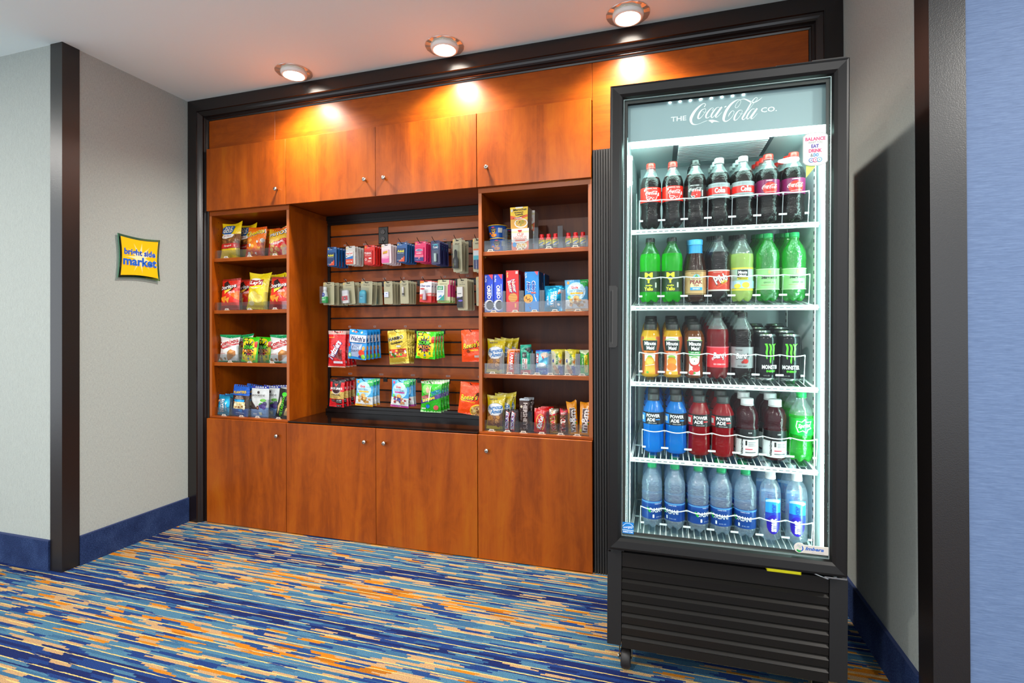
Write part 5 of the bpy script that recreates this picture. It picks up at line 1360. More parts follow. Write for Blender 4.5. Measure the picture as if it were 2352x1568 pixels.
B['jerky'] = bag('jerky_pouch', 'bag', 0.100, 0.168, 0.02, 'C8141C', [('r', 0, 0.30, 1, 0.56, 'B89A4A'), ('r', 0, 0.90, 1, 1.0, '1E1A1C'), ('p', [(0.20, 0.92), (0.80, 0.92), (0.76, 0.66), (0.20, 0.66)], '221C20'), ('e', 0.49, 0.60, 0.30, 0.13, 'D8CCC0'), ('e', 0.49, 0.61, 0.28, 0.12, '3A1A1C'), ('p', [(0.36, 0.84), (0.42, 0.84), (0.49, 0.77), (0.56, 0.84), (0.62, 0.84), (0.49, 0.73)], 'E0301C'), ('t', "JACK LINK'S", 0.49, 0.66, 0.84, 0.10, 'F0ECE8', 0, 'B'), ('t', 'ORIGINAL', 0.50, 0.44, 0.64, 0.065, '1A1410', 0, 'b'), ('t', 'BEEF JERKY', 0.5, 0.36, 0.4, 0.025, '5A4A20', 0, ''),
    ('p', [(0.16, 0.28), (0.56, 0.28), (0.56, 0.16), (0.24, 0.20)], '4A1E16'), ('r', 0.52, 0.14, 0.92, 0.29, '16120F'), ('t', '100% BEEF', 0.72, 0.25, 0.32, 0.03, 'E8E8E8', 0, 'b'), ('t', '15g PROTEIN', 0.72, 0.19, 0.34, 0.03, 'E8E8E8', 0, 'b'), ('r', 0.56, 0.02, 0.9, 0.09, '1A1412'), ('t', '2.85 OZ', 0.72, 0.055, 0.26, 0.03, 'E8E0E0', 0, 'b')], 'film', 0.05, 17.7, wr=0.6)
B['gum'] = bag('candy_bag', 'bag', 0.125, 0.176, 0.026, '28B01C', [('r', 0.0, 0.93, 1, 1.0, 'C8D8B8'), ('r', 0, 0, 1, 0.05, '9AC88A'), ('e', 0.30, 0.74, 0.24, 0.18, '7ACA5A'), ('e', 0.36, 0.72, 0.09, 0.10, 'C8A88A', 10), ('p', [(0, 0.38), (1, 0.64), (1, 0.50), (0, 0.26)], '3A1A7A'), ('t', 'WONKA', 0.24, 0.50, 0.44, 0.12, 'C81C6A', 18, 'B'), ('t', 'TWISTED', 0.76, 0.66, 0.46, 0.13, '2A7AC8', 18, 'B'), ('t', 'EXTREME', 0.42, 0.43, 0.66, 0.08, 'F0E02A', 17, 'B'), ('e', 0.38, 0.20, 0.09, 0.07, '1E7AD0', -20), ('e', 0.78, 0.17, 0.13, 0.08, 'D85A5A', 25), ('r', 0.06, 0.10, 0.28, 0.15, 'B8C8B0'), ('s', [(0.52, 0.86, 0.03), (0.46, 0.6, 0.05), (0.44, 0.34, 0.02)], 'D8F0C8')], 'film', 0.05, 18.6)
B['cookiebag'] = bag('cookie_bag', 'bag', 0.100, 0.176, 0.035, 'D8C01C', [('r', 0.04, 0.10, 0.96, 0.52, '8A5A34'), ('dots', 0.08, 0.10, 0.92, 0.40, 0.13, 16, ('B07840', '7A4A20', 'C89050'), 3), ('e', 0.5, 0.60, 0.47, 0.19, 'A8B4C0'), ('e', 0.5, 0.60, 0.45, 0.18, 'E8ECEE'), ('t', 'Famous', 0.5, 0.66, 0.84, 0.13, '1278C0', 8, 'Bi'), ('t', 'Amos', 0.56, 0.54, 0.62, 0.12, '1278C0', 8, 'Bi'), ('t', 'BITE SIZE', 0.5, 0.43, 0.5, 0.03, 'F0E0D0', 0, 'b'), ('t', "GRAB 'N GO", 0.36, 0.90, 0.44, 0.035, '2A2A7A', 6, 'b')], 'film', 0.05, 19.4, top='D0C050', peak=0.010)
BAR = lambda *a, **k: bag('snack_bar', 'bar', *a, **k)
B['larabar'] = BAR(0.041, 0.126, 0.018, 'F08A1C', [('r', 0.30, 0.05, 0.95, 0.92, 'E0281C'), ('r', 0.30, 0.05, 0.34, 0.92, 'F0D0B0'), ('t', 'LARABAR', 0.66, 0.50, 0.74, 0.42, 'FFFFFF', -90, 'b')], 'film', 0.08, 20.2, top='E8A890')
B['proteinbar'] = BAR(0.056, 0.150, 0.02, '20A888', [('r', 0, 0, 1, 0.13, 'C8281C'), ('t', '12g 200', 0.5, 0.07, 0.7, 0.05, 'F0E0D8', 0, 'B'), ('r', 0.22, 0.16, 0.72, 0.52, 'E8E8E0'), ('t', 'BUILDERS', 0.35, 0.34, 0.34, 0.16, '1A1A1A', 90, 'B'), ('t', 'PROTEIN', 0.58, 0.34, 0.34, 0.16, 'C82818', 90, 'B'), ('r', 0.24, 0.56, 0.66, 0.74, '161616'), ('t', 'CLIF', 0.45, 0.65, 0.30, 0.06, 'D8E8E0', 0, 'b'), ('p', [(0.4, 0.86), (1.0, 0.92), (1.0, 0.70), (0.85, 0.74)], '1E2E2A')], 'film', 0.07, 21.8)
B['energybar'] = BAR(0.072, 0.122, 0.022, '5AB4DC', [('r', 0, 0, 1, 0.26, '1450B0'), ('e', 0.46, 0.36, 0.36, 0.12, 'D8DCDC'), ('e', 0.7, 0.8, 0.3, 0.12, 'C8B8A8'), ('r', 0.06, 0.46, 0.24, 0.86, 'C8201C'), ('t', 'CLIF', 0.15, 0.66, 0.34, 0.14, 'F8F8F8', 90, 'B'), ('p', [(0.50, 0.72), (0.60, 0.68), (0.66, 0.60), (0.62, 0.72), (0.56, 0.76)], 'C8301C'), ('t', 'CHOCOLATE CHIP', 0.5, 0.14, 0.56, 0.06, 'A8C8F0', 0, 'b'), ('r', 0.2, 0.25, 0.85, 0.31, '7A9AB0')], 'film', 0.07, 22.4, top='1450C8')
B['biscuit'] = BAR(0.060, 0.126, 0.02, 'C8C4A0', [('r', 0.62, 0.0, 1, 0.36, '3A3A8A'), ('p', [(0.2, 0.98), (0.5, 0.80), (0.95, 0.60), (1, 0.98)], 'E8D81C'), ('t', 'belVita', 0.56, 0.62, 0.44, 0.24, '2A8A3A', -90, 'b'), ('e', 0.20, 0.55, 0.07, 0.08, '2A3A8A'), ('e', 0.34, 0.28, 0.15, 0.12, 'C89050', 30), ('e', 0.50, 0.14, 0.18, 0.13, 'B87A3C', 30), ('p', [(0.7, 0.5), (0.95, 0.62), (0.9, 0.42)], 'D88A3A')], 'film', 0.07, 23.3, top='E0D42A')
B['granola'] = BAR(0.046, 0.126, 0.018, '3AB02A', [('r', 0.46, 0.10, 0.80, 0.80, 'F0D81C'), ('t', 'NATURE VALLEY', 0.64, 0.44, 0.62, 0.22, '2A6A1A', 90, 'b'), ('r', 0.10, 0.28, 0.38, 0.72, '1A7A2A'), ('t', 'Crunchy', 0.24, 0.5, 0.34, 0.16, 'D8F0C8', 90, 'b'), ('p', [(0.0, 0.9), (0.6, 0.8), (1.0, 0.95), (1, 1), (0, 1)], 'C8D8B0')], 'film', 0.07, 24.5)
B['nutbar'] = BAR(0.036, 0.124, 0.018, '2A4A34', [('t', "Oats 'n Honey", 0.5, 0.42, 0.46, 0.30, 'E8ECE0', -90, 'b'), ('r', 0.0, 0.02, 0.9, 0.2, 'B06A3A'), ('dots', 0.1, 0.76, 0.9, 0.92, 0.12, 5, ('6A4A30', '3A2A1A'), 1)], 'film', 0.07, 25.1, top='B8BCB8')
B['peanutbar'] = BAR(0.028, 0.108, 0.016, '2E1A16', [('p', [(0.12, 0.04), (0.92, 0.0), (0.96, 0.86), (0.16, 0.96)], 'C8201C'), ('p', [(0.14, 0.06), (0.80, 0.03), (0.84, 0.85), (0.18, 0.93)], 'F0F0F4'), ('t', 'SNICKERS', 0.49, 0.47, 0.76, 0.46, '2A1E8A', 88, 'Bi')], 'film', 0.05, 26.2, top='241412')
B['chocbar'] = BAR(0.054, 0.170, 0.014, '3A2620', [('t', "HERSHEY'S", 0.62, 0.47, 0.82, 0.44, 'B8A8A0', -90, 'B'), ('e', 0.22, 0.76, 0.12, 0.04, 'C8B8A0'), ('e', 0.16, 0.09, 0.10, 0.035, '8A7A70'), ('r', 0.20, 0.34, 0.24, 0.60, 'A89890')], 'foil', 0.09, 27.7, top='A8ACB0', wr=0.4)
B['waferbar'] = BAR(0.066, 0.122, 0.018, 'D8100E', [('e', 0.54, 0.42, 0.36, 0.36, 'F0C83A'), ('e', 0.54, 0.42, 0.31, 0.33, 'D8100E'), ('t', 'KitKat', 0.54, 0.42, 0.62, 0.42, '8A0A0A', 76, 'Bi'), ('t', 'KitKat', 0.53, 0.43, 0.58, 0.36, 'FFFFFF', 76, 'Bi')], 'film', 0.07, 28.1)
B['twinbar'] = BAR(0.042, 0.122, 0.018, 'A87A30', [('r', 0, 0.75, 1, 1, 'D0C8B8'), ('p', [(0.0, 0.76), (1, 0.84), (1, 0.76), (0, 0.70)], 'C81C2A'), ('t', 'TWIX', 0.5, 0.38, 0.62, 0.62, 'F4E8D8', -84, 'B'), ('t', 'TWIX', 0.5, 0.38, 0.58, 0.52, 'C8101C', -84, 'B')], 'foil', 0.06, 29.2)
B['twinbar2'] = BAR(0.044, 0.124, 0.018, '7A5038', [('r', 0, 0.78, 1, 1, 'C8203A'), ('t', 'RIGHT', 0.48, 0.84, 0.66, 0.07, 'F4D8D8', 10, 'B'), ('t', 'TWIX', 0.5, 0.38, 0.66, 0.62, 'F4E8D8', 96, 'B'), ('t', 'TWIX', 0.5, 0.38, 0.62, 0.52, 'C8101C', 96, 'B')], 'foil', 0.06, 29.9)
MM = [('r', 0.26, 0.06, 0.80, 0.84, 'E8E0D8'), ('r', 0.29, 0.08, 0.77, 0.82, '4A2618'), ('t', 'm&m', 0.53, 0.46, 0.66, 0.66, 'F0ECE8', 86, 'B'), ('e', 0.88, 0.46, 0.07, 0.03, '3A6AC8'), ('e', 0.86, 0.36, 0.07, 0.03, '2A9A4A'), ('e', 0.18, 0.14, 0.10, 0.05, 'F0E02A')]
B['candypack'] = BAR(0.050, 0.158, 0.02, 'F09A10', MM, 'film', 0.07, 30.6, peak=0.012)
B['candypack2'] = BAR(0.053, 0.158, 0.02, 'F09A10', MM, 'film', 0.07, 31.4, peak=0.008)

B['oreo'] = carton('cookie_box', 0.049, 0.198, 0.11, '1440C8', [('r', 0, 0.0, 1, 0.34, '2A4AB8'), ('e', 0.5, 0.18, 0.52, 0.15, 'E8ECF4'), ('star', 0.45, 0.18, 0.42, 0.60, 12, 'E8ECF4'), ('e', 0.60, 0.18, 0.42, 0.12, '2A2422'), ('dots', 0.30, 0.10, 0.94, 0.26, 0.06, 12, ('4A4240', '1A1614'), 2), ('t', 'OREO', 0.52, 0.53, 0.38, 0.48, '1A2A8A', -87, 'B'), ('t', 'OREO', 0.50, 0.53, 0.36, 0.42, 'FFFFFF', -87, 'B'), ('t', 'Go-Pak', 0.16, 0.88, 0.18, 0.20, 'D8E0F0', -90, 'b'), ('p', [(0.45, 1.0), (0.95, 1.0), (0.90, 0.86)], 'E0304A'), ('r', 0.78, 0.42, 0.86, 0.74, 'A8C0F0')], '0E2A8A', 'B0B8D8')
B['butter'] = carton('cookie_box', 0.068, 0.216, 0.11, 'DC1C1C', [('e', 0.54, 0.34, 0.36, 0.11, 'C89048'), ('s', [(0.25, 0.40, 0.02), (0.85, 0.38, 0.02)], '9A6428'), ('s', [(0.22, 0.34, 0.02), (0.86, 0.32, 0.02)], '9A6428'), ('s', [(0.26, 0.28, 0.02), (0.80, 0.27, 0.02)], '9A6428'), ('t', 'Nutter', 0.66, 0.62, 0.34, 0.34, '2A2A9A', -78, 'B'), ('t', 'Butter', 0.36, 0.60, 0.32, 0.34, '2A2A9A', -78, 'B'), ('t', 'Nutter', 0.65, 0.625, 0.31, 0.28, 'F8ECC8', -78, 'b'), ('t', 'Butter', 0.35, 0.605, 0.29, 0.28, 'F8ECC8', -78, 'b'), ('t', 'Go-Pak', 0.12, 0.89, 0.13, 0.12, 'F0E080', -90, 'b'), ('r', 0.76, 0.91, 0.96, 0.98, 'C8B8B8'), ('r', 0.70, 0.10, 0.82, 0.20, 'F0A81C')], '9A1A18', 'C83A30', side_items=[('r', 0.08, 0.2, 0.3, 0.9, 'B8B0B0'), ('r', 0.4, 0.3, 0.9, 0.34, 'E0C0B8'), ('r', 0.4, 0.5, 0.9, 0.54, 'E0C0B8')])
B['chipcookie'] = carton('cookie_box', 0.074, 0.206, 0.11, '0E84D0', [('e', 0.24, 0.32, 0.34, 0.115, 'E0A040'), ('e', 0.60, 0.44, 0.14, 0.04, '0E84D0'), ('dots', 0.02, 0.24, 0.54, 0.40, 0.035, 12, ('4A2614', '6A3A1C'), 3), ('dots', 0.14, 0.06, 0.5, 0.20, 0.035, 5, ('8A4A34', '6A3020'), 6), ('t', 'Chips', 0.62, 0.62, 0.30, 0.34, 'F8F8F8', -84, 'B'), ('t', 'Ahoy!', 0.26, 0.62, 0.28, 0.34, 'F8F8F8', -84, 'B'), ('t', 'Chips', 0.62, 0.62, 0.27, 0.26, '14389A', -84, 'B'), ('t', 'Ahoy!', 0.26, 0.62, 0.25, 0.26, '14389A', -84, 'B'), ('s', [(0.45, 0.47, 0.10), (0.80, 0.46, 0.06)], 'E8481C'), ('t', 'Cookies', 0.76, 0.34, 0.18, 0.10, 'F8F8F8', -70, 'b'), ('t', 'Go-Pak', 0.10, 0.90, 0.13, 0.12, 'C8E0F4', -90, 'b'), ('p', [(0.70, 1.0), (0.98, 1.0), (0.90, 0.90)], 'E84A5A')], '0A5AA0', '2A9AE0', side_items=[('r', 0.06, 0.66, 0.4, 0.97, '3A5A7A'), ('r', 0.1, 0.1, 0.3, 0.6, '4A9AD0'), ('t', 'Chips Ahoy!', 0.7, 0.5, 0.5, 0.2, 'D0E4F4', -90, 'b')])
B['soup_yellow'] = carton('noodle_carton', 0.096, 0.112, 0.085, 'F4C81C', [('r', 0.0, 0.0, 1, 0.42, 'E8A838'), ('r', 0.30, 0.94, 0.72, 1.0, 'F4F0E8'), ('e', 0.62, 0.24, 0.40, 0.22, 'F4ECDC'), ('e', 0.62, 0.25, 0.33, 0.17, 'E0B040'), ('e', 0.66, 0.28, 0.16, 0.09, 'B8981C'), ('dots', 0.34, 0.14, 0.9, 0.36, 0.04, 12, ('D8C070', 'C87A2A', '8A9A2A'), 4), ('p', [(0, 0.44), (0, 0.62), (0.5, 0.50), (1, 0.64), (1, 0.54), (0.5, 0.42)], 'EC5A1C'), ('t', 'Chicken', 0.46, 0.50, 0.42, 0.09, 'FFF4E4', 4, 'bi'), ('t', 'Maruchan', 0.56, 0.88, 0.74, 0.10, '161414', 2, 'b'), ('t', 'Instant', 0.50, 0.755, 0.50, 0.08, '161414', 2, 'b'), ('t', 'Lunch', 0.52, 0.655, 0.42, 0.085, '161414', 2, 'B'), ('e', 0.10, 0.84, 0.06, 0.07, 'D8D4C8')], 'B8A890', 'F4E8B0', 0.06)
B['soup_white'] = carton('noodle_carton', 0.095, 0.112, 0.085, 'ECE8E0', [('r', 0.0, 0.80, 1.0, 0.88, 'E4DCA8'), ('p', [(0, 0), (1, 0), (1, 0.42), (0.92, 0.36), (0.5, 0.30), (0.05, 0.36), (0, 0.40)], 'F07A50'), ('e', 0.58, 0.18, 0.34, 0.17, 'F0E4C8'), ('dots', 0.32, 0.06, 0.86, 0.30, 0.055, 16, ('E0A838', 'C87820', 'E8C868'), 5), ('e', 0.17, 0.26, 0.12, 0.11, '2E90D0'), ('p', [(0.36, 0.93), (0.62, 0.93), (0.56, 0.83), (0.42, 0.83)], 'C8201C'), ('t', 'CUP', 0.52, 0.72, 0.38, 0.13, 'C8281C', 0, 'B'), ('t', 'CUP', 0.52, 0.72, 0.34, 0.10, 'F4D8D0', 0, ''), ('t', 'NOODLES', 0.50, 0.57, 0.76, 0.13, 'C8281C', 0, 'B'), ('t', 'NOODLES', 0.50, 0.57, 0.72, 0.10, 'F4D8D0', 0, ''), ('r', 0.22, 0.41, 0.80, 0.47, 'E0603A')], 'A89C90', 'E0DCD4', 0.05)
# pasta cup
def cup_kind():
    b = MB().lathe([(0.038, 0.0), (0.0385, 0.003), (0.0500, 0.066)], mat('1450A8', 0.35), 36)
    def mp(x, z, off):
        r = 0.0385 + (z + 0.004 - 0.003) * 0.0115 / 0.063 + 0.0004 + off
        a = x / 0.045 - PI / 2
        return (r * math.cos(a), r * math.sin(a), z + 0.004)
    art(b, [('e', 0.48, 0.66, 0.23, 0.28, '16204A'), ('t', 'MACARONI', 0.48, 0.72, 0.34, 0.06, 'D8B84A', 0, 'b'), ('t', 'CHEESE', 0.48, 0.63, 0.30, 0.06, 'D8B84A', 0, 'B'), ('e', 0.47, 0.90, 0.11, 0.06, 'C83A5A'), ('s', [(0.36, 0.52, 0.06), (0.48, 0.42, 0.07), (0.60, 0.52, 0.06)], 'F0B81C'), ('r', 0.06, 0.30, 0.28, 0.46, 'F0801C'), ('e', 0.48, 0.20, 0.22, 0.16, 'F0901C'), ('dots', 0.34, 0.10, 0.62, 0.30, 0.05, 7, ('F8B040', 'D86A10'), 3), ('r', 0.80, 0.42, 1.08, 0.84, 'C8C8C0')], 0.078, 0.058, mp, 'card', 0.008, 0.0003)
    l = MB().lathe([(0.0505, 0.0662), (0.0535, 0.0668), (0.0535, 0.0690), (0.0500, 0.0700), (0.0, 0.0700)], mat('E8B81C', 0.35), 36, caps=False)
    return kind('pasta_cup', 'cup', [('cup_body', b), ('lid', l)])
B['cup'] = cup_kind()
def shot_kind():
    b = MB().lathe([(0.012, 0.0), (0.0155, 0.003), (0.0160, 0.008), (0.0160, 0.046), (0.0150, 0.054), (0.0108, 0.060)], mat('D8281C', 0.3), 24)
    l = MB().lathe([(0.0163, 0.005), (0.0163, 0.024)], mat('1A1A1C', 0.3), 28, caps=False)
    l.lathe([(0.0163, 0.024), (0.0163, 0.048)], mat('E8D81C', 0.3), 28, caps=False)
    art(l, [('p', [(0, 0.46), (0.5, 0.46), (1.0, 0.60), (1, 0.76), (0.5, 0.62), (0, 0.44)], '1E5AB8'), ('t', 'ENERGY', 0.5, 0.84, 0.8, 0.10, '1A2A3A', 8, 'B'), ('t', '5-hour', 0.5, 0.95, 0.6, 0.06, 'C81C1C', 8, 'B'), ('t', 'EXTRA', 0.5, 0.34, 0.8, 0.13, 'F4F4F4', 6, 'B'), ('r', 0.1, 0.08, 0.9, 0.18, '8A9A2A')], 0.028, 0.043, cyl_map(0.0165, 0, 0.005), 'label', 0.006, 0.0002)
    return kind('energy_shot_bottle', 'bottle', [('bottle_body', b), ('label', l), ('cap', cap_mb(0.0112, 0.0605, 0.0165, mat('C8141C', 0.35), 18))])
B['shot'] = shot_kind()

# ---- carded packs for the hooks
BLIS = glassy('blister_plastic', 'F6F8F8', gl=0.025, rough=0.08)
def card_pack(W, Hh, base, items, prods, fin='card', r=0.004):
    c = MB()
    P = [(-W / 2 + r, 0), (W / 2 - r, 0), (W / 2, r), (W / 2, Hh - r), (W / 2 - r, Hh), (-W / 2 + r, Hh), (-W / 2, Hh - r), (-W / 2, r)]
    n = 8
    c.add([(x, 0, z) for x, z in P] + [(x, 0.0012, z) for x, z in P], [tuple(range(n)), tuple(range(2 * n - 1, n - 1, -1))] + [((i + 1) % n, i, n + i, n + (i + 1) % n) for i in range(n)], ink(base, fin))
    art(c, items + [('r', 0.34, 0.925, 0.66, 0.955, '1A1816')], W, Hh, flat_map(0), fin, 0.05, 0.0002)
    return kind('carded_pack', 'pack', [('card', c)] + prods)
def slab(x0, z0, x1, z1, d, m, items=(), top=None):
    """raised product box in front of the card"""
    mb = MB()
    mb.bevbox(x0, -d, z0, x1, -0.0012, z1, ink(m, 'card') if isinstance(m, str) else m, 0.0015)
    if items:
        art(mb, list(items), x1 - x0, z1 - z0, flat_map_at(-d, (x0 + x1) / 2, z0), 'card', 0.05, 0.0002)
    return mb
def sachet(W, Hh, base, items, d=0.007, top=0.70, hc=None):
    w = W / 2
    return card_pack(W, Hh, hc or base, [('e', 0.12, 0.90, 0.07, 0.045, 'F0C81C'), ('e', 0.12, 0.905, 0.04, 0.022, hc or base), ('r', 0.24, 0.86, 0.5, 0.875, 'D8D8D8'), ('r', 0.78, 0.93, 0.92, 0.955, 'D0D0D0')],
                     [('blister', slab(-w + 0.002, 0.004, w - 0.012, Hh * top, d, base, items))])
B['ibuprofen'] = sachet(0.066, 0.118, '1E3A66', [('p', [(0.25, 0.0), (1.0, 0.0), (1.0, 0.42), (0.7, 0.24)], 'E0481C'), ('t', 'Advil', 0.5, 0.78, 0.80, 0.18, 'F0E81C', 0, 'B'), ('t', 'IBUPROFEN TABLETS', 0.5, 0.62, 0.8, 0.04, 'D8E0E8', 0, 'b'), ('e', 0.70, 0.22, 0.08, 0.06, 'E8A88A'), ('t', '4 TABLETS', 0.34, 0.10, 0.5, 0.05, 'D8E0E8', 0, 'b')], hc='1E5A9A')
B['coldrelief'] = sachet(0.066, 0.114, 'F4F0EC', [('r', 0, 0, 1, 0.40, 'E8441C'), ('p', [(0, 0.40), (1, 0.40), (1, 0.66), (0, 0.50)], '2A7AC0'), ('t', 'DayQuil', 0.5, 0.84, 0.86, 0.15, 'E0401C', 0, 'B'), ('t', 'COLD & FLU', 0.5, 0.70, 0.5, 0.05, '2A3A5A', 0, 'b'), ('e', 0.16, 0.64, 0.08, 0.05, '1E4A2A'), ('r', 0.08, 0.24, 0.7, 0.27, 'F4D8C8'), ('r', 0.08, 0.16, 0.6, 0.19, 'F4D8C8'), ('e', 0.80, 0.20, 0.10, 0.05, 'F0E0D8')], hc='D8D4CC')
B['painrelief'] = sachet(0.070, 0.118, 'C8201E', [('t', 'TYLENOL', 0.46, 0.80, 0.84, 0.14, 'F8F4F0', 0, 'B'), ('t', 'EXTRA STRENGTH', 0.46, 0.64, 0.7, 0.05, 'F4D8D0', 0, 'b'), ('e', 0.22, 0.34, 0.12, 0.09, 'F0D8D0'), ('e', 0.22, 0.34, 0.07, 0.05, 'C8201E'), ('e', 0.74, 0.42, 0.18, 0.05, 'F8F0EC'), ('r', 0.46, 0.14, 0.88, 0.28, 'E87868'), ('t', '4 CAPLETS', 0.67, 0.21, 0.36, 0.05, 'FFF0EC', 0, 'b')], top=0.72, hc='E8281E')
B['pinktablets'] = sachet(0.064, 0.116, 'F4C8D4', [('r', 0, 0, 1, 0.34, 'E858A0'), ('p', [(0, 0.34), (1, 0.34), (1, 0.5), (0, 0.42)], 'F090B8'), ('p', [(0.18, 0.66), (0.80, 0.74), (0.84, 0.92), (0.24, 0.86)], 'E8C81C'), ('t', 'Pepto', 0.51, 0.84, 0.52, 0.09, 'C83A1C', 6, 'B'), ('t', 'Bismol', 0.51, 0.73, 0.50, 0.08, 'C83A1C', 6, 'B'), ('r', 0.15, 0.40, 0.85, 0.43, 'F8E8F0'), ('r', 0.15, 0.30, 0.85, 0.32, 'F8D0E0')], top=0.70, hc='F4E4E4')
B['allergy'] = sachet(0.072, 0.118, 'E0206A', [('r', 0, 0, 1, 0.28, '24247A'), ('r', 0, 0.28, 1, 0.44, 'F0708A'), ('e', 0.5, 0.80, 0.40, 0.10, 'F4E8F0'), ('e', 0.5, 0.80, 0.37, 0.08, '28287A'), ('t', 'Benadryl', 0.5, 0.80, 0.60, 0.08, 'F4F0F4', 0, 'b'), ('t', 'ALLERGY', 0.5, 0.58, 0.6, 0.10, 'FFE8F0', 0, 'B'), ('e', 0.52, 0.22, 0.10, 0.05, 'F080A0', 30), ('t', 'TABLETS', 0.4, 0.09, 0.5, 0.04, 'C8C8E8', 0, 'b')], hc='E8286A')
B['antacid'] = card_pack(0.056, 0.138, '2A2A5E', [('e', 0.5, 0.72, 0.32, 0.13, '2A9AB0'), ('e', 0.5, 0.70, 0.28, 0.10, '18306A'), ('t', 'TUMS', 0.5, 0.71, 0.50, 0.08, 'F0F8F8', 0, 'B'), ('r', 0.15, 0.84, 0.85, 0.855, '7AD0D8')],
    [('blister', slab(-0.022, 0.008, 0.022, 0.084, 0.006, BLIS)), ('tablet_roll', MB().lathe([(0.0075, 0.014), (0.0085, 0.016), (0.0085, 0.060), (0.0075, 0.062)], mat('B8D0CC', 0.4), 16, (0.002, -0.0108, 0)))])
TAN = 'B4AE8C'
def tan_items(t, c='2A2A26', st='b', t2=None):
    r = [('p', [(0.03, 0.97), (0.20, 0.97), (0.03, 0.88)], 'E8C05A'), ('r', 0.78, 0.955, 0.94, 0.97, '8A8468'), ('t', t, 0.5, 0.84, 0.52, 0.045, c, 0, st)]
    if t2: r.append(('t', t2, 0.5, 0.785, 0.4, 0.04, c, 0, st))
    return r
def dome(x0, z0, x1, z1, d):
    return ('blister', slab(x0, z0, x1, z1, d, BLIS))
def lathe_at(pr, cx, y, z, n=20):
    return MB().lathe([(r, z + q, m_) if m_ else (r, z + q) for r, q, m_ in pr], mat('DDE0E0', 0.35), n, (cx, y, 0))
sp = lathe_at([(0.012, 0, None), (0.0155, 0.003, None), (0.0155, 0.052, None), (0.0100, 0.064, None), (0.0085, 0.066, None), (0.0085, 0.098, None), (0.006, 0.100, None), (0.006, 0.106, None)], -0.004, -0.0175, 0.018)
sp.ms = [mat('1E1E1C', 0.35)]
art(sp, [('r', 0.05, 0.1, 0.16, 0.5, 'C8D81C'), ('r', 0.3, 0.35, 0.8, 0.38, '9A9A90'), ('r', 0.3, 0.2, 0.8, 0.22, '7A7A74')], 0.028, 0.05, lambda x, z, off: (-0.004 + (0.0156 + off) * math.sin(x / 0.0155), -0.0175 - (0.0156 + off) * math.cos(x / 0.0155), 0.022 + z), 'label', 0.006, 0.0002)
B['repellent'] = card_pack(0.056, 0.190, TAN, tan_items('REPELLENT'), [dome(-0.0235, 0.012, 0.020, 0.150, 0.034), ('spray_bottle', sp)])
wi = slab(-0.020, 0.016, 0.012, 0.128, 0.014, 'C8D0D4', [('r', 0, 0, 1, 0.45, '1E2A5E'), ('r', 0, 0.45, 1, 0.66, '3AA8B8'), ('r', 0, 0.92, 1, 1, 'D86A2A'), ('t', 'WIPES', 0.5, 0.2, 0.5, 0.07, 'F0F4F8', -90, 'B')])
B['wipes'] = card_pack(0.056, 0.190, TAN, tan_items('WIPES'), [('wipe_pack', wi)])
mw = MB().lathe([(0.014, 0.010), (0.019, 0.013), (0.020, 0.030), (0.0175, 0.050, mat('DCE8E4', 0.3)), (0.013, 0.078, mat('DCE8E4', 0.3)), (0.0085, 0.086, mat('E8ECEC', 0.3)), (0.0115, 0.087, mat('E8ECEC', 0.3)), (0.0115, 0.108, mat('E8ECEC', 0.3)), (0.010, 0.110, mat('E8ECEC', 0.3))], mat('0EA84A', 0.25), 24, (-0.010, -0.021, 0))
art(mw, [('e', 0.42, 0.72, 0.40, 0.22, '1E3AA0'), ('t', 'Scope', 0.42, 0.74, 0.44, 0.08, 'E8ECF8', 0, 'B'), ('r', 0.05, 0.30, 0.70, 0.52, '3AC86A'), ('r', 0.1, 0.40, 0.6, 0.47, 'E0F0E0'), ('r', 0.1, 0.18, 0.8, 0.24, 'E8F4E8')], 0.034, 0.062, lambda x, z, off: (-0.010 + (0.0204 - z * 0.06 + off) * math.sin(x / 0.019), -0.021 - (0.0204 - z * 0.06 + off) * math.cos(x / 0.019), 0.016 + z), 'label', 0.006, 0.0003)
B['mouthwash'] = card_pack(0.080, 0.140, TAN, tan_items('scope'), [dome(-0.036, 0.006, 0.014, 0.114, 0.042), ('mouthwash_bottle', mw)])
def stick(col, top, items, rounded):
    mb = MB()
    n = 14
    pr = []
    for z, s in ((0.0, 1.0), (0.004, 1.0), (0.055, 0.98)) + (((0.066, 0.90), (0.074, 0.70), (0.078, 0.4)) if rounded else ((0.074, 0.97), (0.078, 0.90))):
        pr.append((0.0235 * s, 0.008 + z))
    rings = []
    vs, fs = [], []
    for r, z in pr:
        for k in range(n):
            a = 2 * PI * k / n
            vs.append((-0.012 + r * (abs(math.cos(a)) ** 0.7) * (1 if math.cos(a) > 0 else -1), -0.018 + 0.58 * r * (abs(math.sin(a)) ** 0.7) * (1 if math.sin(a) > 0 else -1), z))
    for i in range(len(pr) - 1):
        for k in range(n):
            k2 = (k + 1) % n
            fs.append((i * n + k, i * n + k2, (i + 1) * n + k2, (i + 1) * n + k))
    q = len(pr) - 1
    fs.append(tuple(q * n + k for k in range(n)))
    lo = [f for f in fs if max(f) < n * 3]
    hi = [f for f in fs if max(f) >= n * 3]
    mb.add(vs, lo, mat(col, 0.35), True)
    mb.add(vs, hi, mat(top, 0.35), True)
    art(mb, items, 0.034, 0.052, flat_map_at(-0.0320, -0.012, 0.010), 'label', 0.05, 0.0003)
    return mb
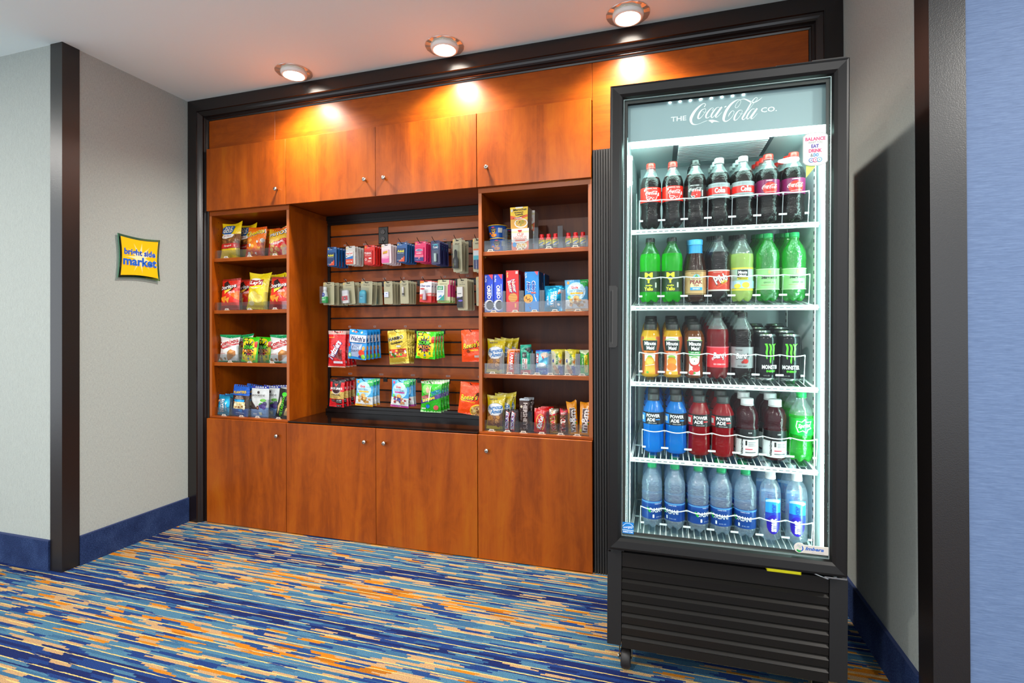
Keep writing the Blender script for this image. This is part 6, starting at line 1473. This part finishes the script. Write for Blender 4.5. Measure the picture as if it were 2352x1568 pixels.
B['deo_red'] = card_pack(0.080, 0.138, TAN, tan_items('Old Spice', st='i'), [dome(-0.038, 0.004, 0.016, 0.098, 0.036), ('deodorant_stick', stick('E4DEDC', 'D8D4D8', [('r', -0.1, 0.28, 1.1, 0.80, 'C02A30'), ('e', 0.52, 0.52, 0.18, 0.17, '2A1A1E'), ('e', 0.52, 0.52, 0.07, 0.06, 'E0D8D8'), ('t', 'HIGH ENDURANCE', 0.5, 0.18, 0.8, 0.05, '3A3A3A', 0, 'b')], False))])
B['deo_blue'] = card_pack(0.080, 0.140, TAN, tan_items('Degree'), [dome(-0.038, 0.004, 0.016, 0.100, 0.036), ('deodorant_stick', stick('2A9CBA', '3AB0C8', [('t', 'Degree', 0.42, 0.72, 0.6, 0.10, '0E2A5A', 0, 'B'), ('r', 0.2, 0.52, 0.66, 0.56, '8AD0E0'), ('r', 0.25, 0.44, 0.6, 0.47, '8AD0E0')], True))])
B['floss'] = card_pack(0.056, 0.136, TAN, tan_items('Dental', t2='Floss'), [('floss_box', slab(-0.022, 0.040, 0.006, 0.072, 0.012, 'E4E8F4', [('p', [(0.3, 0.6), (0.7, 0.78), (0.8, 0.6)], '3A4AA8'), ('r', 0.2, 0.25, 0.7, 0.35, 'A8B0D8')]))])
lb = MB().lathe([(0.0065, 0.046), (0.0065, 0.070), (0.007, 0.0705), (0.007, 0.096), (0.006, 0.098)], mat('D8D8D4', 0.3), 16, (-0.004, -0.009, 0))
lb.lathe([(0.0067, 0.052), (0.0067, 0.060)], mat('2A2A2A', 0.3), 16, (-0.004, -0.009, 0), caps=False)
B['lipbalm'] = card_pack(0.054, 0.136, TAN, tan_items('Nail', t2='Clipper'), [('clipper', lb)])
ey = MB().lathe([(0.0100, 0.012), (0.0115, 0.015), (0.0100, 0.040), (0.0055, 0.056), (0.0050, 0.068)], mat('E0C8D8', 0.3), 18, (0.0, -0.0125, 0))
B['eyedrops'] = card_pack(0.074, 0.126, 'F4F0F0', [('r', 0, 0, 1, 0.32, 'E02A28'), ('p', [(0, 0.32), (1, 0.32), (1, 0.44), (0, 0.36)], 'F07A70'), ('p', [(0.0, 1.0), (0.5, 1.0), (0.3, 0.88), (0.0, 0.86)], 'F0901C'), ('r', 0, 0.96, 1, 1, 'E0302A'), ('t', 'Clear eyes', 0.47, 0.74, 0.84, 0.12, '24348A', 0, 'bi'), ('e', 0.22, 0.61, 0.20, 0.04, 'D8343A'), ('e', 0.12, 0.20, 0.06, 0.04, 'F0C81C'), ('r', 0.68, 0.34, 0.96, 0.37, 'F8E0D8'), ('r', 0.68, 0.29, 0.96, 0.32, 'F8E0D8')], [dome(-0.014, 0.010, 0.014, 0.074, 0.024), ('dropper_bottle', ey)])
B['contactcare'] = card_pack(0.078, 0.132, 'D8D4A8', [('r', 0.80, 0.26, 1.0, 1.0, 'C8286A'), ('p', [(0.62, 0.74), (0.90, 0.80), (0.90, 1.0), (0.62, 1.0)], 'D8D4A8'), ('p', [(0.03, 0.97), (0.16, 0.97), (0.03, 0.88)], 'E8C05A'), ('t', 'CLEANING CARE', 0.45, 0.82, 0.6, 0.03, '4A4A3A', 0, 'b'), ('r', 0.0, 0.0, 0.96, 0.1, '8AA85A')],
    [('care_box', slab(-0.037, 0.012, 0.010, 0.098, 0.018, 'E8ECEC', [('r', 0.08, 0.70, 0.84, 0.96, '0E9A5A'), ('t', 'OPTI', 0.44, 0.87, 0.5, 0.07, 'E8F4E8', 6, 'B'), ('t', 'FREE', 0.46, 0.78, 0.5, 0.07, 'E8F4E8', 6, 'B'), ('t', 'SOLUTION', 0.48, 0.58, 0.7, 0.06, '2A6AB0', 0, 'b'), ('p', [(0.25, 0.02), (1.0, 0.02), (1.0, 0.40), (0.6, 0.2)], '14A088'), ('p', [(0.2, 0.2), (0.6, 0.4), (0.7, 0.24)], '4A9AD8')]))])
B['hygiene'] = card_pack(0.060, 0.180, TAN, [('t', 'u', 0.5, 0.87, 0.12, 0.035, '3A3A34', 0, ''), ('t', 'by kotex', 0.5, 0.81, 0.56, 0.04, '3A3A34', 0, 'b')], [('carton', slab(-0.028, 0.014, 0.008, 0.132, 0.020, 'DCDCD8', [('r', 0, 0, 1, 0.42, '16161A'), ('p', [(0, 0.42), (1, 0.42), (1, 0.54), (0.6, 0.5), (0, 0.46)], '16161A'), ('p', [(0, 0.46), (0.6, 0.5), (0, 0.52)], '7A5AB0'), ('e', 0.6, 0.33, 0.38, 0.045, '6A5AC8'), ('t', 'kotex', 0.5, 0.68, 0.6, 0.06, '3A3A3A', 0, 'b')]))])
B['plaincard'] = card_pack(0.056, 0.164, TAN, tan_items('TRAVEL'), [('blister', slab(-0.020, 0.02, 0.016, 0.10, 0.012, BLIS))])

# ------------------------------------------------------------------ hooks and hanging goods
HK = mat('1A1614', 0.4, 0.3, name='hook_black')
ORDC = ['front one', 'second from the front', 'third from the front', 'fourth from the front', 'fifth from the front']
def hook(x, zh, yf, where, flat=False, zs=None):
    """zs: groove the bracket sits in"""
    r = empty('display_hook', 'black slat wall hook %s' % where, 'hook', T(x, 2.895, zh), 'hooks on the slat wall')
    b = MB()
    zg = (zs if zs is not None else zh + 0.012) - zh
    b.box(-0.014, -0.003, min(-0.006, zg - 0.022), 0.014, 0.0005, zg + 0.003, HK)
    b.build('bracket', r)
    w = MB()
    d = yf - 2.895
    if flat:
        w.tube([(0, -0.003, 0.0), (0, d - 0.004, 0.0), (0, d - 0.018, 0.004), (-0.002, d - 0.026, 0.013)], 0.0022, HK)
    else:
        w.tube([(0, -0.003, 0.0), (0, d + 0.004, 0.0), (-0.001, d - 0.014, 0.006), (-0.003, d - 0.036, 0.022), (-0.0035, d - 0.040, 0.029)], 0.0017, HK)
    w.build('wire', r)
rnd = random.Random(11)
def groove(z):
    return min(gz, key=lambda g: abs(g - z - 0.012))
def hang(key, cx, zb, hh, yf, n, pitch, desc, grp, flat=False, lean=1.0, rolls=None, zadd=0.0):
    zt = zb + hh
    zh = zt - 0.060 * hh - 0.003 if not flat else zt - 0.055 * hh
    hook(cx, zh, yf, 'holding the ' + desc + 's', flat, groove(zh))
    for k in range(n):
        y = yf + k * pitch
        roll = (rolls[k] if rolls else rnd.uniform(-1.6, 1.6) * lean)
        M = T(cx, y, zh) @ RY(R(roll)) @ RZ(R(rnd.uniform(-2, 2) * lean)) @ T(0, 0, zb - zh - zadd * k)
        place(B[key], M, 'hanging %s, %s' % (desc, ORDC[k]), grp)
HX = 'carded packs on the upper row of hooks'
for key, cx, zb, hh, n, desc in (('ibuprofen', -1.970, 1.591, 0.118, 5, 'dark blue pill pack beside the left side panel'), ('coldrelief', -1.838, 1.594, 0.114, 4, 'white and orange pill pack'), ('painrelief', -1.705, 1.589, 0.118, 4, 'red pill pack'), ('pinktablets', -1.592, 1.592, 0.116, 5, 'pink tablet pack'),
                                ('ibuprofen', -1.486, 1.595, 0.118, 5, 'dark blue pill pack between pink packs'), ('allergy', -1.366, 1.593, 0.118, 5, 'magenta and navy pill pack'), ('antacid', -1.271, 1.574, 0.138, 5, 'navy tablet roll pack'), ('repellent', -1.135, 1.526, 0.190, 3, 'tan card with dark spray bottle'), ('wipes', -1.012, 1.522, 0.190, 3, 'tan card with navy pack')):
    hang(key, cx, zb, hh, 2.70, n, 0.030 if key not in ('repellent', 'wipes') else 0.052, desc, HX)
HX = 'carded packs on the second row of hooks'
for key, cx, zb, hh, n, desc, rl in (('mouthwash', -1.994, 1.352, 0.140, 4, 'tan card with green mouthwash bottle', (0, -1, 0, 1)), ('deo_red', -1.853, 1.352, 0.138, 3, 'tan card with red banded stick', (-5, -3, -1)), ('deo_blue', -1.725, 1.350, 0.140, 3, 'tan card with teal stick', (2, 3, -3)), ('floss', -1.580, 1.350, 0.136, 4, 'tan card with small white box', None),
                                    ('lipbalm', -1.473, 1.351, 0.136, 4, 'tan card with nail clipper', None), ('eyedrops', -1.332, 1.357, 0.126, 4, 'red and white eye drop pack', (2, 0, 0, 0)), ('contactcare', -1.217, 1.351, 0.132, 3, 'cream and magenta care pack', None), ('hygiene', -1.104, 1.307, 0.180, 4, 'tall tan card with black and white carton', None), ('plaincard', -0.993, 1.330, 0.164, 3, 'tan card beside the right shelf unit', None)):
    hang(key, cx, zb, hh, 2.70, n, {'mouthwash': 0.048, 'deo_red': 0.052, 'deo_blue': 0.052, 'eyedrops': 0.036, 'hygiene': 0.034, 'contactcare': 0.036, 'plaincard': 0.05}.get(key, 0.034), desc, HX, rolls=rl)
HX = 'candy bags on the third row of hooks'
for key, cx, zb, hh, n, desc, rl in (('licorice', -1.907, 0.970, 0.222, 4, 'red licorice bag', (1, 0, 0, -1)), ('fruitsnack', -1.759, 1.020, 0.178, 5, 'blue fruit snack bag', (4, 3, 1, -1, -2)), ('gummies', -1.502, 0.997, 0.196, 4, 'gold gummy bag', (-5, -3, 0, 2)), ('sour', -1.312, 1.030, 0.155, 4, 'green and yellow sour candy bag', (3, 1, 0, -2)), ('peanutcups', -1.036, 1.017, 0.178, 2, 'orange peanut candy bag of the third row', (-2, 1))):
    hang(key, cx, zb, hh, 2.665, n, 0.034, desc, HX, True, rolls=rl)
HX = 'bags on the lowest row of hooks'
for key, cx, zb, hh, n, desc, rl in (('jerky', -1.906, 0.730, 0.168, 4, 'red and gold jerky pouch', (3, -1, 1, -3)), ('dole_gold', -1.715, 0.743, 0.158, 3, 'light blue pouch with yellow band', (3, 1, 0)), ('dole_berry', -1.476, 0.745, 0.158, 3, 'light blue pouch with purple band', (4, -3, -1)), ('gum', -1.280, 0.724, 0.176, 4, 'green candy bag', (2, 1, 0, -1)), ('peanutcups2', -1.034, 0.722, 0.176, 2, 'orange peanut candy bag of the lowest row', (6, 2))):
    hang(key, cx, zb, hh, 2.665, n, 0.034, desc, HX, True, rolls=rl)

# ------------------------------------------------------------------ trays and shelf goods
TAGP = mat('D8CFC2', 0.5, name='tag_paper')
TAGI = mat('5A5652', 0.6)
def tray(x0, x1, z, divs, tags, hl, hd, label, tilt=0):
    r = empty('acrylic_tray', label, 'tray', T((x0 + x1) / 2, 2.70, z), 'clear shelf trays')
    ox, oy, oz = (x0 + x1) / 2, 2.70, z
    def put(mb, n):
        mb.v = [(a - ox, b - oy, c - oz) for a, b, c in mb.v]
        mb.build(n, r)
    put(MB().box(x0 + 0.003, 2.545, z + 0.0004, x1 - 0.003, 2.885, z + 0.0024, ACRYL), 'tray_floor')
    put(MB().box(x0 + 0.003, 2.545, z + 0.0026, x1 - 0.003, 2.5475, z + hl, ACRYL), 'front_lip')
    for x in divs:
        m = MB().box(x - 0.0008, 2.552, z + 0.0026, x + 0.0008, 2.88, z + hd, ACRYL)
        m.box(x - 0.013, 2.5500, z + 0.0026, x + 0.013, 2.5515, z + hd, ACRYL)
        put(m, 'divider')
    for x in tags:
        m = MB().box(x - 0.013, 2.5415, z + 0.0005, x + 0.013, 2.5425, z + 0.0115, TAGP)
        m.box(x - 0.009, 2.5410, z + 0.004, x + 0.009, 2.5413, z + 0.008, TAGI)
        m.box(x - 0.020, 2.5430, z + 0.0005, x + 0.020, 2.5445, z + 0.0025, mat('E8E0C0', 0.4))
        put(m, 'price_tag')
LX0, LX1 = -2.7225, -2.1600
RX0, RX1 = -0.9210, -0.3630
for z, dv, tg, hl, hd, w in ((LT[0], (-2.547, -2.358), (-2.629, -2.448, -2.259), 0.050, 0.108, 'top'), (LT[1], (-2.524, -2.336), (-2.623, -2.448, -2.259), 0.050, 0.108, 'second'), (LT[2], (-2.542, -2.369), (-2.599, -2.448, -2.279), 0.052, 0.106, 'third'), (0.6610, (-2.603, -2.469, -2.318), (-2.647, -2.511, -2.389, -2.234), 0.052, 0.112, 'lowest')):
    tray(LX0, LX1, z, dv, tg, hl, hd, 'clear acrylic tray with dividers on the %s shelf of the crisp bag unit' % w)
for z, dv, tg, hl, hd, w in ((RT[0], (-0.802, -0.635, -0.508), (-0.879, -0.719, -0.565, -0.429), 0.058, 0.115, 'top'), (RT[1], (-0.813, -0.713, -0.604, -0.493), (-0.862, -0.745, -0.642, -0.535, -0.418), 0.055, 0.112, 'second'), (RT[2], (-0.821, -0.740, -0.656, -0.564, -0.421), (-0.869, -0.776, -0.689, -0.629, -0.560, -0.471, -0.398), 0.055, 0.110, 'third'), (0.6610, (-0.820, -0.744, -0.669, -0.581, -0.473), (-0.876, -0.790, -0.703, -0.606, -0.508, -0.424), 0.058, 0.112, 'lowest')):
    tray(RX0, RX1, z, dv, tg, hl, hd, 'clear acrylic tray with dividers on the %s shelf of the cup and bar unit' % w)

rnd = random.Random(3)
def stand(key, cx, z, y, lean, n, pitch, desc, grp, yaw=0.0, roll=0.0, dx=0.0, dz=0.0, rz=None):
    for k in range(n):
        M = T(cx + dx * k, y + k * pitch, z + 0.0032 + dz * k) @ RZ(R(yaw + (rnd.uniform(-2.5, 2.5) if k else 0))) @ RX(R(lean)) @ RY(R(roll + (rnd.uniform(-3, 3) if k else 0)))
        place(B[key], M, '%s%s' % (desc, ('', ', ' + ORDC[k])[1 if n > 1 and k else 0] or (', front one' if n > 1 else '')), grp)
G1 = 'crisp bags on the top shelf'
stand('pretzel', -2.632, LT[0], 2.578, -6, 2, 0.062, 'yellow pretzel bag with blue badge, top shelf left', G1, -4, -1.5, 0.055, -0.002)
stand('puffs', -2.440, LT[0], 2.578, -6, 2, 0.060, 'orange puffs bag, middle of the top shelf', G1, 0, 2, 0.045)
stand('cornchips', -2.268, LT[0], 2.578, -6, 2, 0.058, 'red and yellow corn chip bag, top shelf', G1, 0, -2, 0.03)
G1 = 'crisp bags on the second shelf'
stand('nachochips', -2.634, LT[1], 2.578, -5, 2, 0.060, 'red tortilla chip bag, left end of the second shelf', G1, 0, -1, 0.055)
stand('potatochips', -2.425, LT[1], 2.578, -5, 2, 0.065, 'yellow potato chip bag, middle of the second shelf', G1, 0, 2.5, 0.05)
stand('nachochips', -2.258, LT[1], 2.574, -5, 1, 0.06, 'red tortilla chip bag, right end of the second shelf', G1, 0, 2)
stand('potatochips', -2.235, LT[1], 2.665, -5, 1, 0.06, 'yellow potato chip bag behind the right red chip bag', G1, 8, 4)
G1 = 'bags on the third shelf'
stand('combos', -2.640, LT[2], 2.574, -5, 1, 0.06, 'white and green pretzel snack bag, left end of the third shelf', G1, 0, 0)
stand('combos', -2.590, LT[2], 2.650, -5, 1, 0.06, 'white and green pretzel snack bag tilted behind the sour candy', G1, 0, -8)
stand('sour', -2.480, LT[2], 2.574, -5, 2, 0.045, 'green and yellow sour candy bag on the third shelf', G1, 0, 2, 0.06)
stand('combos', -2.250, LT[2], 2.574, -5, 1, 0.06, 'white and green pretzel snack bag, right end of the third shelf', G1, 0, -1)
G1 = 'packs on the lowest shelf'
stand('treatbar', -2.672, 0.661, 2.563, -3, 3, 0.034, 'teal marshmallow bar pack on the lowest left shelf', G1, 0, 3, 0.012)
stand('nutbag', -2.552, 0.661, 2.574, -3, 2, 0.045, 'blue and brown nut pouch on the lowest left shelf', G1, 0, 2, 0.05)
stand('berrypouch', -2.404, 0.661, 2.578, -2, 3, 0.045, 'silver berry chocolate pouch on the lowest left shelf', G1, 0, 0, 0.042)
stand('pistachio', -2.236, 0.661, 2.578, -4, 1, 0.05, 'black and lime green pistachio pouch by the shelf side', G1, 0, 8)

def upright(key, cx, z, y, desc, grp, yaw=0.0, roll=0.0):
    place(B[key], T(cx, y, z + 0.0032) @ RZ(R(yaw)) @ RY(R(roll)), desc, grp)
G2 = 'noodle and pasta cups'
upright('cup', -0.853, RT[0], 2.604, 'blue pasta cup at the bottom of its stack', G2, 6)
upright('cup', -0.861, RT[0] + 0.0705, 2.604, 'blue pasta cup on top of the front stack', G2, -8)
upright('cup', -0.838, RT[0], 2.715, 'blue pasta cup behind the front stack, lower one', G2, 20)
upright('cup', -0.842, RT[0] + 0.0705, 2.715, 'blue pasta cup behind the front stack, upper one', G2, 35)
upright('soup_white', -0.721, RT[0], 2.556, 'white and red noodle carton at the bottom of its stack', G2)
upright('soup_yellow', -0.727, RT[0] + 0.1125, 2.558, 'yellow and orange noodle carton on top of the white one', G2)
upright('soup_white', -0.716, RT[0], 2.650, 'white noodle carton standing behind the front noodle stack', G2)
upright('soup_white', -0.714, RT[0] + 0.1125, 2.655, 'white noodle carton on the rear noodle stack', G2)
for i, (x, w) in enumerate(((-0.609, 'next to the left divider'), (-0.573, 'second of the left three'), (-0.537, 'beside the middle divider'), (-0.470, 'right of the middle divider'), (-0.433, 'second of the right three'), (-0.396, 'nearest the shelf side'))):
    upright('shot', x, RT[0], 2.575, 'small red-capped energy shot bottle %s' % w, 'energy shots on the top shelf', 4 * (i % 3 - 1))
G2 = 'cookie boxes on the second shelf'
upright('oreo', -0.8930, RT[1], 2.556, 'blue cookie box with dark cookie, beside the shelf side', G2)
upright('oreo', -0.8405, RT[1], 2.556, 'blue cookie box with dark cookie, beside the red box', G2)
upright('oreo', -0.8400, RT[1], 2.675, 'blue cookie box behind the second blue cookie box', G2)
upright('butter', -0.7640, RT[1], 2.556, 'tall red peanut cookie box, front one', G2)
upright('butter', -0.7600, RT[1], 2.680, 'tall red peanut cookie box, behind the front red one', G2)
upright('chipcookie', -0.6590, RT[1], 2.556, 'light blue chocolate chip cookie box, front one', G2)
upright('chipcookie', -0.6560, RT[1], 2.680, 'light blue chocolate chip cookie box, rear one', G2)
stand('treatbar2', -0.551, RT[1], 2.575, -2, 3, 0.034, 'teal marshmallow bar pack beside the blue cookie box', G2, 0, 1, 0.004)
stand('dole_gold', -0.427, RT[1], 2.566, -2, 2, 0.034, 'light blue fruit pouch standing on the shelf', G2, 0, -1)
G2 = 'bars on the third shelf'
stand('cookiebag', -0.870, RT[2], 2.590, -4, 3, 0.045, 'yellow cookie bag on the third shelf', G2, 0, 1, 0.020, 0.002)
stand('larabar', -0.782, RT[2], 2.572, -2, 3, 0.026, 'orange and red fruit bar', G2, 0, 2, 0.004)
stand('proteinbar', -0.698, RT[2], 2.572, -2, 2, 0.028, 'teal green protein bar', G2, 0, -1, 0.004)
stand('energybar', -0.715, RT[2], 2.650, -2, 1, 0.028, 'light blue energy bar behind the teal green bar', G2)
stand('energybar', -0.609, RT[2], 2.572, -2, 4, 0.028, 'light blue energy bar with blue ends', G2, 0, 0, 0.004)
stand('biscuit', -0.531, RT[2], 2.572, -2, 3, 0.028, 'cream and yellow biscuit pack beside the blue bars', G2, 0, -1, 0.003)
stand('biscuit', -0.463, RT[2], 2.572, -2, 3, 0.028, 'cream and yellow biscuit pack beside the thin divider', G2, 0, 1, 0.003)
stand('nutbar', -0.400, RT[2], 2.588, -2, 1, 0.03, 'dark green oat bar between cream packs and green bar', G2)
stand('granola', -0.386, RT[2], 2.566, -2, 1, 0.03, 'bright green and yellow oat bar at the shelf side', G2, 0, -1)
G2 = 'chocolate bars on the lowest shelf'
stand('cookiebag', -0.872, 0.661, 2.590, -4, 3, 0.045, 'yellow cookie bag on the lowest shelf', G2, 0, 1, 0.020, 0.002)
stand('peanutbar', -0.803, 0.661, 2.575, -2, 2, 0.03, 'brown peanut bar beside the yellow cookie bag', G2, 0, 3)
stand('peanutbar', -0.771, 0.661, 2.570, -2, 2, 0.03, 'brown peanut bar left of the tall chocolate bar', G2, 0, 4)
stand('chocbar', -0.706, 0.661, 2.572, -1, 4, 0.020, 'tall dark brown chocolate bar with silver end', G2, 0, 0, 0.006)
stand('waferbar', -0.622, 0.661, 2.572, -2, 4, 0.026, 'bright red wafer bar', G2, 0, 1, 0.008)
stand('twinbar', -0.550, 0.661, 2.572, -3, 2, 0.026, 'gold and red caramel bar beside the red wafer bars', G2, 0, -2)
stand('twinbar2', -0.502, 0.661, 2.572, -3, 2, 0.026, 'gold and red caramel bar beside the yellow candy packs', G2, 0, 3)
stand('candypack', -0.448, 0.661, 2.575, -3, 2, 0.028, 'yellow and brown candy pack, left of the pair', G2, 0, -4)
stand('candypack2', -0.393, 0.661, 2.572, -3, 2, 0.028, 'yellow and brown candy pack, next to the shelf side', G2, 0, 2)
